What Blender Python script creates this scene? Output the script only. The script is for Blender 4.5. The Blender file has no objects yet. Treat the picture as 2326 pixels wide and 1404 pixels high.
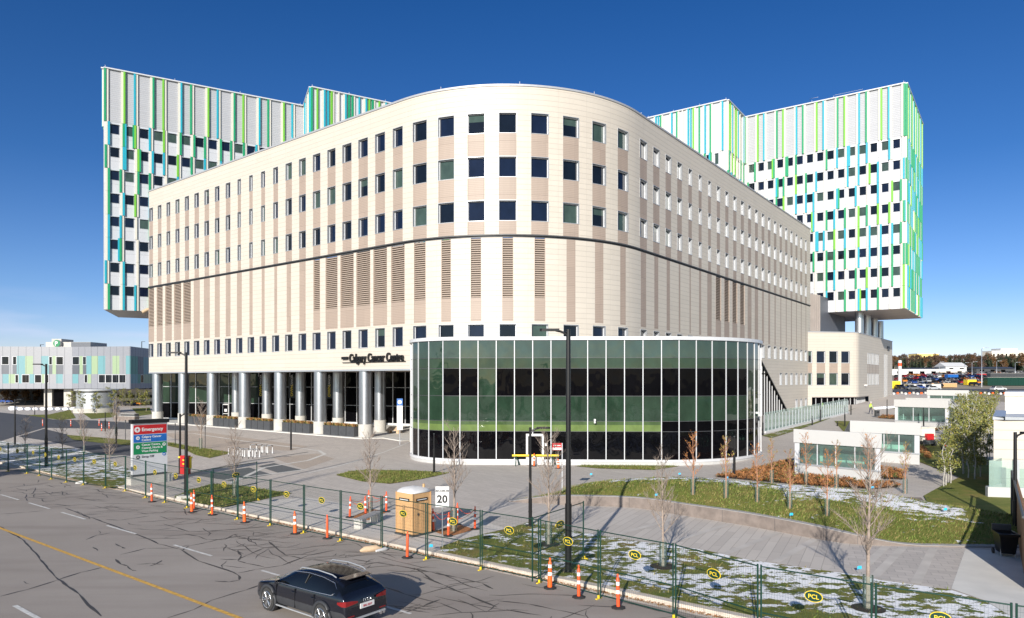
import bpy, bmesh, math, random
from math import radians as R, sin, cos, tan, atan2, sqrt, pi, floor
from mathutils import Vector, Matrix, geometry
from mathutils.bvhtree import BVHTree
scene = bpy.context.scene
COL = scene.collection
random.seed(7)
# ------------------------------------------------------------------ camera, sky, sun, exposure
F = 1577.0; HZ = 862.0; CX = 1163.0; EYE = 7.5          # photo pixels, metres
cam_data = bpy.data.cameras.new('camera'); cam = bpy.data.objects.new('camera', cam_data); COL.objects.link(cam)
cam_data.sensor_width = 36; cam_data.lens = 36 * F / 2326; cam_data.shift_y = (HZ - 702) / 2326
cam_data.clip_start = .1; cam_data.clip_end = 6000
cam.location = (0, 0, EYE); cam.rotation_euler = (R(90), 0, 0)
scene.camera = cam
world = bpy.data.worlds.new('World'); scene.world = world; world.use_nodes = True
nt = world.node_tree; bg = nt.nodes['Background']
sky = nt.nodes.new('ShaderNodeTexSky'); sky.sky_type = 'NISHITA'; sky.sun_disc = False
sky.sun_elevation = R(20); sky.sun_rotation = R(197); sky.altitude = 1600; sky.dust_density = .3; sky.ozone_density = 2.2; sky.air_density = 1.0
hs = nt.nodes.new('ShaderNodeHueSaturation'); hs.inputs['Saturation'].default_value = 1.0
nt.links.new(sky.outputs[0], hs.inputs['Color'])
tc = nt.nodes.new('ShaderNodeTexCoord'); sp = nt.nodes.new('ShaderNodeSeparateXYZ'); nt.links.new(tc.outputs['Generated'], sp.inputs[0])
mp = nt.nodes.new('ShaderNodeMapping'); mp.inputs['Scale'].default_value = (2.2, 2.2, 13); nt.links.new(tc.outputs['Generated'], mp.inputs[0])
nz = nt.nodes.new('ShaderNodeTexNoise'); nz.inputs['Scale'].default_value = 3.2; nz.inputs['Detail'].default_value = 7; nt.links.new(mp.outputs[0], nz.inputs['Vector'])
r1 = nt.nodes.new('ShaderNodeMapRange'); r1.inputs[1].default_value = .50; r1.inputs[2].default_value = .80; nt.links.new(nz.outputs[0], r1.inputs[0])
r2 = nt.nodes.new('ShaderNodeMapRange'); r2.inputs[1].default_value = .11; r2.inputs[2].default_value = .03; nt.links.new(sp.outputs[2], r2.inputs[0])
r3 = nt.nodes.new('ShaderNodeMapRange'); r3.inputs[1].default_value = .25; r3.inputs[2].default_value = -.35; r3.inputs[3].default_value = .12; nt.links.new(sp.outputs[0], r3.inputs[0])
m1 = nt.nodes.new('ShaderNodeMath'); m1.operation = 'MULTIPLY'; nt.links.new(r1.outputs[0], m1.inputs[0]); nt.links.new(r2.outputs[0], m1.inputs[1])
m2 = nt.nodes.new('ShaderNodeMath'); m2.operation = 'MULTIPLY'; nt.links.new(m1.outputs[0], m2.inputs[0]); nt.links.new(r3.outputs[0], m2.inputs[1])
mx = nt.nodes.new('ShaderNodeMix'); mx.data_type = 'RGBA'; mx.inputs[7].default_value = (4.6, 5.2, 6.8, 1)
rp = nt.nodes.new('ShaderNodeValToRGB'); nt.links.new(sp.outputs[2], rp.inputs[0]); rp.color_ramp.elements[0].color = (.76, .72, .90, 1); rp.color_ramp.elements[0].position = .02
rp.color_ramp.elements[1].color = (.10, .37, .70, 1); rp.color_ramp.elements[1].position = .52; e2_ = rp.color_ramp.elements.new(.11); e2_.color = (.47, .60, .84, 1); e_ = rp.color_ramp.elements.new(.27); e_.color = (.215, .445, .735, 1)
ty = nt.nodes.new('ShaderNodeMapRange'); ty.inputs[1].default_value = -.3; ty.inputs[2].default_value = .45; nt.links.new(sp.outputs[1], ty.inputs[0])
tm = nt.nodes.new('ShaderNodeMix'); tm.data_type = 'RGBA'; tm.blend_type = 'MULTIPLY'; nt.links.new(ty.outputs[0], tm.inputs[0]); nt.links.new(hs.outputs[0], tm.inputs[6]); nt.links.new(rp.outputs[0], tm.inputs[7])
nt.links.new(m2.outputs[0], mx.inputs[0]); nt.links.new(tm.outputs[2], mx.inputs[6]); nt.links.new(mx.outputs[2], bg.inputs[0])
bg.inputs[1].default_value = .108
sun_data = bpy.data.lights.new('sun', 'SUN'); sun = bpy.data.objects.new('sun', sun_data); COL.objects.link(sun)
sun_data.energy = 4.8; sun_data.angle = R(.5); sun_data.color = (1, .935, .84)
SUN_AZ = R(197)
to_sun = Vector((sin(SUN_AZ) * cos(R(20)), cos(SUN_AZ) * cos(R(20)), sin(R(20))))
sun.rotation_euler = to_sun.to_track_quat('Z', 'Y').to_euler()
scene.view_settings.view_transform = 'Standard'; scene.view_settings.look = 'None'; scene.view_settings.gamma = 1
scene.view_settings.exposure = .42
scene.cycles.max_bounces = 6; scene.cycles.glossy_bounces = 3; scene.cycles.transparent_max_bounces = 12

# ------------------------------------------------------------------ materials
def nmat(name):
    m = bpy.data.materials.new(name); m.use_nodes = True
    return m, m.node_tree, m.node_tree.nodes['Principled BSDF']
def node(t, typ, **kw):
    n = t.nodes.new(typ)
    for k, v in kw.items(): setattr(n, k, v)
    return n
def math_(t, op, a, b=None, c=None):
    n = t.nodes.new('ShaderNodeMath'); n.operation = op
    for i, v in enumerate((a, b, c)):
        if v is None: continue
        if hasattr(v, 'links'): t.links.new(v, n.inputs[i])
        else: n.inputs[i].default_value = v
    return n.outputs[0]
def mixc(t, f, a, b):
    n = t.nodes.new('ShaderNodeMix'); n.data_type = 'RGBA'
    for i, v in ((0, f), (6, a), (7, b)):
        if hasattr(v, 'links'): t.links.new(v, n.inputs[i])
        elif i == 0: n.inputs[0].default_value = v
        else: n.inputs[i].default_value = (*v, 1)
    return n.outputs[2]
def wpos(t, scale=(1, 1, 1)):
    g = t.nodes.new('ShaderNodeNewGeometry'); m = t.nodes.new('ShaderNodeMapping'); m.inputs['Scale'].default_value = scale
    t.links.new(g.outputs['Position'], m.inputs[0]); return m.outputs[0]
def noise(t, vec, scale, detail=4, rough=.55):
    n = t.nodes.new('ShaderNodeTexNoise'); n.inputs['Scale'].default_value = scale; n.inputs['Detail'].default_value = detail
    n.inputs['Roughness'].default_value = rough
    if vec: t.links.new(vec, n.inputs['Vector'])
    return n.outputs[0]
def remap(t, v, a, b, c=0, d=1):
    n = t.nodes.new('ShaderNodeMapRange'); t.links.new(v, n.inputs[0])
    for i, x in enumerate((a, b, c, d)): n.inputs[i + 1].default_value = x
    return n.outputs[0]
def addbump(t, b, h, strength=.3, dist=.05):
    n = t.nodes.new('ShaderNodeBump'); n.inputs['Strength'].default_value = strength; n.inputs['Distance'].default_value = dist
    t.links.new(h, n.inputs['Height']); t.links.new(n.outputs[0], b.inputs['Normal'])
def mat(name, col, rough=.6, metal=0, var=.12, scale=3, bump=0, bscale=20, coat=0, spec=.5):
    m, t, b = nmat(name)
    b.inputs['Roughness'].default_value = rough; b.inputs['Metallic'].default_value = metal; b.inputs['Specular IOR Level'].default_value = spec
    if coat: b.inputs['Coat Weight'].default_value = coat; b.inputs['Coat Roughness'].default_value = .03
    p = wpos(t)
    n = noise(t, p, scale, 5)
    c = mixc(t, remap(t, n, .3, .7), [x * (1 - var) for x in col], [min(1, x * (1 + var)) for x in col])
    t.links.new(c, b.inputs['Base Color'])
    if bump: addbump(t, b, noise(t, p, bscale, 3), bump)
    return m
def uvs(t):
    u = t.nodes.new('ShaderNodeUVMap'); u.uv_map = 'uv'; s = t.nodes.new('ShaderNodeSeparateXYZ'); t.links.new(u.outputs[0], s.inputs[0]); return s.outputs[0], s.outputs[1]
def jointmat(name, col, hstep, vstep, hw, vw, dark=.72, rough=.55, fine=0, var=.06):
    """cladding with real panel joints laid out in metres along the wall"""
    m, t, b = nmat(name); u, v = uvs(t)
    c = None
    fl = math_(t, 'LESS_THAN', math_(t, 'FRACT', math_(t, 'DIVIDE', v, hstep)), hw / hstep)
    row = math_(t, 'FLOOR', math_(t, 'DIVIDE', v, hstep))
    uo = math_(t, 'ADD', math_(t, 'DIVIDE', u, vstep), math_(t, 'MULTIPLY', math_(t, 'MODULO', row, 2.0), 0.0))
    vl = math_(t, 'MULTIPLY', math_(t, 'LESS_THAN', math_(t, 'FRACT', uo), vw / vstep), .5)
    ln = math_(t, 'MAXIMUM', fl, vl)
    wn = t.nodes.new('ShaderNodeTexWhiteNoise'); wn.noise_dimensions = '2D'
    cb = t.nodes.new('ShaderNodeCombineXYZ'); t.links.new(row, cb.inputs[0]); t.links.new(math_(t, 'FLOOR', uo), cb.inputs[1]); t.links.new(cb.outputs[0], wn.inputs['Vector'])
    base = mixc(t, wn.outputs['Value'], [x * (1 - var) for x in col], [x * (1 + var * .5) for x in col])
    n = noise(t, wpos(t, (1, 1, .3)), .8, 5)
    base = mixc(t, remap(t, n, .45, .8, 0, .22), base, [x * .84 for x in col])
    if fine:
        rb = math_(t, 'LESS_THAN', math_(t, 'FRACT', math_(t, 'DIVIDE', v, fine)), .35)
        base = mixc(t, math_(t, 'MULTIPLY', rb, .5), base, [x * dark for x in col])
    fin = mixc(t, ln, base, [x * dark for x in col])
    t.links.new(fin, b.inputs['Base Color']); b.inputs['Roughness'].default_value = rough
    addbump(t, b, math_(t, 'SUBTRACT', 1.0, ln), .35, .03)
    return m
def glassmat(name, col, rough=.02, wav=.12, wscale=.35, spec=.6, ior=1.5, emit=0):
    m, t, b = nmat(name)
    b.inputs['Base Color'].default_value = (*col, 1); b.inputs['Roughness'].default_value = rough; b.inputs['IOR'].default_value = ior
    b.inputs['Specular IOR Level'].default_value = spec
    p = wpos(t, (1, 1, .6))
    n = noise(t, p, wscale, 2)
    c = mixc(t, remap(t, noise(t, p, .9, 4), .35, .7), [x * .8 for x in col], [x * 1.2 for x in col]); t.links.new(c, b.inputs['Base Color'])
    addbump(t, b, n, wav, .25)
    return m
def clearglass(name, tint=(.75, .9, .86), alpha=.25):
    m, t, b = nmat(name); t.nodes.remove(b)
    out = t.nodes['Material Output']
    g = node(t, 'ShaderNodeBsdfGlossy'); g.inputs['Roughness'].default_value = .02; g.inputs['Color'].default_value = (.9, .97, .95, 1)
    tr = node(t, 'ShaderNodeBsdfTransparent'); tr.inputs['Color'].default_value = (*tint, 1)
    fr = node(t, 'ShaderNodeFresnel'); fr.inputs['IOR'].default_value = 1.5
    f2 = math_(t, 'ADD', fr.outputs[0], alpha * .2)
    mxs = node(t, 'ShaderNodeMixShader'); t.links.new(f2, mxs.inputs[0]); t.links.new(tr.outputs[0], mxs.inputs[1]); t.links.new(g.outputs[0], mxs.inputs[2])
    df = node(t, 'ShaderNodeBsdfDiffuse'); df.inputs['Color'].default_value = (.55, .72, .66, 1)
    mx2 = node(t, 'ShaderNodeMixShader'); mx2.inputs[0].default_value = alpha; t.links.new(mxs.outputs[0], mx2.inputs[1]); t.links.new(df.outputs[0], mx2.inputs[2])
    t.links.new(mx2.outputs[0], out.inputs[0]); return m

MT = {}
MT['cream'] = jointmat('cream cladding', (.555, .503, .432), .61, 3.65, .045, .035, .72, var=.035)
MT['tan'] = jointmat('tan ribbed cladding', (.365, .29, .238), 2.05, 1.8, .05, .04, .70, fine=.205)
MT['tower_white'] = jointmat('white tower panel', (.50, .515, .545), 5.03, 1.42, .06, .04, .72, rough=.35)
MT['tower_grey'] = jointmat('grey corrugated tower panel', (.40, .41, .435), .42, 40, .14, .0, .84, rough=.5)
MT['fin_cream'] = mat('cream fin', (.60, .575, .50), .45, var=.03)
MT['fin_lime'] = mat('lime fin', (.15, .44, .035), .4, var=.04)
MT['fin_green'] = mat('green fin', (.010, .28, .12), .4, var=.05)
MT['fin_teal'] = mat('turquoise fin', (.015, .33, .43), .4, var=.05)
MT['alu'] = mat('brushed aluminium', (.50, .52, .545), .4, .5, var=.05)
MT['alu_white'] = mat('white aluminium', (.60, .61, .63), .4, .1, var=.03)
MT['coping'] = mat('grey coping', (.42, .43, .45), .5, .3, var=.05)
MT['pane'] = glassmat('dark window glass', (.004, .007, .014), wav=.05, spec=.32)
MT['pane_blue'] = glassmat('blue window glass', (.005, .010, .028), wav=.05, spec=.36)
MT['pane_blind'] = glassmat('window glass with green blind', (.042, .068, .057), wav=.05, spec=.4)
MT['black_glass'] = glassmat('black vision glass', (.003, .003, .004), wav=.16, wscale=.5, spec=.06)
MT['black_glass_low'] = glassmat('black glass at street level', (.003, .003, .004), wav=.45, wscale=.45, spec=.32)
MT['green_glass'] = glassmat('green spandrel glass', (.019, .040, .025), wav=.16, wscale=.4, spec=.5)
MT['lime_glass'] = glassmat('lime green band glass', (.12, .175, .055), wav=.08, spec=.5)
MT['lime_glass2'] = glassmat('pale lime glass', (.06, .10, .04), wav=.08, spec=.5)
MT['guard'] = clearglass('clear tree guard', (.9, .95, .93), alpha=.07)
MT['clear'] = clearglass('pale green glass sheet', alpha=.28)
MT['clear2'] = clearglass('pavilion glass', (.62, .80, .74), alpha=.10)
MT['sky_tint_glass'] = glassmat('spandrel glass with painted sky reflection', (.022, .044, .036), wav=.14, wscale=.5, spec=.9)  # green spandrel glass, colour lightened to stand for the sky it reflects
MT['soffit'] = mat('grey soffit panel', (.42, .37, .34), .5, .2, var=.08, scale=.4)
MT['column'] = mat('satin steel column', (.50, .515, .54), .30, .9, var=.05, scale=1)
MT['concrete'] = mat('pale concrete', (.50, .48, .44), .85, var=.12, scale=1.2, bump=.15)
MT['concrete_dk'] = mat('concrete wall', (.20, .165, .145), .85, var=.22, scale=2.2, bump=.2)
MT['black'] = mat('black paint', (.012, .012, .013), .35, .2, var=.1)
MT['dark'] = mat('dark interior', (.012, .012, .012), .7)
MT['darkgrey'] = mat('dark grey metal', (.07, .073, .078), .5, .2)
MT['white'] = mat('white paint', (.64, .64, .635), .5, var=.03)
MT['white_panel'] = jointmat('white fibre cement', (.60, .60, .59), 4, 1.2, .02, .03, .8)
MT['white_lap'] = jointmat('white lap siding', (.64, .635, .62), .33, 4, .03, .02, .8)
MT['green_metal'] = mat('dark green enamel', (.006, .046, .032), .45, .2)
MT['yellow'] = mat('yellow paint', (.80, .58, .03), .5, var=.08)
MT['orange'] = mat('orange plastic', (.85, .13, .02), .45, var=.08, scale=6)
MT['redorange'] = mat('red orange plastic', (.84, .095, .022), .45, var=.08)
MT['reflective'] = mat('white reflective band', (.82, .82, .82), .35, var=.04)
MT['rubber'] = mat('black rubber', (.03, .03, .03), .8, var=.2)
MT['brownplastic'] = mat('tan plastic', (.56, .34, .16), .5, var=.06)
MT['red'] = mat('red enamel', (.45, .012, .015), .4)
MT['blue'] = mat('blue enamel', (.012, .12, .42), .4)
MT['green'] = mat('sign green enamel', (.005, .20, .07), .4)
MT['signwhite'] = mat('sign white', (.56, .57, .59), .4, var=.02)
MT['bark'] = mat('grey bark', (.30, .24, .20), .9, var=.25, scale=9, bump=.4)
MT['bark_red'] = mat('reddish bark', (.40, .20, .12), .9, var=.25, scale=9)
MT['bark_white'] = mat('white birch bark', (.42, .40, .36), .8, var=.35, scale=6)
MT['leaf'] = mat('olive birch leaf', (.17, .185, .045), .6, var=.45, scale=1.1)
MT['leaf_y'] = mat('yellowing leaf', (.30, .26, .055), .6, var=.35, scale=1.3)
MT['leaf_orange'] = mat('orange leaf', (.50, .20, .03), .6, var=.4, scale=2)
MT['spruce'] = mat('spruce needles', (.030, .05, .025), .8, var=.5, scale=.4)
MT['brownwood'] = mat('brown deciduous crown', (.085, .048, .030), .85, var=.4, scale=.3)
MT['autumn'] = mat('autumn foliage', (.13, .065, .022), .8, var=.4, scale=.5)
MT['shrub'] = mat('orange shrub leaves', (.40, .18, .065), .75, var=.5, scale=2.5)
MT['shrub_g'] = mat('green shrub leaves', (.10, .13, .03), .75, var=.5, scale=2.5)
MT['mulch'] = mat('dark mulch', (.03, .022, .017), .95, var=.5, scale=8, bump=.5)
MT['orange_mulch'] = mat('orange gravel', (.42, .17, .06), .95, var=.3, scale=8, bump=.4)
MT['wood'] = mat('brown board', (.30, .16, .08), .7, var=.25, scale=3)
MT['paleboard'] = mat('pale timber', (.55, .40, .26), .7, var=.2)
MT['carpaint'] = mat('dark blue grey car paint', (.008, .010, .018), .18, .35, var=.05, coat=1)
MT['carglass'] = glassmat('tinted car glass', (.004, .005, .007), wav=.0)
MT['chrome'] = mat('chrome trim', (.75, .76, .78), .18, .95, var=.02)
MT['redlamp'] = mat('red lamp lens', (.20, .004, .006), .12, var=.1, coat=1)
MT['skin'] = mat('skin', (.50, .30, .21), .6)
MT['jeans'] = mat('dark trousers', (.03, .04, .07), .8)
MT['hivis'] = mat('yellow green vest', (.50, .75, .05), .6)
MT['redvest'] = mat('red vest', (.70, .06, .03), .6)
MT['greyshade'] = mat('charcoal cladding', (.13, .14, .17), .5, .2)
MT['pk_grey'] = mat('grey panel', (.25, .258, .28), .45, .1, var=.04)
MT['pk_lgrey'] = mat('light grey panel', (.24, .25, .28), .45, .1, var=.04)
MT['pk_dgrey'] = mat('slate panel', (.10, .11, .13), .45, .1, var=.04)
MT['pk_aqua'] = mat('aqua panel', (.13, .29, .32), .45, var=.04)
MT['pk_lime'] = mat('pale lime panel', (.27, .36, .22), .45, var=.04)
MT['pk_green'] = mat('green panel', (.06, .25, .19), .45, var=.04)
MT['snow'] = mat('snow', (.80, .83, .90), .8, var=.05)
MT['paleyellow'] = mat('pale yellow wall', (.78, .60, .22), .7)

def ground_mats():
    # asphalt
    m, t, b = nmat('weathered asphalt'); p = wpos(t)
    rot = node(t, 'ShaderNodeMapping'); rot.inputs['Rotation'].default_value = (0, 0, R(37.5)); rot.inputs['Scale'].default_value = (.06, .55, 1); t.links.new(p, rot.inputs[0])
    lane = noise(t, rot.outputs[0], 1.0, 3)
    big = noise(t, p, .13, 4); fine = noise(t, p, 45, 2); spk = noise(t, p, 160, 1)
    c = mixc(t, remap(t, big, .35, .7), (.31, .272, .238), (.39, .348, .308))
    c = mixc(t, remap(t, lane, .50, .68, 0, .42), c, (.20, .165, .142))
    c = mixc(t, remap(t, fine, .3, .7, 0, .35), c, (.23, .195, .168))
    c = mixc(t, remap(t, spk, .62, .75, 0, .5), c, (.42, .39, .35))
    t.links.new(c, b.inputs['Base Color']); b.inputs['Roughness'].default_value = .85; addbump(t, b, fine, .25, .02); MT['asphalt'] = m
    m, t, b = nmat('new dark asphalt'); p = wpos(t); n = noise(t, p, .5, 5)
    c = mixc(t, n, (.05, .052, .06), (.085, .088, .10)); t.links.new(c, b.inputs['Base Color']); b.inputs['Roughness'].default_value = .85; MT['asphalt_new'] = m
    # pavers
    def paver(name, c1, c2, mort, bw, bh, ang, tone=.3, off=.5, msz=.012):
        m, t, b = nmat(name); p = wpos(t)
        mp = node(t, 'ShaderNodeMapping'); mp.inputs['Rotation'].default_value = (0, 0, R(ang)); t.links.new(p, mp.inputs[0])
        br = node(t, 'ShaderNodeTexBrick'); br.offset = off; br.inputs['Scale'].default_value = 1; br.inputs['Brick Width'].default_value = bw; br.inputs['Row Height'].default_value = bh
        br.inputs['Mortar Size'].default_value = msz; br.inputs['Color1'].default_value = (*c1, 1); br.inputs['Color2'].default_value = (*c2, 1); br.inputs['Mortar'].default_value = (*mort, 1)
        t.links.new(mp.outputs[0], br.inputs['Vector'])
        n = noise(t, p, .35, 5); n2 = noise(t, p, 2.5, 5)
        c = mixc(t, remap(t, n, .4, .75, 0, tone), br.outputs[0], [x * .70 for x in c1])
        c = mixc(t, remap(t, n2, .5, .75, 0, .25), c, [x * 1.15 for x in c2])
        t.links.new(c, b.inputs['Base Color']); b.inputs['Roughness'].default_value = .8
        addbump(t, b, br.outputs[1], -.3, .01)
        MT[name] = m
    paver('plaza paver', (.56, .505, .45), (.49, .44, .39), (.31, .275, .245), 1.2, .3, 52)
    paver('strip paver', (.58, .53, .475), (.49, .445, .40), (.33, .295, .26), 3.2, .42, -62, .25, .37)
    paver('block paver', (.55, .50, .455), (.46, .42, .385), (.32, .295, .27), .62, .42, 22, .25)
    paver('sidewalk concrete', (.66, .61, .55), (.64, .59, .535), (.43, .39, .35), 1.8, 1.8, -37.5, .2, 0, .02)
    paver('brown paver', (.50, .41, .33), (.44, .37, .31), (.2, .18, .16), .6, .2, 20)
    paver('dark paver', (.135, .145, .15), (.105, .115, .12), (.07, .075, .08), .3, .15, -37)
    # slab
    MT['palestrip'] = mat('pale strip', (.54, .50, .455), .8, var=.12, scale=.9)
    MT['slab'] = mat('concrete slab', (.64, .62, .575), .8, var=.10, scale=.6, bump=.08)
    MT['kerb'] = mat('kerb concrete', (.62, .55, .47), .85, var=.14, scale=1.6, bump=.15)
    # grass with real snow patches
    m, t, b = nmat('lawn with melting snow'); p = wpos(t); ps = wpos(t, (1.0, 1.35, 1.3))
    g1 = noise(t, p, 1.1, 6, .7); g2 = noise(t, p, 14, 4, .7)
    c = mixc(t, remap(t, g1, .35, .65), (.125, .165, .030), (.25, .235, .06))
    c = mixc(t, remap(t, g2, .35, .7, 0, .6), c, (.07, .10, .02))
    c = mixc(t, remap(t, noise(t, p, .45, 4), .52, .68, 0, .7), c, (.28, .20, .07))
    at = node(t, 'ShaderNodeAttribute'); at.attribute_name = 'snow'
    s1 = noise(t, ps, 1.25, 9, .72); s2 = noise(t, ps, .35, 3)
    lvl = math_(t, 'ADD', math_(t, 'ADD', math_(t, 'MULTIPLY', s1, 1.15), math_(t, 'MULTIPLY', s2, .35)), math_(t, 'MULTIPLY', math_(t, 'SUBTRACT', at.outputs['Fac'], .5), .42))
    mask = remap(t, lvl, .765, .785)
    c = mixc(t, mask, c, (.92, .92, .93)); t.links.new(c, b.inputs['Base Color']); b.inputs['Roughness'].default_value = .9
    b.inputs['Specular IOR Level'].default_value = .2
    h = math_(t, 'ADD', math_(t, 'MULTIPLY', g2, .9), math_(t, 'MULTIPLY', mask, 1.0)); addbump(t, b, h, .9, .05)
    MT['lawn'] = m
    MT['dirt'] = mat('field ground', (.28, .24, .18), .95, var=.25, scale=.05)
ground_mats()

# ------------------------------------------------------------------ mesh helpers
class MB:
    def __init__(s): s.v = []; s.f = []; s.m = []; s.uv = []; s.sm = []
    def face(s, pts, mi=0, uv=None, smooth=False):
        n = len(s.v); s.v += [tuple(p) for p in pts]; s.f.append(tuple(range(n, n + len(pts)))); s.m.append(mi); s.uv.append(uv); s.sm.append(smooth)
    def mesh(s, verts, faces, mi=0, smooth=False):
        n = len(s.v); s.v += [tuple(p) for p in verts]
        for f in faces: s.f.append(tuple(i + n for i in f)); s.m.append(mi); s.uv.append(None); s.sm.append(smooth)
    def box(s, x0, x1, y0, y1, z0, z1, mi=0, M=None):
        vs = [Vector(p) for p in ((x0, y0, z0), (x1, y0, z0), (x1, y1, z0), (x0, y1, z0), (x0, y0, z1), (x1, y0, z1), (x1, y1, z1), (x0, y1, z1))]
        if M: vs = [M @ p for p in vs]
        s.mesh(vs, [(0, 3, 2, 1), (4, 5, 6, 7), (0, 1, 5, 4), (1, 2, 6, 5), (2, 3, 7, 6), (3, 0, 4, 7)], mi)
    def tube(s, pts, r, n=8, mi=0, cap=True, smooth=True):
        pts = [Vector(p) for p in pts]
        rs = r if isinstance(r, (list, tuple)) else [r] * len(pts)
        rings = []
        for i, p in enumerate(pts):
            d = (pts[min(i + 1, len(pts) - 1)] - pts[max(i - 1, 0)]).normalized()
            a = Vector((0, 0, 1)) if abs(d.z) < .9 else Vector((1, 0, 0))
            u = d.cross(a).normalized(); w = d.cross(u)
            rings.append([p + (u * cos(2 * pi * k / n) + w * sin(2 * pi * k / n)) * rs[i] for k in range(n)])
        vs = [q for rg in rings for q in rg]; fs = []
        for i in range(len(pts) - 1):
            for k in range(n): fs.append((i * n + k, i * n + (k + 1) % n, (i + 1) * n + (k + 1) % n, (i + 1) * n + k))
        s.mesh(vs, fs, mi, smooth)
        if cap: s.mesh(rings[0], [tuple(range(n - 1, -1, -1))], mi); s.mesh(rings[-1], [tuple(range(n))], mi)
    def lathe(s, prof, n=20, mi=0, c=(0, 0, 0), smooth=True):
        s.tube([(c[0], c[1], c[2] + z) for r, z in prof], [max(r, .0005) for r, z in prof], n, mi, True, smooth)
    def prism(s, poly, z0, z1, mi=0, top=True, bot=True, uvwall=False, mtop=None):
        n = len(poly); u = 0
        for i in range(n):
            a, b = poly[i], poly[(i + 1) % n]; L = sqrt((b[0] - a[0]) ** 2 + (b[1] - a[1]) ** 2)
            s.face([(a[0], a[1], z0), (b[0], b[1], z0), (b[0], b[1], z1), (a[0], a[1], z1)], mi, [(u, z0), (u + L, z0), (u + L, z1), (u, z1)] if uvwall else None); u += L
        if top: s.face([(p[0], p[1], z1) for p in poly], mi if mtop is None else mtop)
        if bot: s.face([(p[0], p[1], z0) for p in reversed(poly)], mi if mtop is None else mtop)
    def build(s, name, mats, parent=None, loc=None, rz=0):
        me = bpy.data.meshes.new(name); me.from_pydata(s.v, [], s.f)
        for m in (mats if isinstance(mats, (list, tuple)) else [mats]): me.materials.append(MT[m] if isinstance(m, str) else m)
        me.polygons.foreach_set('material_index', s.m); me.polygons.foreach_set('use_smooth', s.sm)
        if any(u is not None for u in s.uv):
            ul = me.uv_layers.new(name='uv')
            for p, u in zip(me.polygons, s.uv):
                if u:
                    for li, c in zip(p.loop_indices, u): ul.data[li].uv = c
        me.validate(); me.update()
        return link(name, me, parent, loc, rz)
def link(name, data, parent=None, loc=None, rz=0):
    o = bpy.data.objects.new(name, data); COL.objects.link(o)
    if parent: o.parent = parent
    if loc is not None: o.location = loc
    if rz: o.rotation_euler = (0, 0, rz)
    return o
def tag(o, label=None, cat=None, group=None, kind=None):
    if label: o['label'] = label
    if cat: o['category'] = cat
    if group: o['group'] = group
    if kind: o['kind'] = kind
    return o
def thing(name, loc, label, cat, rz=0, group=None, kind=None):
    o = link(name, None, None, loc, rz); return tag(o, label, cat, group, kind)
def copy_tree(o, parent=None):
    c = o.copy(); COL.objects.link(c)
    if parent: c.parent = parent; c.matrix_parent_inverse = o.matrix_parent_inverse.copy()
    for ch in o.children: copy_tree(ch, c)
    return c
def dup(o, loc, rz=0, label=None, scale=None, group=None):
    c = copy_tree(o); c.location = loc; c.rotation_euler = (0, 0, rz)
    if label: c['label'] = label
    if group: c['group'] = group
    if scale: c.scale = scale if isinstance(scale, (tuple, list)) else (scale,) * 3
    return c
def text_mb(txt, size, depth=.02, bold=0, align='CENTER', spacing=1.0):
    cu = bpy.data.curves.new('lettering', 'FONT'); cu.body = txt; cu.size = size; cu.extrude = depth / 2; cu.offset = bold; cu.align_x = align; cu.space_character = spacing
    cu.resolution_u = 3
    o = bpy.data.objects.new('lettering', cu); COL.objects.link(o)
    bpy.context.view_layer.update()
    me = bpy.data.meshes.new_from_object(o.evaluated_get(bpy.context.evaluated_depsgraph_get()))
    bpy.data.objects.remove(o); return me
def text_obj(name, txt, size, material, parent, M, depth=.02, bold=0, align='CENTER', spacing=1.0):
    """lettering mesh; text x/y plane, M places it"""
    me = text_mb(txt, size, depth, bold, align, spacing); me.transform(M); me.materials.clear(); me.materials.append(MT[material])
    return link(name, me, parent)
UP = Matrix(((1, 0, 0, 0), (0, 0, -1, 0), (0, 1, 0, 0), (0, 0, 0, 1)))     # text upright, facing -y

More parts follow.
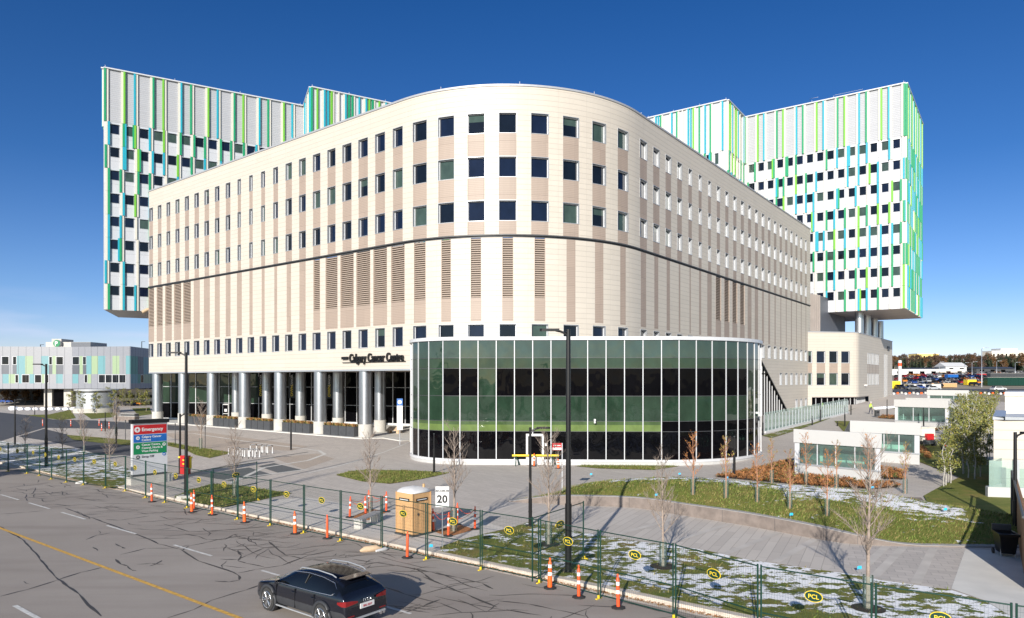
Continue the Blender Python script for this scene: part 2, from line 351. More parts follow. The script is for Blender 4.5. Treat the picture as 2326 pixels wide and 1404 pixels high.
# ------------------------------------------------------------------ terrain
def ss(x, a, b):
    t = min(1, max(0, (x - a) / (b - a))); return t * t * (3 - 2 * t)
def lerp_tab(x, tab):
    if x <= tab[0][0]: return tab[0][1]
    for (a, va), (b, vb) in zip(tab, tab[1:]):
        if x <= b: return va + (vb - va) * (x - a) / (b - a)
    return tab[-1][1]
def g(x, y):
    far = lerp_tab(y, [(60, 0), (100, .7), (150, 1.25), (200, 3.1), (250, 4.6), (420, 12), (600, 18), (1200, 36), (3000, 60)])
    w = ss(x - y * .0, 25, 75) if y < 260 else ss(x, 0, 60)
    return .3 * ss(x, 18, 26) * ss(y, 34, 40) + far * w
GS = 2.0
def kline(x, k): return k - .765 * x
def sheet(name, poly, off, material, kind='structure', step=GS, snow=None, zf=None, label=None, hfun=g):
    """polygon laid on the terrain, triangulated with interior points"""
    xs = [p[0] for p in poly]; ys = [p[1] for p in poly]
    pts = []; n = len(poly)
    for i in range(n):
        a = Vector(poly[i]); b = Vector(poly[(i + 1) % n]); L = (b - a).length; k = max(1, int(L / (step * 1.5)))
        for j in range(k): pts.append(a.lerp(b, j / k))
    nb = len(pts); edges = [(i, (i + 1) % nb) for i in range(nb)]
    i0 = int(floor(min(xs) / step)); i1 = int(max(xs) / step) + 1; j0 = int(floor(min(ys) / step)); j1 = int(max(ys) / step) + 1
    for i in range(i0, i1 + 1):
        for j in range(j0, j1 + 1):
            x, y = i * step, j * step; inside = False; dmin = 9
            for q in range(n):
                x1, y1 = poly[q]; x2, y2 = poly[(q + 1) % n]
                if (y1 > y) != (y2 > y) and x < (x2 - x1) * (y - y1) / (y2 - y1) + x1: inside = not inside
            if inside: pts.append(Vector((x + .001, y + .001)))
    r = geometry.delaunay_2d_cdt([Vector(p) for p in pts], edges, [tuple(range(nb))], 1, .01)
    vs = [(v[0], v[1], hfun(v[0], v[1]) + off) for v in r[0]]
    mb = MB(); mb.v = vs; mb.f = [tuple(f) for f in r[2]]; mb.m = [0] * len(mb.f); mb.uv = [None] * len(mb.f); mb.sm = [True] * len(mb.f)
    o = mb.build(name, material); tag(o, label=label, kind=kind)
    # make normals face up
    me = o.data
    if me.polygons and me.polygons[0].normal.z < 0: me.flip_normals()
    if snow:
        a = me.attributes.new('snow', 'FLOAT', 'POINT')
        a.data.foreach_set('value', [snow(v.co.x, v.co.y, v.co.z) for v in me.vertices])
    return o
def pxg(px, py, z=0.0):
    """point of the horizontal plane z seen at photo pixel (px,py)"""
    y = (EYE - z) * F / (py - HZ); return (px - CX) / F * y, y
BV = []
def addbvh(o):
    me = o.data; BV.append(BVHTree.FromPolygons([v.co.copy() for v in me.vertices], [tuple(p.vertices) for p in me.polygons]))
def gp(px, py):
    """point of the built terrain seen at photo pixel (px,py)"""
    d = Vector(((px - CX) / F, 1, -(py - HZ) / F)).normalized(); o = Vector((0, 0, EYE)); best = None
    for b in BV:
        h = b.ray_cast(o, d)
        if h[0] is not None and (best is None or h[3] < best[1]): best = (h[0], h[3])
    return best[0] if best else Vector((*pxg(px, max(py, HZ + 8)), 0))
def gz(x, y):
    """terrain height under (x,y)"""
    best = -9
    for b in BV:
        h = b.ray_cast(Vector((x, y, 60)), Vector((0, 0, -1)))
        if h[0] is not None: best = max(best, h[0].z)
    return best if best > -9 else g(x, y)
def proj(x, y, z): return CX + F * x / y, HZ - F * (z - EYE) / y

# base ground to the horizon
def base_ground():
    xs = [-3000, -1500, -700, -400, -250, -180] + [i * 6 - 144 for i in range(49)] + [180, 220, 280, 400, 700, 1500, 3000]
    ys = [-1500, -500, -200, -100, -50] + [i * 6 - 30 for i in range(56)] + [330, 360, 420, 500, 600, 900, 1500, 3000, 5000]
    mb = MB(); nx = len(xs)
    mb.mesh([(x, y, g(x, y) - .18) for y in ys for x in xs], [(j * nx + i, j * nx + i + 1, (j + 1) * nx + i + 1, (j + 1) * nx + i) for j in range(len(ys) - 1) for i in range(nx - 1)], 0, True)
    return tag(mb.build('ground', 'dirt'), kind='structure')
base = base_ground()
KERB = 27.5
plaza = sheet('plaza_paving', [(-150, kline(-150, KERB)), (34, kline(34, KERB)), (60, kline(34, KERB)), (70, 60), (110, 130), (125, 205), (60, 230), (-170, 230), (-250, 200), (-220, kline(-220, KERB))], 0, 'plaza paver')
ROADZ = -.14
road = sheet('road', [(-200, kline(-200, KERB + .02)), (45, kline(45, KERB + .02)), (45, kline(45, 2)), (-200, kline(-200, 2))], ROADZ, 'asphalt', step=8, hfun=lambda x, y: 0)
far_pave = sheet('far_pavement', [(-200, kline(-200, 2)), (45, kline(45, 2)), (45, kline(45, -30)), (-200, kline(-200, -30))], ROADZ + .02, 'sidewalk concrete', step=12, hfun=lambda x, y: 0)
for o in (plaza, road): addbvh(o)
# kerb as a real step
def kerb():
    mb = MB(); u = Vector((1, -.765, 0)).normalized(); n = Vector((.765, 1, 0)).normalized()
    p0 = Vector((-120, kline(-120, KERB), 0)); L = 200; seg = 3.0
    k = 0
    while k * seg < L:
        a = p0 + u * (k * seg + .01); b = p0 + u * ((k + 1) * seg - .01)
        q = [a - n * .02, b - n * .02, b + n * .30, a + n * .30]
        mb.prism([(p.x, p.y) for p in q], -.2, .012 if k % 9 else .010); k += 1
    gu = [p0 - n * .35, p0 + u * L - n * .35, p0 + u * L - n * .02, p0 - n * .02]
    o = mb.build('kerb', 'kerb'); tag(o, kind='structure')
    m2 = MB(); m2.face([(p.x, p.y, ROADZ + .006) for p in gu]); tag(m2.build('gutter', 'kerb'), kind='structure')
    return o
kerb()
def strip(mb, a, b, w, z, mi=0):
    a = Vector(a); b = Vector(b); d = (b - a).normalized(); n = Vector((-d.y, d.x)) * w / 2
    mb.face([(*(a - n), z), (*(b - n), z), (*(b + n), z), (*(a + n), z)], mi)
mb = MB()
MT['roadyellow'] = mat('worn yellow road paint', (.62, .36, .07), .7, var=.3, scale=7)
MT['roadwhite'] = mat('worn white road paint', (.60, .59, .56), .7, var=.25, scale=6)
MT['tar'] = mat('crack sealant', (.055, .050, .048), .6, var=.2)
for x in range(-80, 30, 2):
    strip(mb, (x, kline(x, 15.55)), (x + 2, kline(x + 2, 15.55)), .16, ROADZ + .008)
tag(mb.build('yellow_centre_line', 'roadyellow'), kind='structure')
mb = MB()
for x0 in (-60, -52, -45, -38.5, -33.9, -29.9, -25.9, -21.2, -15.6, -10.0, -4.5, 1, 6.5): strip(mb, (x0, kline(x0, 20.1)), (x0 + (2.6 if x0 != -4.5 else 1.2), kline(x0 + 2.6, 20.1) if x0 != -4.5 else kline(x0 + 1.2, 20.1)), .13, ROADZ + .008)
for x0 in (-60, -52, -45, -38, -31, -24, -16.8, -10, -3): strip(mb, (x0, kline(x0, 10.6)), (x0 + 2.6, kline(x0 + 2.6, 10.6)), .15, ROADZ + .008)
tag(mb.build('lane_dashes', 'roadwhite'), kind='structure')
def ribbon(mb, pts, w, z):
    pts = [Vector(p) for p in pts]; L = []
    for i, p in enumerate(pts):
        d = (pts[min(i + 1, len(pts) - 1)] - pts[max(0, i - 1)])
        d = d.normalized() if d.length > 1e-6 else Vector((1, 0)); n = Vector((-d.y, d.x)); ww = w * (.6 + .8 * random.random()) * (1 if 0 < i < len(pts) - 1 else .25)
        L.append((p - n * ww / 2, p + n * ww / 2))
    for a, b in zip(L, L[1:]): mb.face([(*a[0], z), (*b[0], z), (*b[1], z), (*a[1], z)])
def cracks():
    mb = MB(); rnd = random.Random(3)
    def wig(a, b, w, j=.12, n=None):
        a = Vector(a); b = Vector(b); L = (b - a).length; n = n or max(3, int(L / .45)); pts = []
        d = (b - a).normalized(); nn = Vector((-d.y, d.x)); off = 0
        for i in range(n + 1):
            off = off * .75 + rnd.uniform(-j, j); pts.append(a.lerp(b, i / n) + nn * off * (1 if 0 < i < n else 0))
        ribbon(mb, pts, w, ROADZ + .004 + rnd.random() * .0015); return pts
    tr = [  # sealed cracks traced from the road, photo pixels
        [(148, 1154), (205, 1175), (300, 1210), (360, 1236), (410, 1248), (452, 1275), (540, 1306), (543, 1318), (520, 1322), (488, 1320)],
        [(0, 1355), (60, 1340), (130, 1318), (185, 1300), (235, 1288)], [(380, 1404), (440, 1385), (480, 1364), (560, 1340), (595, 1327)],
        [(273, 1260), (330, 1246), (400, 1245), (430, 1238)], [(195, 1226), (220, 1216), (250, 1211)],
        [(262, 1270), (275, 1282), (290, 1286), (300, 1295), (310, 1297)], [(310, 1282), (345, 1280), (372, 1282)], [(340, 1286), (355, 1281), (368, 1273)],
        [(262, 1235), (275, 1242), (285, 1246)], [(210, 1243), (222, 1251)], [(415, 1250), (430, 1240), (470, 1232), (500, 1225), (560, 1216)],
        [(540, 1302), (580, 1294), (640, 1285), (700, 1262), (760, 1250)], [(370, 1190), (400, 1198), (430, 1208), (470, 1206), (520, 1204), (600, 1196)],
        [(420, 1213), (450, 1218), (470, 1226), (510, 1226), (530, 1215), (540, 1214)], [(540, 1250), (548, 1262), (540, 1274), (560, 1280), (600, 1288)],
        [(500, 1270), (540, 1271), (560, 1262), (600, 1245), (640, 1240)], [(240, 1180), (270, 1182), (300, 1178), (340, 1172)],
        [(800, 1270), (850, 1278), (900, 1285), (980, 1300), (1040, 1312), (1095, 1325), (1120, 1338)], [(960, 1310), (1010, 1330), (1060, 1350), (1130, 1380)],
        [(1130, 1365), (1200, 1372), (1260, 1385), (1330, 1400)], [(860, 1330), (920, 1350), (1000, 1370), (1050, 1392)], [(1150, 1385), (1230, 1398)],
        [(0, 1168), (60, 1164), (100, 1160)], [(0, 1196), (50, 1225), (90, 1270), (125, 1310), (180, 1350), (230, 1400)], [(160, 1150), (120, 1145), (90, 1150)],
        [(940, 1290), (965, 1305), (985, 1318)], [(905, 1395), (960, 1378), (1000, 1362)], [(610, 1230), (650, 1262), (690, 1270), (760, 1278)]]
    for t_ in tr:
        pw = [pxg(x, y, ROADZ) for x, y in t_]
        for a, b in zip(pw, pw[1:]): wig(a, b, .085, .03)
    u = Vector((.794, -.608)); n_ = Vector((.608, .794))
    for i in range(170):    # finer branching cracks near the kerb side
        k = rnd.uniform(19.5, 27); x = rnd.uniform(-36, 12); a = Vector((x, kline(x, k)))
        ang = rnd.choice((rnd.gauss(.9, .35), rnd.gauss(-.1, .4))); d = u * cos(ang) + n_ * sin(ang); L = rnd.uniform(.8, 3.4)
        b = a + d * L
        if b.y + .765 * b.x > 27.0: b = a - d * L
        pts = wig(a, b, .05, .10)
        if rnd.random() < .7:
            q = pts[len(pts) // 2]; d2 = u * cos(ang + 1.0) + n_ * sin(ang + 1.0); e = q + d2 * rnd.uniform(.4, 1.4)
            if e.y + .765 * e.x < 27: wig(q, e, .042, .06)
    for i in range(36):
        k = rnd.uniform(3, 19.5); x = rnd.uniform(-45, 6); a = Vector((x, kline(x, k))); b = a + u * rnd.uniform(-.3, 1.2) + n_ * rnd.uniform(-.4, .4); wig(a, b, .03, .04)
    tag(mb.build('road_crack_sealant', 'tar'), kind='structure')
cracks()

def gutter_leaves():
    rnd = random.Random(6); mb = MB(); u = Vector((1, -.765)).normalized(); n = Vector((.765, 1)).normalized()
    for i in range(5200):
        x = rnd.uniform(-42, 15) if rnd.random() < .5 else rnd.uniform(-16, 15); d = abs(rnd.gauss(0, .10)); p = Vector((x, kline(x, KERB))) - n * (d + .03)
        s_ = rnd.uniform(.02, .05); a = rnd.uniform(0, 6.28); q = Vector((cos(a), sin(a))) * s_; r = Vector((-sin(a), cos(a))) * s_ * .7; z = ROADZ + .012 + rnd.uniform(0, .05) * max(0, 1 - d / .15)
        mb.face([(*(p - q), z), (*(p + r), z + .004), (*(p + q), z), (*(p - r), z + .006)], 0 if rnd.random() < .6 else 1)
    tag(mb.build('fallen_leaves', ['leaf_brown', 'leaf_orange']), kind='stuff', label='brown fallen leaves gathered in the gutter along the kerb')
MT['leaf_brown'] = mat('fallen brown leaf', (.30, .16, .07), .85, var=.3, scale=4)
gutter_leaves()
# ------------------------------------------------------------------ overlays on the plaza
def P(lst, z=0): return [pxg(x, y, z) for x, y in lst]
sheet('sidewalk', [(-46, kline(-46, KERB + .3)), (-27, kline(-27, KERB + .3)), (-27.6, kline(-27, KERB + .3) + 2.2), (-46, kline(-46, KERB + .3) + 2)], .004, 'sidewalk concrete', step=30)
sheet('sidewalk', [(-20.6, kline(-20.6, KERB + .3))] + [(-17.5, kline(-17.5, KERB + .3)), (0, kline(0, KERB + .3)), (7, kline(7, KERB + .3)), (3, 33), (-2.6, 38.2), (-9, 41)] + P([(700, 1130), (600, 1136), (505, 1155)]), .004, 'sidewalk concrete', step=30)
snowy = lambda d: (lambda x, y, z: d)
# lawns
grass_sheets = []
def lawn(poly, off=.03, sn=None, step=2.0, hfun=g):
    o = sheet('lawn', poly, off, 'lawn', step=step, snow=sn or snowy(-.2), hfun=hfun); grass_sheets.append(o); return o
lawn(P([(-60, 998), (10, 1003), (92, 1012), (178, 1020), (228, 1037), (262, 1052), (300, 1070), (404, 1075), (300, 1096), (262, 1107), (245, 1108), (180, 1092), (72, 1065.5), (0, 1048), (-60, 1040)]), sn=lambda x, y, z: .60 if y > 55 else (.48 if y > 52 else .30))
lawn(P([(395, 1130), (429, 1114), (480, 1100.5), (533, 1102), (598, 1112), (648, 1119.4), (664, 1121), (599, 1134.6), (505, 1153.5), (448, 1144)]), sn=snowy(.12))
lawn(P([(764, 1080), (790, 1072), (828, 1068), (911, 1069), (990, 1072), (1019, 1075), (985, 1083), (937, 1092.6), (885, 1099.5), (821, 1094)]))
lawn(P([(368, 1003), (400, 1008), (429, 1013.5), (523, 1027.7), (520, 1031), (476, 1041), (444, 1034), (420, 1022), (368, 1010)]))
lawn(P([(150, 988), (214, 993), (294, 1000), (368, 1004), (368, 1011), (294, 1012), (224, 1006), (165, 999)]))
lawn(P([(60, 943), (110, 942), (160, 931), (172, 950), (140, 954.5), (105, 950)]), step=4)
lawn(P([(188, 939), (220, 936), (264, 938), (269, 947), (207, 952)]), step=4)
lawn(P([(300, 928), (340, 926), (345, 941), (315, 945)]), step=4)
lawn(P([(1304, 1059), (1340, 1056), (1513, 1057), (1541, 1059.5), (1487, 1068), (1358, 1064.5)]))
# verge along the kerb, most of it under melting snow
verge = [(-3.1, kline(-3.1, KERB + .32)), *P([(1000, 1243), (1050, 1226), (1150, 1202), (1203, 1187), (1224, 1187), (1332, 1212.5), (1487, 1236), (1590, 1249), (1700, 1273), (1969, 1311), (1996, 1319), (2157, 1341), (2240, 1368), (2292, 1400)]), (16.6, 20.2), (17.4, 17.6), (18.2, kline(18.2, KERB + .32))]
def sn_verge(x, y, z):
    k = y + .765 * x - KERB; v = .60 if k > 1.7 else .30 + .14 * k
    if x < 3.6: v = .43 - (.05 if x < 1 else 0) + (.08 if x > 2.6 else 0)
    if 6.4 < x < 8.6 and k > 4.6: v = .5
    if 9.0 < x < 11.4 and k < 2.6: v = .25
    return v
lawn(verge, sn=sn_verge, step=.5)
dk = sheet('driveway', P([(0, 1003), (-80, 960), (-80, 928), (0, 937), (75, 944), (120, 953), (215, 955), (420, 968), (420, 978), (290, 975), (100, 972), (40, 990)]), .008, 'asphalt_new', step=6)
sheet('driveway', P([(100, 974), (145, 985), (214, 1004), (294, 1012.5), (368, 1012), (368, 1030), (294, 1034), (226, 1034), (178, 1018), (110, 1002), (42, 992)]), .004, 'asphalt_new', step=6)
sheet('dark_paving', P([(444, 1080), (565, 1062), (618, 1078), (524, 1093)]), .008, 'dark paver', step=30)
sheet('dark_paving', P([(585.5, 1059), (622.7, 1052), (686, 1067.5), (631, 1074)]), .008, 'dark paver', step=30)
sheet('brown_paving', P([(370, 985), (440, 978), (700, 1014), (660, 1024), (560, 1020), (520, 1026), (430, 1012)]), .004, 'brown paver', step=30)
sheet('brown_paving', P([(620, 1040), (720, 1030), (760, 1042), (690, 1066)]), .004, 'brown paver', step=30)
mb = MB()
def px_strip(pts, w, z=.010):
    q = P(pts)
    for a, b in zip(q, q[1:]): strip(mb, a, b, w, z)
px_strip([(368, 983), (440, 985), (560, 1003), (680, 1018), (725, 1024), (738, 1032), (700, 1046), (600, 1062), (524, 1098)], .35)
px_strip([(700, 1075), (780, 1056), (870, 1028), (930, 1005)], .22)
px_strip([(480, 1064), (600, 1044), (620, 1040)], .3)
px_strip([(512, 1090), (700, 1066)], .3)
tag(mb.build('pale_paving_bands', 'slab'), kind='structure')
mb = MB(); px_strip([(432, 1076), (560, 1048), (700, 1027)], .28, .012); px_strip([(512, 991), (552, 990)], .3, .012); tag(mb.build('slot_drain', 'darkgrey'), kind='structure')
# paving in front of the retaining wall
Fr = [(-.2, 42.6, .02), (1.5, 42.05, .35), (3.1, 41.5, .55), (7.15, 40.5, .62), (9.64, 38.0, .66), (12.05, 35.5, .66), (14.16, 32.8, .62), (15.55, 31.6, .45), (17.75, 31.2, .10), (20.5, 31.0, .06), (24.5, 30.9, .05)]
sheet('strip_paving', [(-2.6, 38.4), *P([(1150, 1201), (1203, 1186), (1224, 1186), (1332, 1211), (1487, 1234.5), (1590, 1247), (1700, 1271), (1969, 1309), (1996, 1317), (2157, 1339)]), *P([(2192, 1248)]), *[(a, b + .02) for a, b, c in Fr[8:0:-1]], (-1.0, 42.6)], .006, 'strip paver', step=30)
sheet('block_paving', P([(1930, 1241), (2060, 1242), (2193, 1248), (2163, 1336), (1996, 1315), (1880, 1296)]), .010, 'block paver', step=30)
sheet('concrete_slab', [*P([(2193, 1248), (2330, 1252)]), (27, 31), (27, 18), (18.5, 15.5), (17.6, 19), *P([(2292, 1398), (2240, 1366), (2161, 1338)])], .014, 'slab', step=30)
mb = MB()
for px0, py0, px1, py1 in ((1770, 1210, 1640, 1262), (1850, 1226, 1760, 1278), (2012, 1243, 1950, 1300), (2052, 1243, 1985, 1312), (2120, 1246, 2080, 1326), (1560, 1172, 1400, 1215), (1660, 1190, 1500, 1240)):
    strip(mb, pxg(px0, py0), pxg(px1, py1), .34, .018)
tag(mb.build('pale_paver_strips', 'palestrip'), kind='structure')
# planting mound behind a curving retaining wall
Cr = [(3.0, 44.6, .10), (4.0, 45.3, .30), (5.2, 46.2, .62), (7.9, 45.06, 1.10), (11.27, 44.75, 1.25), (14.7, 43.2, 1.2), (18.1, 41.5, 1.15), (20.2, 41.2, 1.05), (21.8, 40.5, .9), (23.2, 38.4, .72), (26.2, 33.9, .5)]
def mound():
    NI = 90; NJ = 26; rows = []
    def cat(tab, t):
        n = len(tab) - 1; f = t * n; i = min(n - 1, int(f)); u = f - i
        p = [tab[max(0, min(n, i + k))] for k in (-1, 0, 1, 2)]
        return Vector([.5 * (2 * p[1][c] + (p[2][c] - p[0][c]) * u + (2 * p[0][c] - 5 * p[1][c] + 4 * p[2][c] - p[3][c]) * u * u + (3 * p[1][c] - p[0][c] - 3 * p[2][c] + p[3][c]) * u ** 3) for c in range(3)])
    vs = []; sn = []
    for i in range(NI + 1):
        t = i / NI; a = cat(Fr, t); c = cat(Cr, t)
        a = a + Vector((.12, .26, .0))
        for j in range(NJ + 1):
            s = j / NJ
            if s <= .7:
                q = s / .7; p = a.lerp(c, q); p.z = a.z - .03 + (c.z - a.z) * (q ** .8) + .05 * sin(p.x * 2.1) * sin(p.y * 1.7) * q * (1 - q) * 4
                p.z += .18 * sin(pi * q) * min(1, c.z)
            else:
                q = (s - .7) / .3; e = c + Vector((.5, 4.2, 0)); e.z = g(e.x, e.y) - .06; p = c.lerp(e, q); k_ = max(0.0, 1 - q) ** 1.3; p.z = c.z * k_ + e.z * (1 - k_)
            vs.append(p)
            fr = min(1, s / .7)
            v = .12 + .50 * ss(fr, .55, .80)
            if t > .55: v = .18 + .50 * ss(fr, .34, .66)
            if t > .93: v = .25
            if t < .25: v = .15 + .35 * ss(fr, .8, .95)
            sn.append(v)
    mb = MB(); W = NJ + 1
    mb.mesh(vs, [(i * W + j, (i + 1) * W + j, (i + 1) * W + j + 1, i * W + j + 1) for i in range(NI) for j in range(NJ)], 0, True)
    o = mb.build('grass_mound', 'lawn'); tag(o, kind='structure')
    at = o.data.attributes.new('snow', 'FLOAT', 'POINT'); at.data.foreach_set('value', sn)
    # wall: front face follows Fr, 0.42 m thick
    w = MB(); N = 120; pr = []; u = 0
    for i in range(N + 1):
        a = cat(Fr, i / N); b = cat(Fr, min(1, i / N + .004)) - cat(Fr, max(0, i / N - .004)); d = Vector((b.x, b.y)).normalized(); nn = Vector((-d.y, d.x))
        h = max(a.z, .06); pr.append((Vector((a.x, a.y)), Vector((a.x, a.y)) + nn * .42, h, u)); u += u and 0
    for k in range(N):
        (a, A, h, _), (b, B, h2, _) = pr[k], pr[k + 1]
        w.face([(*a, -.1), (*b, -.1), (*b, h2 - .02), (*a, h - .02)], 0); w.face([(*B, -.1), (*A, -.1), (*A, h), (*B, h2)], 0)
        w.face([(*a, h - .02), (*b, h2 - .02), (*(b + (B - b) * .05), h2), (*(a + (A - a) * .05), h)], 1); w.face([(*(a + (A - a) * .05), h), (*(b + (B - b) * .05), h2), (*B, h2), (*A, h)], 1)
        if k % 10 == 5 and h > .2:
            d = (b - a).normalized(); w.box(-.008, .008, -.006, .02, 0, h - .02, 2, Matrix.Translation((a.x, a.y, 0)) @ Matrix.Rotation(atan2(d.y, d.x), 4, 'Z'))
    wo = w.build('retaining_wall', ['concrete_dk', 'wall_cap', 'darkgrey']); tag(wo, 'low curving pinkish concrete retaining wall holding back the grass mound', 'retaining wall')
    return o
MT['wall_cap'] = mat('grey wall cap', (.36, .345, .33), .85, var=.12, scale=1.6)
mnd = mound(); addbvh(mnd)
def mound_grass(obj=None, N=26000, sd=77):
    obj = obj or mnd; rnd = random.Random(sd); me = obj.data; ps = [p for p in me.polygons]; at = me.attributes['snow'].data; mb = MB(); ws = [p.area for p in ps]
    for p in rnd.choices(ps, ws, k=N):
        vs = [me.vertices[v].co for v in p.vertices]; a, b = rnd.random(), rnd.random(); c = (vs[0] * (1 - a) + vs[1] * a) * (1 - b) + (vs[-1] * (1 - a) + vs[2] * a) * b
        if at[p.vertices[0]].value > .5 and rnd.random() < .8: continue
        h = rnd.uniform(.05, .15); w = rnd.uniform(.012, .03); t = rnd.uniform(0, 6.28); d = Vector((cos(t), sin(t), 0)) * w; l = Vector((rnd.gauss(.03, .04), rnd.gauss(-.04, .04), h))
        mb.face([c - d, c + d, c + l], 0 if rnd.random() < .55 else 1)
    tag(mb.build('grass_blades', ['blade_green', 'blade_dry']), kind='stuff', label='rough short grass blades growing on the lawns and the mound')
MT['blade_green'] = mat('green blade', (.13, .18, .03), .8, var=.3, scale=1)
MT['blade_dry'] = mat('dry blade', (.25, .215, .075), .8, var=.3, scale=1)
mound_grass()
for i_, n_ in ((1, 4000), (2, 5000), (3, 2500), (5, 900), (8, 1200), (9, 2500)): mound_grass(grass_sheets[i_], n_, 80 + i_)
# path and lawn beyond the mound
lawnR = lawn([gp(2098, 1128)[:2], gp(2141, 1104)[:2], gp(2180, 1085)[:2], (37, 66), (39, 80), (45, 90), (49, 88), (44, 66), (40, 55), (36, 45), (34, 38), (30, 33), (27, 33.5), (24.6, 36.6), (24.0, 40)], .05, sn=lambda x, y, z: .55 if y < 36.5 and x < 29 else (.28 if y < 39 else 0), step=1)
sheet('stone_path', [gp(2092, 1133)[:2], (24.0, 40.2), (25.0, 36.7), (27.6, 33.8), (32, 32.6), (32, 31.6), (26.6, 32.4), (23.9, 35.4), (22.9, 38.8), (21.6, 41), (18, 42.6), (15, 44.2), (15, 45), (19, 44)], .07, 'concrete_dk', step=1)
lawn(P([(1731, 988), (1803, 972), (1850, 963), (1924, 944), (1951, 937), (1903, 951), (1843, 968), (1753, 993)], .45), .05, sn=lambda x, y, z: .35 if y < 105 else 0, step=2)
lawn([(44, 92), (47, 92), (55, 110), (52, 112)], .05, step=2)
lawn([(74, 128), (84, 128), (92, 150), (80, 148)], .05, step=2)
# beds of low orange shrubs round the glass pavilions
def bed(poly, n, mats, hmin=.15, hmax=.32, name='shrub_bed', seed=1):
    rnd = random.Random(seed); sheet('planting_bed', poly, .035, 'mulch', step=1)
    xs = [p[0] for p in poly]; ys = [p[1] for p in poly]; mb = MB(); c = 0; tries = 0
    while c < n and tries < n * 20:
        tries += 1; x = rnd.uniform(min(xs), max(xs)); y = rnd.uniform(min(ys), max(ys)); inside = False
        for q in range(len(poly)):
            x1, y1 = poly[q]; x2, y2 = poly[(q + 1) % len(poly)]
            if (y1 > y) != (y2 > y) and x < (x2 - x1) * (y - y1) / (y2 - y1) + x1: inside = not inside
        if not inside: continue
        c += 1; z = g(x, y); h = rnd.uniform(hmin, hmax); mi = 1 if rnd.random() < .14 else 0
        for l in range(22):
            a = rnd.uniform(0, 2 * pi); rr = rnd.uniform(.0, .30); p = Vector((x + cos(a) * rr, y + sin(a) * rr, z + h * (1 - (rr / .34) ** 2) * rnd.uniform(.55, 1.1)))
            s = rnd.uniform(.05, .11); d = Vector((cos(a), sin(a), rnd.uniform(.1, 1.2))).normalized(); t = d.cross(Vector((0, 0, 1))).normalized() * s
            mb.face([p - t * .5, p + d * s * .3 - t * .2, p + d * s * 1.5, p + t * .6], mi)
    o = mb.build(name, mats); tag(o, kind='stuff', label='low autumn orange ground cover shrubs in mulch beds'); return o
bed([gp(1625, 1084)[:2], gp(1700, 1068)[:2], gp(1800, 1047)[:2], gp(1803, 1078)[:2], gp(2000, 1099)[:2], gp(2040, 1100)[:2], gp(2040, 1107)[:2], gp(1985, 1112)[:2], gp(1850, 1104)[:2], gp(1720, 1093)[:2]], 900, ['shrub', 'shrub_g'], seed=3)
bed([gp(2003, 1088)[:2], gp(2000, 1062)[:2], gp(2052, 1072)[:2], gp(2050, 1090)[:2]], 110, ['shrub', 'shrub_g'], seed=4)
bed([gp(2090, 1030)[:2], gp(2092, 1010)[:2], gp(2115, 1036)[:2], gp(2112, 1044)[:2]], 90, ['shrub', 'shrub_g'], seed=5)
bed([gp(1995, 950)[:2], gp(2004, 944)[:2], gp(2040, 946)[:2], gp(2046, 954)[:2]], 160, ['shrub', 'shrub_g'], seed=6)
bed([gp(2080, 975)[:2], gp(2155, 955)[:2], gp(2168, 966)[:2], gp(2135, 978)[:2], gp(2090, 985)[:2]], 220, ['shrub', 'shrub_g'], seed=7)

# ------------------------------------------------------------------ facade machinery
class Path:
    """chain of straight and arc segments, q = metres along, outward normal to the right of travel"""
    def __init__(s): s.seg = []; s.L = 0
    def line(s, a, b):
        a = Vector(a); b = Vector(b); l = (b - a).length; s.seg.append(('l', s.L, l, a, (b - a) / l)); s.L += l; return s
    def arc(s, c, r, t0, t1):
        """angles in degrees measured from -Y, counter-clockwise"""
        l = abs(R(t1 - t0)) * r; s.seg.append(('a', s.L, l, Vector(c), r, R(t0), R(t1))); s.L += l; return s
    def at(s, q, d=0):
        for sg in s.seg:
            if q <= sg[1] + sg[2] + 1e-6 or sg is s.seg[-1]:
                u = q - sg[1]
                if sg[0] == 'l': p = sg[3] + sg[4] * u; n = Vector((sg[4].y, -sg[4].x))
                else:
                    th = sg[5] + (sg[6] - sg[5]) * u / sg[2]; n = Vector((sin(th), -cos(th))); p = sg[3] + n * sg[4]
                return p - n * d, n
    def breaks(s, q0, q1, step=.8):
        b = [q0, q1]
        for sg in s.seg:
            if q0 < sg[1] < q1: b.append(sg[1])
            if sg[0] == 'a':
                k = int(sg[2] / step) + 1
                b += [sg[1] + sg[2] * i / k for i in range(k + 1) if q0 < sg[1] + sg[2] * i / k < q1]
        return b
def uniq(l, eps=.02):
    l = sorted(l); o = [l[0]]
    for x in l[1:]:
        if x - o[-1] > eps: o.append(x)
    return o
def wallgrid(mb, path, q0, q1, zs, cls, d=0, extra=(), step=.8):
    qs = uniq(path.breaks(q0, q1, step) + list(extra)); zs = uniq(zs)
    qs = [q for q in qs if q0 - 1e-4 <= q <= q1 + 1e-4]
    for a, b in zip(qs, qs[1:]):
        pa = path.at(a, d)[0]; pb = path.at(b, d)[0]
        for z, Z in zip(zs, zs[1:]):
            k = cls((a + b) / 2, (z + Z) / 2)
            if k is None: continue
            mb.face([(*pa, z), (*pb, z), (*pb, Z), (*pa, Z)], k, [(a, z), (b, z), (b, Z), (a, Z)])
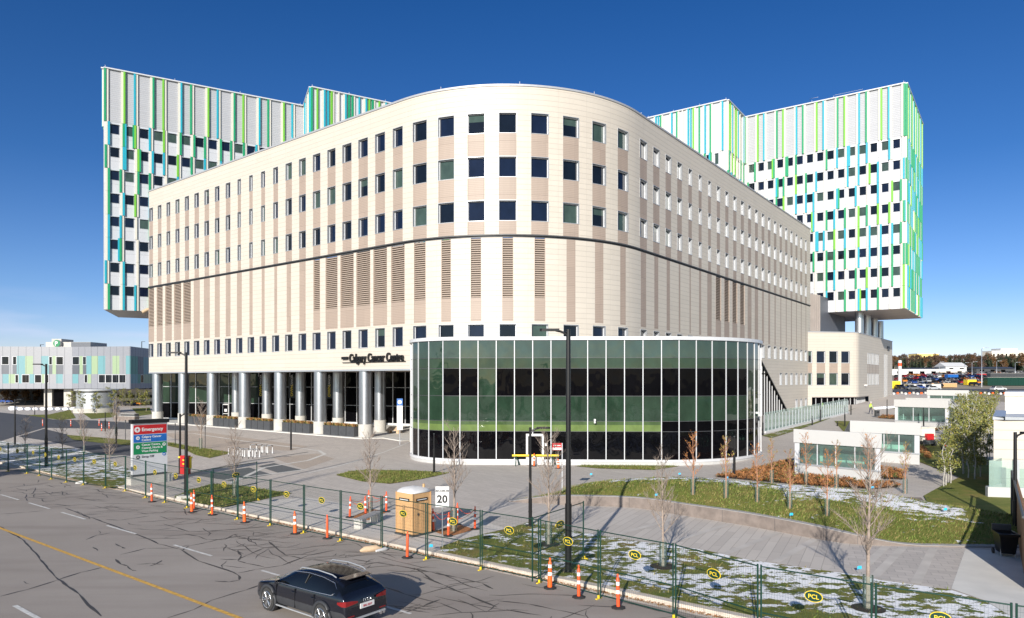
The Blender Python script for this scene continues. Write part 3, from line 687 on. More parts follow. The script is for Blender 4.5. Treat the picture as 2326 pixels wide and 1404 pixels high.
def slabline(mb, path, q0, q1, z0, z1, d0, d1, mi=0, step=.8):
    qs = uniq(path.breaks(q0, q1, step))
    for a, b in zip(qs, qs[1:]):
        o1 = path.at(a, d0)[0]; o2 = path.at(b, d0)[0]; i1 = path.at(a, d1)[0]; i2 = path.at(b, d1)[0]
        mb.face([(*o1, z0), (*o2, z0), (*o2, z1), (*o1, z1)], mi); mb.face([(*o1, z1), (*o2, z1), (*i2, z1), (*i1, z1)], mi); mb.face([(*i1, z0), (*i2, z0), (*o2, z0), (*o1, z0)], mi)
        mb.face([(*i2, z0), (*i1, z0), (*i1, z1), (*i2, z1)], mi)
    for q, s in ((q0, 1), (q1, -1)):
        o1 = path.at(q, d0)[0]; i1 = path.at(q, d1)[0]; mb.face([(*o1, z0), (*o1, z1), (*i1, z1), (*i1, z0)][::s], mi)
def frame_at(path, q, d=0):
    p, n = path.at(q, d); t = Vector((-n.y, n.x)); return p, t, n, atan2(t.y, t.x)
# windows: local x along the wall, +y into the wall, z up
WCACHE = {}
def window_meshes(w, h, depth, lip=.05, fr=.07):
    k = (round(w, 1), h, depth)
    if k in WCACHE: return WCACHE[k]
    f = MB(); x = w / 2
    f.face([(-x, 0, 0), (-x, depth, 0), (-x, depth, h), (-x, 0, h)], 0); f.face([(x, depth, 0), (x, 0, 0), (x, 0, h), (x, depth, h)], 0)
    f.face([(-x, 0, 0), (x, 0, 0), (x, depth, 0), (-x, depth, 0)], 0); f.face([(-x, depth, h), (x, depth, h), (x, 0, h), (-x, 0, h)], 0)
    for a, b, c, e in ((-x - lip, -x, -lip, h + lip), (x, x + lip, -lip, h + lip), (-x, x, -lip, 0), (-x, x, h, h + lip)): f.box(a, b, -.035, .03, c, e, 0)
    for a, b, c, e in ((-x + .003, -x + fr, .003, h - .003), (x - fr, x - .003, .003, h - .003), (-x + fr, x - fr, .003, fr), (-x + fr, x - fr, h - fr, h - .003)): f.box(a, b, depth - .10, depth, c, e, 1)
    me = bpy.data.objects; fo = f.build('window', ['alu', 'alu_white']); fm = fo.data; bpy.data.objects.remove(fo)
    ps = []
    for m in ('pane', 'pane_blue', 'pane_blind'):
        p = MB(); p.face([(-x, depth - .03, 0), (x, depth - .03, 0), (x, depth - .03, h), (-x, depth - .03, h)]); po = p.build('pane', m); ps.append(po.data); bpy.data.objects.remove(po)
    p = MB(); e_ = h * .38; p.face([(-x, depth - .03, 0), (x, depth - .03, 0), (x, depth - .03, h - e_), (-x, depth - .03, h - e_)], 0); p.face([(-x, depth - .035, h - e_), (x, depth - .035, h - e_), (x, depth - .035, h), (-x, depth - .035, h)], 1); po = p.build('pane', ['pane', 'pane_blind']); ps.append(po.data); bpy.data.objects.remove(po)
    WCACHE[k] = (fm, ps, f, (x, depth, h)); return WCACHE[k]
def add_window(parent, path, q, z, w, h, depth, rnd, stuff=None, blind=.14):
    p1 = path.at(q - w / 2)[0]; p2 = path.at(q + w / 2)[0]; c = (p1 + p2) / 2; t = (p2 - p1).normalized(); ww = (p2 - p1).length
    M = Matrix.Translation((c.x, c.y, z)) @ Matrix.Rotation(atan2(t.y, t.x), 4, 'Z')
    fm, ps, f, (x, dd, hh) = window_meshes(round(ww, 1), h, depth)
    sx = ww / round(ww, 1); M = M @ Matrix.Scale(sx, 4, (1, 0, 0))
    v = rnd.random(); pi_ = 2 if v < blind else (1 if v < .6 else 0)
    if stuff is not None:
        n = len(stuff.v); stuff.v += [tuple(M @ Vector(p)) for p in f.v]; stuff.f += [tuple(i + n for i in fa) for fa in f.f]; stuff.m += f.m; stuff.uv += f.uv; stuff.sm += f.sm
        stuff.face([M @ Vector(p) for p in ((-x, dd - .03, 0), (x, dd - .03, 0), (x, dd - .03, hh), (-x, dd - .03, hh))], 2 + pi_)
        return
    o = bpy.data.objects.new('window', fm); COL.objects.link(o); o.parent = parent; o.matrix_local = M
    pn = bpy.data.objects.new('pane', ps[3 if .62 < v < .70 else pi_]); COL.objects.link(pn); pn.parent = o
def shift(path, origin): return path   # (things stand at the world origin of their builder)

# ------------------------------------------------------------------ the main building
O = Vector((-.63, 100.3)); RR = 20.7; AL, AR = 38.1, 53.1
nL = Vector((-sin(R(AL)), -cos(R(AL)))); nR = Vector((sin(R(AR)), -cos(R(AR)))); uL = Vector((-cos(R(AL)), sin(R(AL)))); uR = Vector((cos(R(AR)), sin(R(AR))))
TL = O + nL * RR; TR = O + nR * RR
LL = 65.7; LR = 85.0; r0 = 1.0
EL = TL + uL * LL; ER = TR + uR * LR
path = Path(); cL = EL - nL * r0
path.line(cL - uR * 0 + uL * r0 - nL * 26, cL + uL * r0); q_end = path.L
path.arc(cL, r0, -AL - 90, -AL)
QL0 = path.L; path.line(EL, TL); QA = path.L; path.arc(O, RR, -AL, AR); QR = path.L; path.line(TR, ER); QE = path.L
qL = lambda k: QA - (.6 + 3.215 * k)
arc_th = [-29.9, -19.9, -9.8, .4, 10.7, 21.3, 32.2, 43.6]
colsA = [QA + R(t + AL) * RR for t in arc_th]
qRk = lambda k: QR + 1.6 + 3.79 * k
Z_SOF, Z_B0, Z_B1, Z_TAN, Z_STR, Z_ROOF = 8.8, 11.5, 13.85, 14.2, 24.15, 41.15
up_w = {}
wl = [.53, .56, .56, .56, .52, .50, .48, .46, .36, .31, .28, .28, .40, .41, .44, .44, .42, .42, .40, .40, .42]
wins = [(qL(k), 3.215 * wl[k]) for k in range(21)] + [(q, 2.02) for q in colsA] + [(qRk(k), 3.79 * w) for k, w in enumerate([.52, .50, .47, .42, .33, .30, .30, .36, .38, .40, .42, .42, .42, .42, .40, .40, .40, .40, .38, .38, .38, .36])]
lowl = [.75, .8, .85, .85, .8, .46, .45, .33, .22, .24, .27, .43, .43, .47, .58, .62, .80, .78, .75, .7, .7]
strips = [(qL(k), 3.215 * lowl[k], k <= 5 or k >= 16) for k in range(21)] + [(q, w, i < 5) for i, (q, w) in enumerate(zip(colsA, (1.75, 1.25, 1.27, 1.28, 1.28, 1.15, 1.28, 1.1)))]
strips += [(qRk(k), 3.79 * w, 7 <= k <= 10) for k, w in enumerate([.40, .32, .28, .14, .12, .22, .48, .62, .62, .62, .62, .55, .5, .3, .3, .2, .15, .15, .2, .15, .15, .12])]
RW = [(25.75, 28.05), (30.78, 33.08), (35.81, 38.11)]
main = thing('hospital_building', (0, 0, 0), 'big cream hospital block with a rounded corner and rows of square dark windows', 'hospital')
def main_building():
    rnd = random.Random(11); mb = MB()
    def incol(q, cols):
        for c in cols:
            if abs(q - c[0]) < c[1] / 2: return c
        return None
    ex = [c[0] + s * c[1] / 2 for c in wins for s in (-1, 1)]
    def up(q, z):
        c = incol(q, wins)
        if c is None: return 0
        for a, b in RW:
            if a < z < b: return None
        return 1 if z < RW[2][1] else 0
    wallgrid(mb, path, 0, QE, [Z_STR, Z_ROOF] + [z for r in RW for z in r], up, 0, ex)
    ex2 = [c[0] + s * c[1] / 2 for c in strips for s in (-1, 1)]
    def lowz(q, z):
        c = incol(q, strips)
        if c is None: return 0
        if c[2] and z > 16.9: return None
        return 1
    wallgrid(mb, path, 0, QE, [Z_TAN, 16.9, Z_STR - .35], lowz, 0, ex2)
    # bottom window row and the lower part of the right wing with its raking cut
    bw = [(qL(k), 1.75) for k in range(21)] + [(q, 1.9) for q in colsA] + [(qRk(k), 1.75) for k in range(22)]
    ex3 = [c[0] + s * c[1] / 2 for c in bw for s in (-1, 1)]
    wallgrid(mb, path, 0, QE, [Z_SOF, Z_B0, Z_B1, Z_TAN], lambda q, z: None if (Z_B0 < z < Z_B1 and incol(q, bw)) or (z < Z_B0 and QR + 20 < q < QR + 53.47) else 0, 0, ex3 + [QR + 20, QR + 53.47])
    QD0 = QR + 49.3; QD1 = QR + 67.3    # raking edge from z 11 down to the ground
    def rake(q): return 11.3 - (q - QD0) / (QD1 - QD0) * 10.5
    QM = QD0 + 4.17
    bw2 = [(qRk(k), 1.5, k) for k in range(22)]
    ex4 = [c[0] + s * c[1] / 2 for c in bw2 for s in (-1, 1)]
    B0, B1, C0, C1 = 6.4, 8.75, 1.2, 3.3
    def low2(q, z):
        if q < QD1:
            return None
        c = incol(q, bw2)
        if c and B0 < z < B1: return None
        if c and c[2] >= 19 and C0 < z < C1: return None
        return 0
    wallgrid(mb, path, QD1, QE, [-.5, C0, C1, B0, B1, Z_SOF], low2, 0, ex4)
    pa, pb = path.at(QD0)[0], path.at(QM)[0]; mb.face([(*pa, rake(QD0)), (*pb, Z_SOF), (*pb, Z_B0), (*pa, Z_B0)], 0, [(QD0, rake(QD0)), (QM, Z_SOF), (QM, Z_B0), (QD0, Z_B0)])
    pts = uniq([QM, QD1] + [e for e in ex4 if QM < e < QD1])
    bk = [c for c in bw2 if QD0 + 11 < c[0] < QD1 - .8]
    for a, b in zip(pts, pts[1:]):
        ra, rb = rake(a), rake(b); pa = path.at(a)[0]; pb = path.at(b)[0]; c = incol((a + b) / 2, bk)
        if c:
            mb.face([(*pa, ra), (*pb, rb), (*pb, B0), (*pa, B0)], 0, [(a, ra), (b, rb), (b, B0), (a, B0)])
            mb.face([(*pa, B1), (*pb, B1), (*pb, Z_SOF), (*pa, Z_SOF)], 0, [(a, B1), (b, B1), (b, Z_SOF), (a, Z_SOF)])
        else: mb.face([(*pa, ra), (*pb, rb), (*pb, Z_SOF), (*pa, Z_SOF)], 0, [(a, ra), (b, rb), (b, Z_SOF), (a, Z_SOF)])
    # fill of low2 columns that are windows in the raked part
    e1 = path.at(QE)[0]; e2 = e1 - nR * 30
    mb.face([(*e1, -.5), (*e2, -.5), (*e2, Z_ROOF), (*e1, Z_ROOF)], 0, [(0, 0), (30, 0), (30, Z_ROOF), (0, Z_ROOF)])
    mb.build('wall', ['cream', 'tan'], main)
    # coping, floor strip, soffit edge
    m = MB(); slabline(m, path, 0, QE, Z_ROOF, Z_ROOF + .22, -.10, .5); m.build('roof_coping', 'coping', main)
    m = MB(); slabline(m, path, 0, QE, Z_STR - .14, Z_STR, -.16, .1, 0)
    slabline(m, path, 0, QE, Z_STR - .35, Z_STR - .14, .08, .12, 0); m.build('floor_trim', 'darkgrey', main)
    m = MB(); slabline(m, path, 0, QR + 20, Z_SOF - .22, Z_SOF, -.05, .35, 0); m.build('soffit_edge', 'alu', main)
    m = MB(); poly = [path.at(q, .3)[0] for q in uniq(path.breaks(0, QE, 1.5))] + [e2]
    m.face([(p.x, p.y, Z_ROOF - .3) for p in poly]); m.build('roof', 'coping', main)
    m = MB(); m.face([(p.x, p.y, Z_SOF - .1) for p in reversed(poly)]); m.build('soffit', 'soffit', main)
    # louvres
    nl = 0
    for q, w, lv in strips:
        if not lv: continue
        m = MB(); p1 = path.at(q - w / 2)[0]; p2 = path.at(q + w / 2)[0]; c = (p1 + p2) / 2; t = (p2 - p1).normalized(); W = (p2 - p1).length / 2; a = atan2(t.y, t.x)
        m.face([(-W, .3, 0), (W, .3, 0), (W, .3, 6.9), (-W, .3, 6.9)], 1)
        for k in range(27):
            z = .05 + k * .255; m.mesh([(-W, .02, z), (W, .02, z), (W, .2, z + .13), (-W, .2, z + .13), (-W, .02, z + .035), (W, .02, z + .035), (W, .2, z + .165), (-W, .2, z + .165)], [(0, 3, 2, 1), (4, 5, 6, 7), (0, 1, 5, 4), (2, 3, 7, 6)], 0)
        m.box(-W, -W + .05, -.01, .3, 0, 6.9, 0); m.box(W - .05, W, -.01, .3, 0, 6.9, 0)
        m.build('louvre', ['tan_flat', 'louvre_back'], main, (c.x, c.y, 16.9), a)
    # windows: the ones that show largest one by one
    st = MB(); cand = []
    for z0, z1 in RW:
        for q, w in wins: cand.append((q, z0, w, z1 - z0))
    for q, w in bw: cand.append((q, Z_B0, w, Z_B1 - Z_B0))
    for q, w, k in bw2:
        if q > QD0 + 11: cand.append((q, B0, w, B1 - B0))
        if k >= 19: cand.append((q, C0, w, C1 - C0))
    def px(c):
        a = path.at(c[0] - c[2] / 2)[0]; b = path.at(c[0] + c[2] / 2)[0]; x0, y0 = proj(a.x, a.y, c[1]); x1, _ = proj(b.x, b.y, c[1])
        if c[1] < 12 and 935 < x0 < 1722 and y0 > 772: return 0
        return (x1 - x0) * (F / a.y * c[3])
    cand.sort(key=px, reverse=True)
    for i, (q, z, w, h) in enumerate(cand):
        add_window(main, path, q, z, w, h, .42, rnd, st if i >= 100 else None, .16 if z > 20 else .05)
    tag(st.build('smaller_windows', ['alu', 'alu_white', 'pane', 'pane_blue', 'pane_blind'], main), kind='stuff')
    return QD0, QD1, rake
MT['tan_flat'] = mat('tan louvre blade', (.43, .35, .29), .5, var=.04)
MT['louvre_back'] = mat('dark louvre backing', (.20, .165, .14), .7)
QD0, QD1, rake = main_building()
def colonnade():
    # steel clad columns on concrete plinths
    def column(parent, x, y, r, z0, z1, zc):
        m = MB(); m.tube([(0, 0, zc - z0), (0, 0, z1 - z0)], r, 28); m.tube([(0, 0, (z1 + zc) / 2 - z0 - 1.2), (0, 0, (z1 + zc) / 2 - z0 - 1.17)], r + .012, 28); m.tube([(0, 0, (z1 + zc) / 2 - z0 + 1.4), (0, 0, (z1 + zc) / 2 - z0 + 1.43)], r + .012, 28)
        e = m.build('column', 'column', parent, (x, y, z0))
        m = MB(); m.tube([(0, 0, 0), (0, 0, zc - z0)], r + .06, 28); m.build('plinth', 'concrete', e)
    for k in range(8):
        q = QA - (28.4 - 20.7) - 9.47 * k + 9.47; p = path.at(q, .95)[0]
        column(main, p.x, p.y, .86, -.3, Z_SOF - .1, 1.75)
    for k in range(5):
        s = 33.9 + 9.4 * k; p = path.at(QA - (s - 20.7), 8.2)[0]; column(main, p.x, p.y, .80, -.3, Z_SOF - .1, 1.75)
    # raised concrete terrace
    m = MB(); a = path.at(QL0 + 1, 0)[0]; b = path.at(QA, 0)[0]; c = path.at(QA, 26)[0]; d = path.at(QL0 + 1, 26)[0]
    a1 = path.at(QL0 + 1, -.9)[0]; b1 = path.at(QA - 6.2, -.9)[0]; b2 = path.at(QA - 5, 1.5)[0]
    m.prism([a1, b1, b2, b, c, d], -.05, .10); tag(m.build('terrace_slab', 'slab', main))
    # entrance curtain wall set back under the soffit
    pl = [Vector((-66.5, 128.5)), Vector((-54.5, 127.8)), Vector((-18.0, 111.8)), Vector((-4.0, 105.5)), Vector((6, 101))]
    gp_ = Path()
    for u, v in zip(pl, pl[1:]): gp_.line(u, v)
    g1 = MB(); mu = MB()
    def cls(q, z):
        if q < 22: return 1 if z < 3.2 else 0
        return 1
    wallgrid(g1, gp_, 0, gp_.L, [.1, 3.2, 6.2, Z_SOF - .1], cls, 0, [22])
    cw = g1.build('curtain_wall', ['green_glass', 'black_glass'], main)
    i = 0; q = 1.2
    while q < gp_.L - 1:
        p, t, n, a = frame_at(gp_, q); mu.box(-.05, .05, -.16, -.01, .1, Z_SOF - .1, 0, Matrix.Translation((p.x, p.y, 0)) @ Matrix.Rotation(a, 4, 'Z')); q += 2.35
    slabline(mu, gp_, 0, gp_.L, 6.15, 6.22, -.03, 0, 0, 5); slabline(mu, gp_, 0, gp_.L, 3.16, 3.23, -.03, 0, 0, 5); slabline(mu, gp_, 0, gp_.L, .1, .42, -.08, 0, 0, 5)
    mu.build('mullions', 'alu_white', main)
    for q in (14.6, 19.6):
        p, t, n, a = frame_at(gp_, q); d = MB()
        for x0, x1, z0, z1 in ((-.75, -.62, 0, 2.9), (.62, .75, 0, 2.9), (-.62, .62, 2.75, 2.9), (-.62, .62, 0, .2), (-.62, .62, 1.1, 1.2)): d.box(x0, x1, -.24, -.17, z0, z1)
        e = d.build('entrance_door', 'white', main, (p.x, p.y, .12), a)
        d = MB(); d.face([(-.62, -.19, .2), (.62, -.19, .2), (.62, -.19, 2.75), (-.62, -.19, 2.75)]); d.build('glass', 'black_glass', e)
        if q < 15: d = MB(); d.box(-.3, .3, -.2, -.195, 1.5, 2.0); d.build('notice', 'white', e)
    # tall banners inside the lobby glass, black with white and yellow lettering
    for px_ in (593, 668, 749, 842):
        q = min(((abs(proj(*gp_.at(k * .5)[0], 5)[0] - px_), k * .5) for k in range(int(gp_.L * 2))))[1]
        p, t, n, a = frame_at(gp_, q, -.25)
        b = MB(); b.box(-.75, .75, -.02, .02, 4.3, 8.0); bn = b.build('banner', 'black', main, (p.x, p.y, 0), a)
        Mx = Matrix.Translation((.12, -.03, 4.55)) @ UP @ Matrix.Rotation(R(90), 4, 'Z')
        text_obj('lettering', 'OWN.', .75, 'yellow', bn, Mx @ Matrix.Translation((0, -.1, 0)), .01, .01, 'LEFT')
        text_obj('lettering', 'CANCER', .55, 'white', bn, Mx @ Matrix.Translation((1.75, -.05, 0)), .01, .008, 'LEFT', .9)
    # lettering on the facade
    q0 = QA - 9.5; txt = 'Calgary Cancer Centre'
    p, t, n, a = frame_at(path, q0, -.22)
    me = text_mb(txt, 1.5, .22, .016, 'LEFT', 1.05); w = max(v.co.x for v in me.vertices)
    me.transform(Matrix.Translation((p.x, p.y, 9.75)) @ Matrix.Rotation(a, 4, 'Z') @ Matrix.Scale(10.1 / w, 4, (1, 0, 0)) @ UP); me.materials.clear(); me.materials.append(MT['black'])
    s = link('building_sign', me, main)
    d = MB(); d.box(-1.5, -.35, -.12, .12, 10.1, 10.45, 0, Matrix.Translation((p.x, p.y, 0)) @ Matrix.Rotation(a, 4, 'Z'))
    d.box(-1.5, 10.4, .03, .10, 9.64, 9.72, 0, Matrix.Translation((p.x, p.y, 0)) @ Matrix.Rotation(a, 4, 'Z')); d.build('sign_bracket', 'black', s)
    # glazing below the raking cladding edge on the right wing
    m = MB(); qs = uniq([QR + 20 + i * 1.6 for i in range(32)])
    mu = MB()
    for u, v in zip(qs, qs[1:]):
        zt = lambda q: rake(q) + .4 if q > QD0 else 11.4
        if zt(u) < .6: continue
        pa = path.at(u, .6)[0]; pb = path.at(v, .6)[0]
        m.face([(*pa, -.3), (*pb, -.3), (*pb, max(-.2, zt(v))), (*pa, zt(u))], 0)
        mu.box(-.04, .04, -.12, 0, -.3, zt(u), 0, Matrix.Translation((pa.x, pa.y, 0)) @ Matrix.Rotation(R(AR), 4, 'Z'))
    m.build('raked_glazing', 'black_glass', main); mu.build('glazing_bars', 'alu_white', main)
    # silver edge along the rake
    m = MB(); a_ = path.at(QD0, -.03)[0]; b_ = path.at(QD1, -.03)[0]; m.tube([(*a_, rake(QD0)), (*b_, rake(QD1))], .09, 6); m.build('rake_trim', 'darkgrey', main)
    # roof rods
    for q in [QL0 + 5 + i * 9.5 for i in range(20)]:
        m = MB(); p = path.at(q, .2)[0]; m.tube([(0, 0, .2), (0, 0, .62)], .025, 5); m.build('anchor_rod', 'alu_white', main, (*p, Z_ROOF))
colonnade()
# ------------------------------------------------------------------ glass podium
pod = thing('glass_building', (0, 0, 0), 'wide dark green curved glass volume with black bands standing in front of the cream block', 'glass building')
def podium():
    pa = Path(); pa.line((-9.7, 80), (-9.7, 67.2)); pa.arc((-3.6, 67.2), 6.1, -90, -6)
    pt = pa.at(pa.L)[0]; pa.line(pt, (14.0, 60.4)); p2 = pa.at(pa.L)[0]
    pa.arc((13.2, 72.4), 12.0, 3.5, 88); p3 = pa.at(pa.L)[0]; pa.line(p3, (25.2, 86))
    ZT = 10.95; Z = [0.5, 2.95, 3.85, 6.05, 8.48, 9.4, ZT]
    q0 = 12.8 - 2.6; qs = [q0 + 1.6 * i for i in range(40)]
    qs = [q for q in qs if q < pa.L - 2]
    tint = random.Random(4)
    bays = 0
    for i, (a, b) in enumerate(zip(qs, qs[1:])):
        m = MB(); left = pa.at((a + b) / 2)[0].x < -9
        mid = pa.at((a + b) / 2)[0]; px_ = proj(mid.x, mid.y, 5)[0]
        green_col = px_ < 1000 or 1105 < px_ < 1147 or px_ > 1688
        def cls(q, z):
            if z < Z[1]: return 5
            if z < Z[2]: return 2 if px_ < 1519 else (1 if z < 3.85 else 0)
            if z < Z[3]: return 0
            if z < Z[4]: return 0 if green_col else 1
            return 0 if z < Z[5] else 4
        A = pa.at(a + .02, 0)[0]; B = pa.at(b - .02, 0)[0]
        for z, zz in zip(Z, Z[1:]):
            k = cls(0, (z + zz) / 2)
            if k == 2:
                m.face([(*A, z), (*B, z), (*B, zz - .32), (*A, zz - .32)], 2); m.face([(*A, zz - .32), (*B, zz - .32), (*B, zz), (*A, zz)], 3)
            else: m.face([(*A, z + .02), (*B, z + .02), (*B, zz - .02), (*A, zz - .02)], k)
        m.build('glass_bay', ['green_glass', 'black_glass', 'lime_glass', 'lime_glass2', 'sky_tint_glass', 'black_glass_low'], pod); bays += 1
    for q in qs:
        p, t, n, a = frame_at(pa, q); m = MB(); m.box(-.036, .036, -.07, .04, .45, ZT + .02); m.build('mullion', 'alu_white', pod, (p.x, p.y, 0), a)
    e = pa.L
    m = MB(); slabline(m, pa, 0, e, ZT, ZT + .30, -.18, .6); m.build('roof_fascia', 'alu_white', pod)
    m = MB(); slabline(m, pa, 0, e, -.3, .28, -.06, .3, 0); m.build('base_wall', 'white_panel', pod)
    m = MB(); slabline(m, pa, 0, e, .28, .5, -.12, .3, 0); m.build('sill', 'alu_white', pod)
    m = MB()
    for z in (2.95, 3.85, 6.05, 8.48, 9.4): slabline(m, pa, 0, e, z - .02, z + .02, -.015, .05, 0)
    m.build('transom', 'darkgrey', pod)
    m = MB(); poly = [pa.at(q, .4)[0] for q in uniq(pa.breaks(0, e, 1.5))]; m.face([(p.x, p.y, ZT + .15) for p in poly]); m.build('roof', 'coping', pod)
    # door in the front
    qd = min((abs(proj(*pa.at(k * .2)[0], 1)[0] - 1213), k * .2) for k in range(int(pa.L * 5)))[1]
    p, t, n, a = frame_at(pa, qd); d = MB()
    for x0, x1, z0, z1 in ((-.78, -.6, .05, 2.75), (.6, .78, .05, 2.75), (-.6, .6, 2.55, 2.75), (-.6, .6, .05, .75)): d.box(x0, x1, -.27, -.19, z0, z1)
    d = d.build('door', 'white', pod, (p.x, p.y, 0), a); m = MB(); m.face([(-.6, -.21, .75), (.6, -.21, .75), (.6, -.21, 2.55), (-.6, -.21, 2.55)]); m.build('glass', 'black_glass', d)
    m = MB(); m.box(.85, 1.1, -.3, -.25, 1.7, 1.95); m.build('notice', 'white', d)
    # security camera near the lower right
    for px_, z in ((1353, 3.9), (1715, 4.3)):
        qd = min((abs(proj(*pa.at(k * .2)[0], 4)[0] - px_), k * .2) for k in range(int(pa.L * 5)))[1]; p, t, n, a = frame_at(pa, qd)
        m = MB(); m.box(-.08, .08, -.45, -.1, z, z + .16); m.tube([(-.0, -.4, z - .02), (0, -.4, z - .2)], .09, 8); m.build('security_camera', 'white', pod, (p.x, p.y, 0), a)
    return pa
podpath = podium()

# ------------------------------------------------------------------ patterned ward towers
ROOFLINE = [(334, 441), (412, 409), (511.7, 372), (611.5, 337), (699, 307), (780, 278), (905, 232), (1003, 206), (1129, 197), (1260, 206), (1440, 259), (1560, 335.5), (1688, 428), (1787, 489.6), (1834, 522)]
def hidden(px, py):
    return 336 < px < 1832 and py > lerp_tab(px, ROOFLINE) + 6
def tower_face(T, a, b, zb, zt, rows, nb, off, bay, seed, upper, wh=2.0, stuff=None, dense=False, winfrac=.58, first=0):
    """a->b left to right seen from outside"""
    rnd = random.Random(seed); pth = Path().line(a, b); L = pth.L
    w = MB(); ztop_rows = rows[0] + .35 if rows else zb
    def cls(q, z): return 1 if (z > upper and not dense) else 0
    wallgrid(w, pth, 0, L, [zb, upper, zt], cls)
    w.build('wall', ['tower_white', 'tower_grey'], T)
    m = MB(); slabline(m, pth, 0, L, zt, zt + .25, -.5, .6, 0, 50); m.build('roof_edge', 'alu_white', T)
    fins = MB(); al = Matrix.Rotation(atan2((b - a).y, (b - a).x), 4, 'Z')
    def fin(q, w_, z0, z1, d, mi):
        p = pth.at(q)[0]; fins.box(-w_ / 2, w_ / 2, -d, -.002, z0 + .02, z1 - .02, mi, Matrix.Translation((p.x, p.y, 0)) @ al)
    bands = [(upper, zt)] + [(z - 2.98 - (0 if i < len(rows) - 1 else 0), z + 2.05) for i, z in enumerate(rows)]
    bands = [(upper, zt)]; zz = upper
    for i, z in enumerate(rows):
        z0 = rows[i + 1] + .42 if i < len(rows) - 1 else zb
        bands.append((z0, zz)); zz = z0
    k0 = -1
    seq = [1, 0, 3, 0, 2, 0, 1, 0]
    for bi, (z0, z1) in enumerate(bands):
        q = off - bay / 2; k = 0
        while q < L + .1:
            if q > -.05:
                if bi == 0:
                    c = [2, 3, 1, 3, 2, 3][k % 6] if dense else [2, 1, 3, 2, 1, 3][k % 6]
                    s = 1 if k % 2 else -1
                    fin(min(L - .2, max(.2, q)), .46, z0, z1, .30, 0)
                    if not dense or L > 16 or k % 2: fin(min(L - .1, max(.1, q + s * .42)), .38, z0, z1, .46, c)
                    if dense: fin(min(L - .1, q + bay * .5), .34, z0, z1, .42, (rnd.choice((0, 0, 0, 1, 2, 3)))) if rnd.random() < .5 else None
                else:
                    r = rnd.random(); s = rnd.choice((-1, 1))
                    fin(min(L - .2, max(.2, q + (-s) * .14)), .42, z0, z1, .28, 0)
                    if r < .85: fin(min(L - .1, max(.1, q + s * .30)), .40, z0, z1, .44, rnd.choice((1, 2, 2, 3, 3)))
                    if r < .12: fin(min(L - .1, max(.1, q + s * .66)), .34, z0, z1, .42, rnd.choice((1, 2, 3)))
            q += bay; k += 1
    fins.build('cladding_fins', ['fin_cream', 'fin_lime', 'fin_green', 'fin_teal'], T)
    n = 0
    for z in rows:
        for k in range(nb):
            q = off + k * bay
            if q > L - bay * .3: break
            p = pth.at(q)[0]; X, Y = proj(p.x, p.y, z)
            M = (q, z - wh, bay * winfrac, wh)
            add_flatwin(T, pth, *M, rnd, stuff if hidden(X, Y) else None)
    return pth
FW = {}
def add_flatwin(T, pth, q, z, w, h, rnd, stuff):
    key = (round(w, 2), h)
    if key not in FW:
        f = MB(); x = w / 2
        for a, b, c, e in ((-x - .05, -x, -.05, h + .05), (x, x + .05, -.05, h + .05), (-x, x, -.05, 0), (-x, x, h, h + .05)): f.box(a, b, -.05, -.002, c, e)
        f.box(-x - .05, x + .05, -.32, -.052, h + .0, h + .10)
        fo = f.build('window', 'alu'); fm = fo.data; bpy.data.objects.remove(fo); ps = []
        for m in ('pane', 'pane_blue', 'pane_blind'):
            p = MB(); p.face([(-x, -.012, 0), (x, -.012, 0), (x, -.012, h), (-x, -.012, h)]); po = p.build('pane', m); ps.append(po.data); bpy.data.objects.remove(po)
        FW[key] = (fm, ps, f, x, h)
    fm, ps, f, x, h = FW[key]; p, t, n, a = frame_at(pth, q); M = Matrix.Translation((p.x, p.y, z)) @ Matrix.Rotation(a, 4, 'Z'); v = rnd.random(); k = 2 if v < .28 else (1 if v < .6 else 0)
    if stuff is not None:
        nn = len(stuff.v); stuff.v += [tuple(M @ Vector(p)) for p in f.v]; stuff.f += [tuple(i + nn for i in fa) for fa in f.f]; stuff.m += f.m; stuff.uv += f.uv; stuff.sm += f.sm
        stuff.face([M @ Vector(q_) for q_ in ((-x, -.012, 0), (x, -.012, 0), (x, -.012, h), (-x, -.012, h))], 1 + k); return
    o = link('window', fm, T); o.matrix_local = M; pn = link('pane', ps[k], o)
def quadbody(T, poly, zb, zt, name='rear_walls'):
    m = MB(); m.prism(poly, zb, zt, 0, True, True, False, 1); m.build(name, ['tower_white_flat', 'soffit'], T)
MT['tower_white_flat'] = mat('white tower side panel', (.74, .75, .78), .4, var=.04)
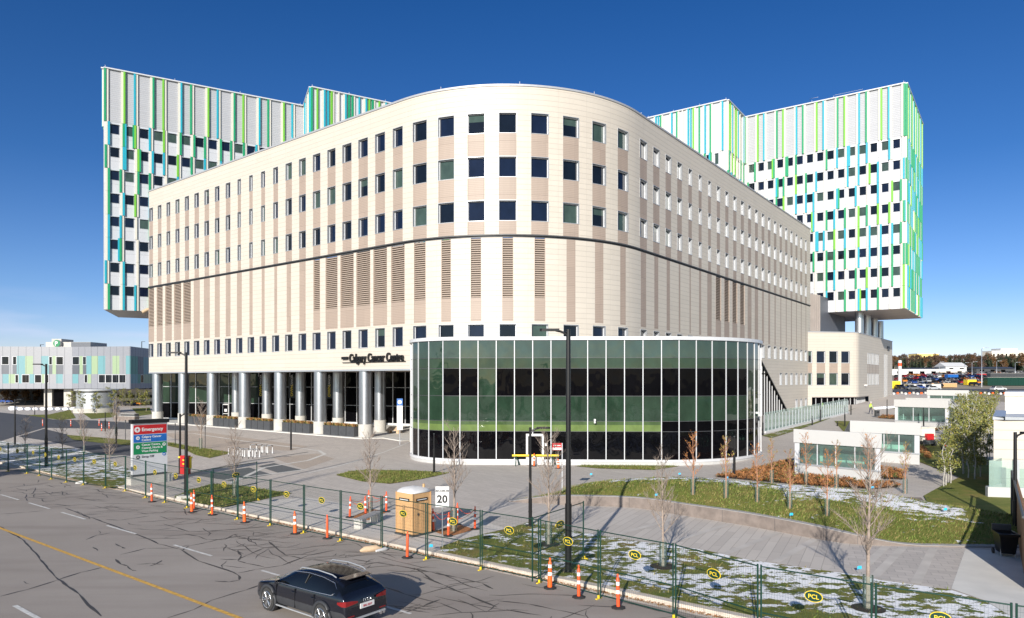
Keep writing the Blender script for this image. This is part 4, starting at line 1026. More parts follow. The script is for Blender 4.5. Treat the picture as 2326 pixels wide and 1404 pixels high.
def towers():
    # left
    T = thing('ward_tower', (0, 0, 0), 'tall striped white and green tower rising behind the left end of the cream block', 'tower', group='striped ward towers')
    A = Vector((-89.0, 151.3)); u = Vector((.868, .497)); n = Vector((-.497, .868)) * -1; nin = -n
    zb, zt = 22.75, 75.3; B = A + u * 43.1
    sd = Vector((-.37, .93))
    st = MB()
    rows = [(862 - y) * 151.3 / F + EYE + .5 for y in (282, 334.5, 388, 441.7, 487.5 + 7, 547, 600, 652)]
    rows = [63.35 - 5.05 * i for i in range(8)]
    tower_face(T, A, B, zb, zt, rows, 15, 2.1, 2.84, 5, rows[0] + .5, 2.0, st)
    Cc = Vector((-46.7, 161.3)); D = Cc + u * 40
    tower_face(T, B, Cc, 40, zt, [], 0, 1.2, 2.4, 6, 41, 2, st, True)
    tower_face(T, Cc, D, 40, zt, [], 0, 1.4, 2.5, 8, 41, 2, st, True)
    quadbody(T, [A + nin * .05, B + nin * .05, B + sd * 21, A + sd * 21], zb + .02, zt - .05)
    quadbody(T, [Cc + nin * .05 + u * .05, D + nin * .05, D + nin * 30, B + nin * 1 + u * .05], 40, zt - .05, 'projecting_block')
    # sliver of the side face
    tower_face(T, A + sd * 21 + Vector((-.02, 0)), A + Vector((-.02, 0)), zb, zt, [], 0, 1, 2.6, 9, zb + 40, 2, st)
    m = MB()
    for q in (0.3, 14, 28, 42): p = A + u * q; m.tube([(*p, zt), (*p, zt + .8)], .035, 5)
    for q in (0.3, 9, 18): p = Cc + u * q; m.tube([(*p, zt), (*p, zt + .8)], .035, 5)
    m.build('lightning_rods', 'alu_white', T)
    # exhaust pipe poking from the wall near the bottom
    m = MB(); p = A + u * 7.4 - nin * .3; m.tube([(*(p + u * 3.2 - nin * .6), zb + .55), (*(p + u * 2.0 - nin * .6), zb + .6), (*(p + u * 1.0 - nin * .6), zb + .3), (*(p - nin * .6), zb - .35)], .38, 10); m.build('vent_pipe', 'paleboard', T)
    tag(st.build('windows_behind_roofline', ['alu', 'pane', 'pane_blue', 'pane_blind'], T), kind='stuff')
    # right
    T = thing('ward_tower', (0, 0, 0), 'striped white and green tower at the right end overhanging steel columns', 'tower', group='striped ward towers')
    A = Vector((91.95, 162.2)); u = Vector((-.820, .572)); nin = Vector((.572, .820)); zb, zt = 24.1, 76.6; B = A + u * 37.3
    st = MB(); rows = [(862 - y) * 162.2 / F + EYE for y in (310.7, 359.5, 409.7, 458.2, 502.5, 551.8, 601.7, 651)]
    rows = [63.9 - 4.985 * i for i in range(8)]
    tower_face(T, B, A, zb, zt, rows, 15, 37.3 - 1.83 - 2.39 * 14, 2.39, 15, rows[0] + .45, 2.0, st)
    Cc = B - nin * 14.1; D = Cc + u * 26
    r2 = [r - 0 for r in rows]
    tower_face(T, Cc, B, 40, zt, r2[:4], 5, 1.6, 2.4, 16, rows[0] + .45, 2.0, st, True, .3)
    tower_face(T, D, Cc, 40, zt, r2[:4], 12, 1.4, 2.2, 17, rows[0] + .45, 2.6, st, True, .38)
    E_ = A + Vector((.59, .807)) * 33
    tower_face(T, A, E_, zb, zt, [r for r in rows], 0, 1.2, 2.4, 18, rows[0] + .45, 2, st)
    quadbody(T, [B + nin * .05, A + nin * .05 - Vector((.59, .807)) * 0 + u * .05, E_ + u * .05, B + nin * 33], zb + .02, zt - .05)
    quadbody(T, [D + nin * .05, Cc + nin * .05 + u * .05, B + nin * 1 + u * .05, D + nin * 20], 40, zt - .05, 'projecting_block')
    m = MB()
    for q in (0.4, 15.5, 20.5): p = A + u * q; m.tube([(*p, zt), (*p, zt + .8)], .035, 5)
    for q in (.3, 7, 14, 21): p = Cc + u * q; m.tube([(*p, zt), (*p, zt + .8)], .035, 5)
    p = A + u * 14; m.tube([(*(A + u * 9), zt + .9), (*(A + u * 15.3), zt + .9)], .03, 4)
    p = A + u * 17; m.tube([(*(A + u * 19), zt + 1.3), (*(A + u * 21), zt + 1.3), (*(A + u * 21), zt + .3), (*(A + u * 19.3), zt + .3)], .04, 4)
    m.build('lightning_rods', 'alu_white', T)
    tag(st.build('windows_behind_roofline', ['alu', 'pane', 'pane_blue', 'pane_blind'], T), kind='stuff')
    for px_, Y in ((1952, 172), (1969, 180), (1985, 190), (1998, 198)):
        x = (px_ - CX) / F * Y; m = MB(); m.tube([(0, 0, 0), (0, 0, zb - 15)], 1.0, 24); m.build('support_column', 'column', T, (x, Y, 15))
    # link block under the tower, ribbed grey
    X0, Y0 = (1836 - CX) / F * 162, 162
    k = MB(); p0 = Vector((X0 - 5, Y0 - 4)); p1 = Vector(((1920 - CX) / F * 185, 185)); p2 = p1 + Vector((-25, 20)); p3 = p0 + Vector((-25, 20))
    c1 = Vector(((1862 - CX) / F * 166, 166)); k.prism([p0, c1, p1, p2, p3], 14, zb + 3.5, 0)
    for i in range(14):
        q = p0.lerp(c1, i / 14 + .03); k.box(-.12, .12, -.35, 0, 14, zb + 3.5, 1, Matrix.Translation((*q, 0)) @ Matrix.Rotation(atan2((c1 - p0).y, (c1 - p0).x), 4, 'Z'))
    k.build('link_block', ['greyshade', 'soffit'], T)
towers()

# ------------------------------------------------------------------ low cream wing right of the main block
def wing():
    T = thing('cream_wing', (0, 0, 0), 'lower cream wing with paired dark windows joined to the right end of the hospital block', 'hospital wing')
    rnd = random.Random(21)
    pa = Path(); a = Vector((62.6, 153.6)); b = Vector((77.0, 156.4)); d = (b - a).normalized(); th0 = math.degrees(atan2(d.y, d.x))
    th1 = 53.1; r = 3.0; c = b + Vector((-d.y, d.x)) * r
    pa.line(a, b); qa = pa.L; pa.arc(c, r, th0, th1); qb = pa.L; e = pa.at(pa.L)[0]; pa.line(e, e + Vector((cos(R(th1)), sin(R(th1)))) * 46)
    ZT = 18.0; Zr = [(6.2, 8.9), (11.2, 13.8)]
    wf = [((px_), 2.0) for px_ in (1837.5, 1864.5, 1893.5, 1920.5)]
    cols = []
    for px_, w in wf:
        q = min((abs(proj(*pa.at(k * .05)[0], 8)[0] - px_), k * .05) for k in range(int(qa * 20)))[1]; cols.append((q, 2.1 if px_ != 1837.5 else 1.5))
    side = [(qb + 10.2 + i * 1.95, .95) for i in range(8)]
    slots = [(qb + 33 + i * 2.0, .7) for i in range(3)]
    allc = cols + side + slots
    def inn(q, cs):
        for c_ in cs:
            if abs(q - c_[0]) < c_[1] / 2: return True
        return False
    def cls(q, z):
        for c_ in cols:
            if abs(q - c_[0]) < c_[1] / 2:
                if any(x < z < y for x, y in Zr): return None
                if Zr[0][1] < z < Zr[1][0]: return 1
        if inn(q, side) and any(x < z < y for x, y in Zr): return None
        if inn(q, side) and Zr[0][1] < z < Zr[1][0]: return 1
        if inn(q, slots) and 2.5 < z < 14.2: return None
        if z < 3.6 and qa - 10.5 < q < qb + 11: return None
        return 0
    m = MB(); wallgrid(m, pa, 0, pa.L, [-.5, 2.5, 3.6, 14.2, ZT] + [z for r_ in Zr for z in r_], cls, 0, [c_[0] + s * c_[1] / 2 for c_ in allc for s in (-1, 1)] + [qa - 10.5, qb + 11])
    # raking cladding corner over the entrance glazing
    A = pa.at(qb + 11)[0]; B = pa.at(qb + 15.5)[0]
    back = pa.at(pa.L)[0]; e2 = back + Vector((-.8, .6)) * 30
    m.face([(*back, -.5), (*e2, -.5), (*e2, ZT), (*back, ZT)], 0, [(0, 0), (30, 0), (30, ZT), (0, ZT)])
    m.build('wall', ['cream', 'tan'], T)
    m = MB(); slabline(m, pa, 0, pa.L, ZT, ZT + .2, -.08, .4); m.build('roof_coping', 'coping', T)
    m = MB(); poly = [pa.at(q, .2)[0] for q in uniq(pa.breaks(0, pa.L, 1.0))] + [e2, a + Vector((0, 30))]; m.face([(p.x, p.y, ZT - .1) for p in poly]); m.build('roof', 'coping', T)
    for c_ in cols:
        for x, y in Zr: add_window(T, pa, c_[0], x, c_[1], y - x, .3, rnd, None, .3)
    for c_ in side:
        for x, y in Zr: add_window(T, pa, c_[0], x, c_[1], y - x, .42, rnd, None, .1)
    for c_ in slots: add_window(T, pa, c_[0], 2.5, c_[1], 11.7, .42, rnd, None, .1)
    m = MB(); mu = MB(); q = qa - 10.5
    wallgrid(m, pa, qa - 10.5, qb + 11, [-.3, 3.6], lambda q, z: 0, .8); m.build('entrance_glazing', 'black_glass', T)
    while q < qb + 11: p, t, n, an = frame_at(pa, q, .8); mu.box(-.05, .05, -.14, -.01, -.3, 3.6, 0, Matrix.Translation((p.x, p.y, 0)) @ Matrix.Rotation(an, 4, 'Z')); q += 1.45
    mu.build('mullions', 'alu_white', T)
    m = MB(); slabline(m, pa, qa - 10.5, qb + 11, 3.5, 3.6, -.02, .9); m.build('soffit', 'soffit', T)
    p, t, n, an = frame_at(pa, qb + 39, -.05); text_obj('lettering', 'ACCC', 1.1, 'darkgrey', T, Matrix.Translation((p.x, p.y, 15.6)) @ Matrix.Rotation(an, 4, 'Z') @ UP, .1) if False else None
    m = MB()
    for i in range(4): m.box(-1.5 + i * .85, -.85 + i * .85, -.1, -.02, 15.3, 16.5, 0, Matrix.Translation((p.x, p.y, 0)) @ Matrix.Rotation(an, 4, 'Z'))
    m.build('vent_grille', 'darkgrey', T)
    m = MB(); p = pa.at(qb + 4)[0]; m.box(-.12, .12, -.6, 0, 6.0, 6.3, 0, Matrix.Translation((*pa.at(qb + 6)[0], 0)) @ Matrix.Rotation(R(53), 4, 'Z')); m.build('wall_light', 'white', T)
wing()

# ------------------------------------------------------------------ small white roof-lit pavilions
def pavilion(pl, pr, depth, H, label, npan=4, wedge=None, cat='pavilion', shear=0):
    """pl, pr: front left/right ground corners in world metres"""
    pl = Vector(pl); pr = Vector(pr); u = (pr - pl); W = u.length; a = atan2(u.y, u.x); z0 = min(g(*pl), g(*pr)) - .1
    T = thing('glass_pavilion', (pl.x, pl.y, z0), label, cat, a, 'white glazed pavilions')
    D = depth; m = MB(); m.box(0, W, 0, D, 0, .95); m.build('base_wall', 'white_panel', T)
    m = MB(); m.box(-.03, W + .03, -.05, D + .05, .95, 1.07); m.build('sill', 'alu', T)
    dr = D * .30; hz_ = lambda y: H - dr * max(0, min(D, y)) / D
    def wedge(x0, x1, y0, y1, t):
        return [(x0, y0, hz_(y0) - t), (x1, y0, hz_(y0) - t), (x1, y1, hz_(y1) - t), (x0, y1, hz_(y1) - t), (x0, y0, hz_(y0)), (x1, y0, hz_(y0)), (x1, y1, hz_(y1)), (x0, y1, hz_(y1))]
    BF = [(0, 3, 2, 1), (4, 5, 6, 7), (0, 1, 5, 4), (1, 2, 6, 5), (2, 3, 7, 6), (3, 0, 4, 7)]
    m = MB(); m.mesh(wedge(-.08, W + .08, -.10, D + .1, .62), BF); m.box(-.08, W + .08, -.12, .1, H - 1.0, H + .02); m.build('roof_parapet', 'white_lap', T)
    e = H - .98
    for x, w in ((0, .38), (W - .38, .38)):
        for y in (0, D - .38): m = MB(); m.box(x, x + w, y, y + .38, 1.07, hz_(y + .38) - .6); m.build('corner_post', 'alu_white', T)
    for i in range(1, npan):
        x = .38 + (W - .76) * i / npan
        m = MB(); m.box(x - .04, x + .04, .06, .16, 1.07, e); m.build('mullion', 'alu_white', T)
        m = MB(); m.box(x - .04, x + .04, D - .16, D - .06, 1.07, hz_(D) - .6); m.build('mullion', 'alu_white', T)
    for y in (D / 3, 2 * D / 3):
        for x in (.06, W - .16): m = MB(); m.box(x, x + .1, y - .04, y + .04, 1.07, hz_(y) - .6); m.build('side_mullion', 'alu_white', T)
    m = MB(); eb = hz_(D) - .6; e2 = hz_(.38) - .6
    m.face([(.38, .11, 1.07), (W - .38, .11, 1.07), (W - .38, .11, e), (.38, .11, e)]); m.face([(W - .11, .38, 1.07), (W - .11, D - .38, 1.07), (W - .11, D - .38, eb), (W - .11, .38, e2)])
    m.face([(.11, D - .38, 1.07), (.11, .38, 1.07), (.11, .38, e2), (.11, D - .38, eb)]); m.face([(W - .38, D - .11, 1.07), (.38, D - .11, 1.07), (.38, D - .11, eb), (W - .38, D - .11, eb)])
    m.build('glazing', 'clear2', T)
    m = MB(); m.box(.5, W * .45, D * .55, D * .8, .9, 1.5); m.box(W * .5, W - .5, D * .5, D * .8, .9, 1.7); m.box(W * .3, W * .34, D * .4, D * .44, .9, e); m.build('interior_benches', 'inside', T)
    if shear:
        for ch in T.children: ch.data.transform(Matrix(((1, shear, 0, 0), (0, 1, 0, 0), (0, 0, 1, 0), (0, 0, 0, 1))))
    return T
MT['inside'] = mat('pale green interior', (.45, .62, .55), .6)
pavilion((21.7, 53.3), (25.85, 48.7), 6.5, 3.65, 'nearest white pavilion with four tall panes above the orange shrubs', 4, shear=-.42)
pavilion((30.4, 62.3), (34.4, 58.6), 5.5, 3.6, 'second white pavilion half hidden behind the nearest one', 4, shear=-.42)
pavilion((54.6, 99.0), (58.8, 93.6), 7.5, 4.0, 'third white pavilion behind the black bollards at the bend of the path', 3)
pavilion((62.5, 110), (66.3, 105), 6.5, 3.7, 'white pavilion tucked directly behind the third one', 3)
pavilion((79, 132), (83.5, 127), 8, 4.3, 'farthest white pavilion with a slanted roof side before the car park', 3)

# ------------------------------------------------------------------ tall glass fence by the right wing
def glass_fence():
    a = Vector(gp(1736, 984)[:2]); b = Vector(gp(1926, 939)[:2]); u = (b - a); L = u.length; an = atan2(u.y, u.x); n = 30
    T = thing('glass_fence', (a.x, a.y, g(*a)), 'long pale green glass screen fence with silver posts beside the grass strip', 'glass fence', an)
    dz = (g(*b) - g(*a)) / L
    for i in range(n + 1):
        x = L * i / n; z = dz * x; m = MB(); m.box(x - .06, x + .06, -.07, .07, z - .2, z + 2.4); m.build('post', 'alu', T)
        if i < n:
            m = MB(); X = L * (i + 1) / n; Z = dz * X; m.face([(x + .07, 0, z + .12), (X - .07, 0, Z + .12), (X - .07, 0, Z + 2.75), (x + .07, 0, z + 2.75)]); m.build('glass_panel', 'clear', T)
    m = MB(); m.mesh([(0, -.2, -.3), (L, -.2, dz * L - .3), (L, .2, dz * L - .3), (0, .2, -.3), (0, -.2, .25), (L, -.2, dz * L + .25), (L, .2, dz * L + .25), (0, .2, .25)], [(4, 5, 6, 7), (0, 1, 5, 4), (2, 3, 7, 6), (1, 2, 6, 5), (3, 0, 4, 7)]); m.build('kerb_base', 'white', T)
glass_fence()

# ------------------------------------------------------------------ cream buildings at the right edge
def right_building():
    T = thing('cream_building', (0, 0, 0), 'cream clad building cut by the right edge with glass screens at its foot', 'building')
    Y = 44.0; x0 = (2257 - CX) / F * Y
    pa = Path().line((37.0, 53.0), (x0, Y)).line((x0, Y), (x0 + 14, Y - 3))
    m = MB(); wallgrid(m, pa, 0, pa.L, [-.3, 4.95], lambda q, z: 0); m.build('wall', 'cream', T)
    m = MB(); slabline(m, pa, 0, pa.L, 4.95, 5.15, -.05, .6); m.build('roof_coping', 'alu', T)
    m = MB(); m.face([(37.3, 53, 4.9), (x0 + .4, Y + .3, 4.9), (x0 + 14, Y - 2.6, 4.9), (x0 + 14, 52, 4.9)]); m.build('roof', 'white', T)
    T = thing('glass_screen', (29.0, 42.3, .2), 'glass balustrade on a white tiled plinth in front of the right edge cream building', 'glass screen', R(-13))
    m = MB(); m.box(0, 9, 0, .35, -.3, .75); m.prism([(0, .36), (.35, .36), (3.4, 4), (3.0, 4)], -.3, .75); m.build('plinth', 'white_panel', T)
    m = MB(); m.face([(.1, .1, .75), (9, .1, .75), (9, .1, 2.35), (.1, .1, 2.35)]); m.face([(.1, .1, .75), (3.1, 4, .75), (3.1, 4, 2.35), (.1, .1, 2.35)]); m.build('glass_panel', 'clear', T)
    for x in (1.5, 3.6, 5.7): m = MB(); m.box(x - .16, x + .16, -.08, .08, .0, 2.45); m.build('post', 'alu', T)
    T = thing('rooftop_room', (0, 0, 0), 'small cream room standing behind the birches at the right edge', 'building')
    m = MB(); Y = 92; x0 = (2283 - CX) / F * Y; m.prism([(x0, Y), (x0 + 14, Y), (x0 + 24, Y + 12), (x0 * 104 / 92 + .3, Y + 12)], -.3, 5.3); m.prism([(x0 - .2, Y - .2), (x0 + 14, Y - .2), (x0 + 24, Y + 12), (x0 * 104 / 92 + .1, Y + 12)], 5.3, 5.8, 1); m.build('wall', ['cream_flat', 'white'], T)
    # timber hoarding in the lower right corner
    T = thing('timber_hoarding', (17.9, 24.2, 0), 'brown plywood hoarding at the right edge behind the wheeled bin', 'hoarding', R(92))
    p0 = Vector(pxg(2318, 1262)); p1 = Vector(pxg(2304, 1172, .3)); T.location = (p0.x, p0.y, 0); d = p1 - p0; T.rotation_euler = (0, 0, atan2(d.y, d.x)); Lh = d.length
    m = MB(); m.box(-6, Lh, -.06, 0, 0, 2.45)
    for k in range(7): m.box(-6, Lh, -.09, -.061, .1 + k * .34, .40 + k * .34)
    m.build('boards', 'wood', T); m = MB(); m.tube([(-6, .1, 2.6), (Lh, .1, 2.6)], .05, 6); m.tube([(Lh, .1, 0), (Lh, .1, 2.7)], .06, 6); m.build('rail', 'darkgrey', T)
MT['cream_flat'] = mat('plain cream wall', (.74, .68, .58), .6)
right_building()

# ------------------------------------------------------------------ parkade across the left
def parkade():
    T = thing('parkade_building', (0, 0, 0), 'low grey building with aqua panels and a round P sign at the far left', 'parkade')
    Yb = 190
    W = lambda px_, Y=Yb: Vector(((px_ - CX) / F * Y, Y))
    H = lambda y, Y=Yb: EYE - (y - HZ) * Y / F
    pa = Path().line(W(-120, 186), W(165)); q1 = pa.L; pa.line(W(165), W(296, 187)); q2 = pa.L; pa.line(W(296, 187), W(350, 205))
    zz = [H(883), H(871), H(850), H(809), H(788)]
    def qpx(px_): return min((abs(proj(*pa.at(k * .1)[0], 12)[0] - px_), k * .1) for k in range(int(pa.L * 10)))[1]
    up = [(-120, 3, 'pk_grey'), (3, 21, 'W'), (21, 29, 'pk_grey'), (29, 38, 'W'), (38, 57, 'pk_aqua'), (57, 75, 'pk_lime'), (75, 93, 'pk_grey'), (93, 111, 'pk_aqua'), (111, 119, 'W'), (119, 127, 'pk_lime'), (127, 144, 'W'), (144, 165, 'pk_grey'), (165, 181, 'W'), (181, 188, 'pk_lime'), (188, 196, 'W'), (196, 208, 'pk_aqua'), (208, 223, 'pk_lime'), (223, 239, 'pk_aqua'), (239, 255, 'pk_grey'), (255, 271, 'pk_lime'), (271, 286, 'pk_grey'), (286, 296, 'pk_aqua'), (296, 313, 'pk_green'), (313, 326, 'pk_dgrey'), (326, 345, 'pk_aqua')]
    lo = [(-120, 5, 'pk_grey'), (5, 20, 'pk_aqua'), (20, 34, 'pk_lime'), (34, 42, 'W'), (42, 50, 'pk_aqua'), (50, 67, 'W'), (67, 79, 'pk_aqua'), (79, 95, 'W'), (95, 101, 'pk_lime'), (101, 111, 'W'), (111, 127, 'pk_grey'), (127, 142, 'pk_aqua'), (142, 165, 'pk_lgrey'), (165, 178, 'pk_aqua'), (178, 192, 'pk_lgrey'), (192, 199, 'W'), (199, 207, 'pk_lime'), (207, 224, 'pk_lgrey'), (224, 286, 'W4'), (286, 297, 'pk_lgrey'), (297, 313, 'pk_aqua'), (313, 319, 'pk_green'), (319, 326, 'W'), (326, 345, 'pk_lime')]
    mats = ['pk_lgrey', 'pk_grey', 'pk_aqua', 'pk_lime', 'pk_dgrey', 'pk_green', 'W']; ix = {n: i for i, n in enumerate(mats)}
    m = MB(); wl_ = []
    def band(tab, z0, z1, zw0, zw1):
        for a, b, k in tab:
            qa, qb = (0 if a == -120 else qpx(a)), (pa.L if b == 345 else qpx(b))
            if k[0] == 'W':
                n = 4 if k == 'W4' else 1
                for i in range(n): wl_.append((qa + (qb - qa) * i / n, qa + (qb - qa) * (i + 1) / n, zw0, zw1))
                wallgrid(m, pa, qa, qb, [z0, zw0], lambda q, z: ix['pk_dgrey'], 0, [], 50) if zw0 > z0 + .3 else wallgrid(m, pa, qa, qb, [z0, zw0], lambda q, z: 1, 0, [], 50)
                if z1 - zw1 > .02: wallgrid(m, pa, qa, qb, [zw1, z1], lambda q, z: 0, 0, [], 50)
            else: wallgrid(m, pa, qa, qb, [z0, z1], lambda q, z: ix[k], 0, [], 50)
    band(up, zz[2], zz[3], H(829), H(810)); band(lo, zz[1], zz[2], H(870), H(851))
    wallgrid(m, pa, 0, pa.L, [zz[3], zz[4]], lambda q, z: 0 if q > q1 else 1, 0, [], 50); wallgrid(m, pa, 0, pa.L, [zz[0], zz[1]], lambda q, z: 0, 0, [], 50)
    end = pa.at(pa.L)[0]; top = [pa.at(q, 0)[0] for q in (0, q1, q2, pa.L)] + [end + Vector((0, 40)), Vector((-170, 225))]
    m.face([(p.x, p.y, zz[4] - .02) for p in top], 0); m.face([(p.x, p.y, zz[0]) for p in reversed(top)], 4)
    m.build('panel_wall', mats[:6], T)
    v = MB(); q = 2
    while q < pa.L: p, t, n, an = frame_at(pa, q); v.box(-.03, .03, -.02, -.002, zz[0], zz[4], 0, Matrix.Translation((*p, 0)) @ Matrix.Rotation(an, 4, 'Z')); q += 1.95
    v.build('panel_joints', 'pk_dgrey', T)
    for a, b, z0, z1 in wl_:
        c = (a + b) / 2; w = b - a; p, t, n, an = frame_at(pa, c); f = MB(); x = w / 2
        for x0, x1, c0, c1 in ((-x, -x + .1, z0, z1), (x - .1, x, z0, z1), (-x + .1, x - .1, z0, z0 + .1), (-x + .1, x - .1, z1 - .1, z1)): f.box(x0, x1, -.06, .1, c0, c1)
        o = f.build('window', 'alu_white', T, (p.x, p.y, 0), an); f = MB(); f.face([(-x + .1, .05, z0 + .1), (x - .1, .05, z0 + .1), (x - .1, .05, z1 - .1), (-x + .1, .05, z1 - .1)]); f.build('pane', 'pane', o)
    # underside supports, stair tower, parking decks
    m = MB()
    for px_ in (108, 152): p = W(px_, 192); m.box(p.x - 1, p.x + 1.2, p.y, p.y + 3, -.5, zz[0])
    p = W(112, 200); m.box(p.x, p.x + 12, p.y, p.y + 6, -.5, zz[0])
    m.build('concrete_piers', 'concrete', T)
    m = MB(); p = W(120, 191.5); m.box(p.x, p.x + 2.7, p.y + .5, p.y + 1, 0, zz[0] - .2); m.build('stair_glazing', 'black_glass', T)
    m = MB()
    for z in (1.0, 3.6): m.box(W(200, 200).x, W(350, 200).x, 203, 203.4, z, z + 1.1)
    m.box(W(200, 200).x, W(350, 200).x, 204, 226, 3.0, 3.5); 
    for px_ in range(200, 350, 26): m.box(W(px_, 203).x, W(px_, 203).x + .6, 203.5, 204, 0, 5)
    m.build('parking_deck', 'concrete', T)
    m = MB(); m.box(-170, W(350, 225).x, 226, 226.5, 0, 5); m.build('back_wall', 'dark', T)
    m = MB(); a, b = W(104, 200), W(206, 200); m.box(a.x, b.x, 200, 208, zz[4] - .2, H(777, 200)); m.box(W(120, 200).x, W(142, 200).x, 199.5, 205, zz[4] - .2, H(770, 200)); m.build('rooftop_penthouse', 'concrete', T)
    m = MB(); m.box(W(162, 200).x, b.x + .02, 199.9, 199.99, zz[4], H(777.5, 200)); m.build('penthouse_dark_panel', 'pk_dgrey', T)
    c = W(128, 199); z = H(780, 199); m = MB(); m.tube([(c.x, 199.4, z), (c.x, 199.1, z)], 1.0, 28); m.tube([(c.x + .28, 199.45, z - .03), (c.x + .28, 199.2, z - .03)], .98, 24, 1); s = m.build('parking_sign', ['green', 'pk_dgrey'], T)
    text_obj('lettering', 'P', 1.75, 'white', s, Matrix.Translation((c.x - .08, 199.05, z - .62)) @ UP, .05, .05)
    for px_, h, Y in ((92, 783, 200), (208, 779, 205), (322, 776, 205)):
        m = MB(); p = W(px_, Y); m.tube([(p.x, Y, zz[4] - .2), (p.x, Y, H(h, Y))], .1, 6); m.box(p.x, p.x + .9, Y - .2, Y + .2, H(h, Y) - .05, H(h, Y) + .05); m.build('roof_lamp', 'black', T)
    # round metal stair drum in front of it
    D = thing('round_drum_building', (0, 0, 0), 'round ribbed metal drum on a low concrete ring behind the thin aspens', 'drum building')
    x, y = pxg(201, 938); m = MB(); m.tube([(x, y + 3, 1.0), (x, y + 3, EYE - (893 - HZ) * y / F)], 4.0, 32)
    for k in range(12): m.tube([(x, y + 3, 1.2 + k * .36), (x, y + 3, 1.28 + k * .36)], 4.04, 32, 0)
    m.build('ribbed_wall', 'alu', D); m = MB(); m.tube([(x, y + 3, 5.0), (x, y + 3, 5.25)], 4.4, 32); m.build('roof', 'alu_white', D)
    m = MB(); m.tube([(x, y + 3, 0), (x, y + 3, 1.0)], 4.6, 32); m.build('plinth', 'concrete', D)
parkade()
# ------------------------------------------------------------------ temporary mesh fence
def fence_proto():
    L = 2.9; Hh = 2.4; T = thing('fence_panel', (0, 0, 0), 'x', 'fence panel', 0, 'green temporary mesh fence panels along the kerb')
    m = MB()
    for x in (.05, L - .05): m.tube([(x, 0, .02), (x, 0, Hh)], .026, 8)
    for z in (.14, 1.05, Hh - .05): m.tube([(.05, 0, z), (L - .05, 0, z)], .019, 6)
    m.build('frame', 'green_metal', T)
    m = MB(); n = 38
    for i in range(1, n): x = .05 + (L - .1) * i / n; m.box(x - .0014, x + .0014, -.0015, .0015, .14, Hh - .05)
    for i in range(1, 15): z = .14 + (Hh - .19) * i / 15; m.box(.05, L - .05, -.0015, .0015, z - .0014, z + .0014)
    m.build('wire_mesh', 'green_metal', T)
    m = MB(); m.box(L - .035, L + .035, -.18, .12, 0, .03); m.box(L - .04, L + .04, -.05, .05, .03, .12); m.build('foot', 'yellow', T)
    def ell(a, b, y, n=28): return [(a * cos(2 * pi * k / n), y, b * sin(2 * pi * k / n)) for k in range(n)]
    cz = 1.78; m = MB()
    m.face([(p[0] + 1.45, -.03, p[2] + cz) for p in ell(.235, .155, 0)], 0); m.face([(p[0] + 1.45, -.012, p[2] + cz) for p in reversed(ell(.235, .155, 0))], 1)
    a, b = ell(.235, .155, 0), ell(.235, .155, 0)
    for i in range(28): j = (i + 1) % 28; m.face([(a[i][0] + 1.45, -.03, a[i][2] + cz), (a[i][0] + 1.45, -.012, a[i][2] + cz), (a[j][0] + 1.45, -.012, a[j][2] + cz), (a[j][0] + 1.45, -.03, a[j][2] + cz)], 0)
    m.face([(p[0] + 1.45, -.033, p[2] + cz) for p in ell(.217, .137, 0)], 1)
    s = m.build('oval_sign', ['yellow', 'green_metal'], T)
    text_obj('lettering', 'PCL', .165, 'yellow', s, Matrix.Translation((1.45, -.036, cz - .058)) @ UP, .004, .002)
    return T
fp = fence_proto()
joints = [pxg(x, y, ROADZ) for x, y in ((62, 1076), (90, 1081), (117, 1089), (151, 1096), (190, 1102), (240, 1109), (285, 1116), (331, 1131), (375, 1142), (425.6, 1154), (480, 1166), (540, 1180), (614.5, 1194), (690.6, 1211), (774, 1229), (867, 1248), (969, 1271), (1093, 1294.5), (1226, 1324), (1361, 1360), (1532, 1405))]
joints += [(7.0, 19.65), (9.3, 17.85), (11.75, 16.25), (14.2, 14.8)]
joints = [(-44.5, 59.5), (-41.8, 57.6)] + joints
where = ['farthest left green fence panel in the shade', 'green fence panel second from the far left end', 'green fence panel third from the far left end', 'green fence panel on the road edge before the snowy left lawn', 'green fence panel beside the snow striped left lawn', 'green fence panel in front of the left lawn nearest the small bare tree',
 'green fence panel left of the wayfinding sign', 'green fence panel just left of the foot of the wayfinding sign', 'green fence panel in front of the wayfinding sign', 'green fence panel behind the leftmost roadside traffic tube', 'green fence panel left of the tall black lamp in front of the colonnade', 'green fence panel right of that lamp base behind the red traffic tube', 'green fence panel in front of the small lawn with the lamp',
 'green fence panel behind the orange cone with wide base', 'green fence panel third left of the portable toilet', 'green fence panel behind the plain short orange tube', 'narrow gate panel with the white stone bench behind it', 'green fence panel crossing in front of the tan portable toilet', 'green fence panel under the speed limit sign', 'green fence panel left of the lamp with arm over the lawn',
 'green fence panel with the tallest black lamp rising behind it', 'green fence panel behind the last traffic tube on the right', 'green fence panel right of the last traffic tube before the bare tree', 'green fence panel with the big bare tree at its right end', 'green fence panel before the lower right corner', 'green fence panel at the bottom right corner of the photo']
for i, (a, b) in enumerate(zip(joints, joints[1:])):
    a = Vector(a); b = Vector(b); d = b - a; L = d.length; rz = atan2(d.y, d.x)
    o = fp if i == 0 else copy_tree(fp)
    o.location = (a.x, a.y, ROADZ + .005); o.rotation_euler = (0, 0, rz); o.scale = (L / 2.9, 1, 1); o['label'] = where[min(i, len(where) - 1)]
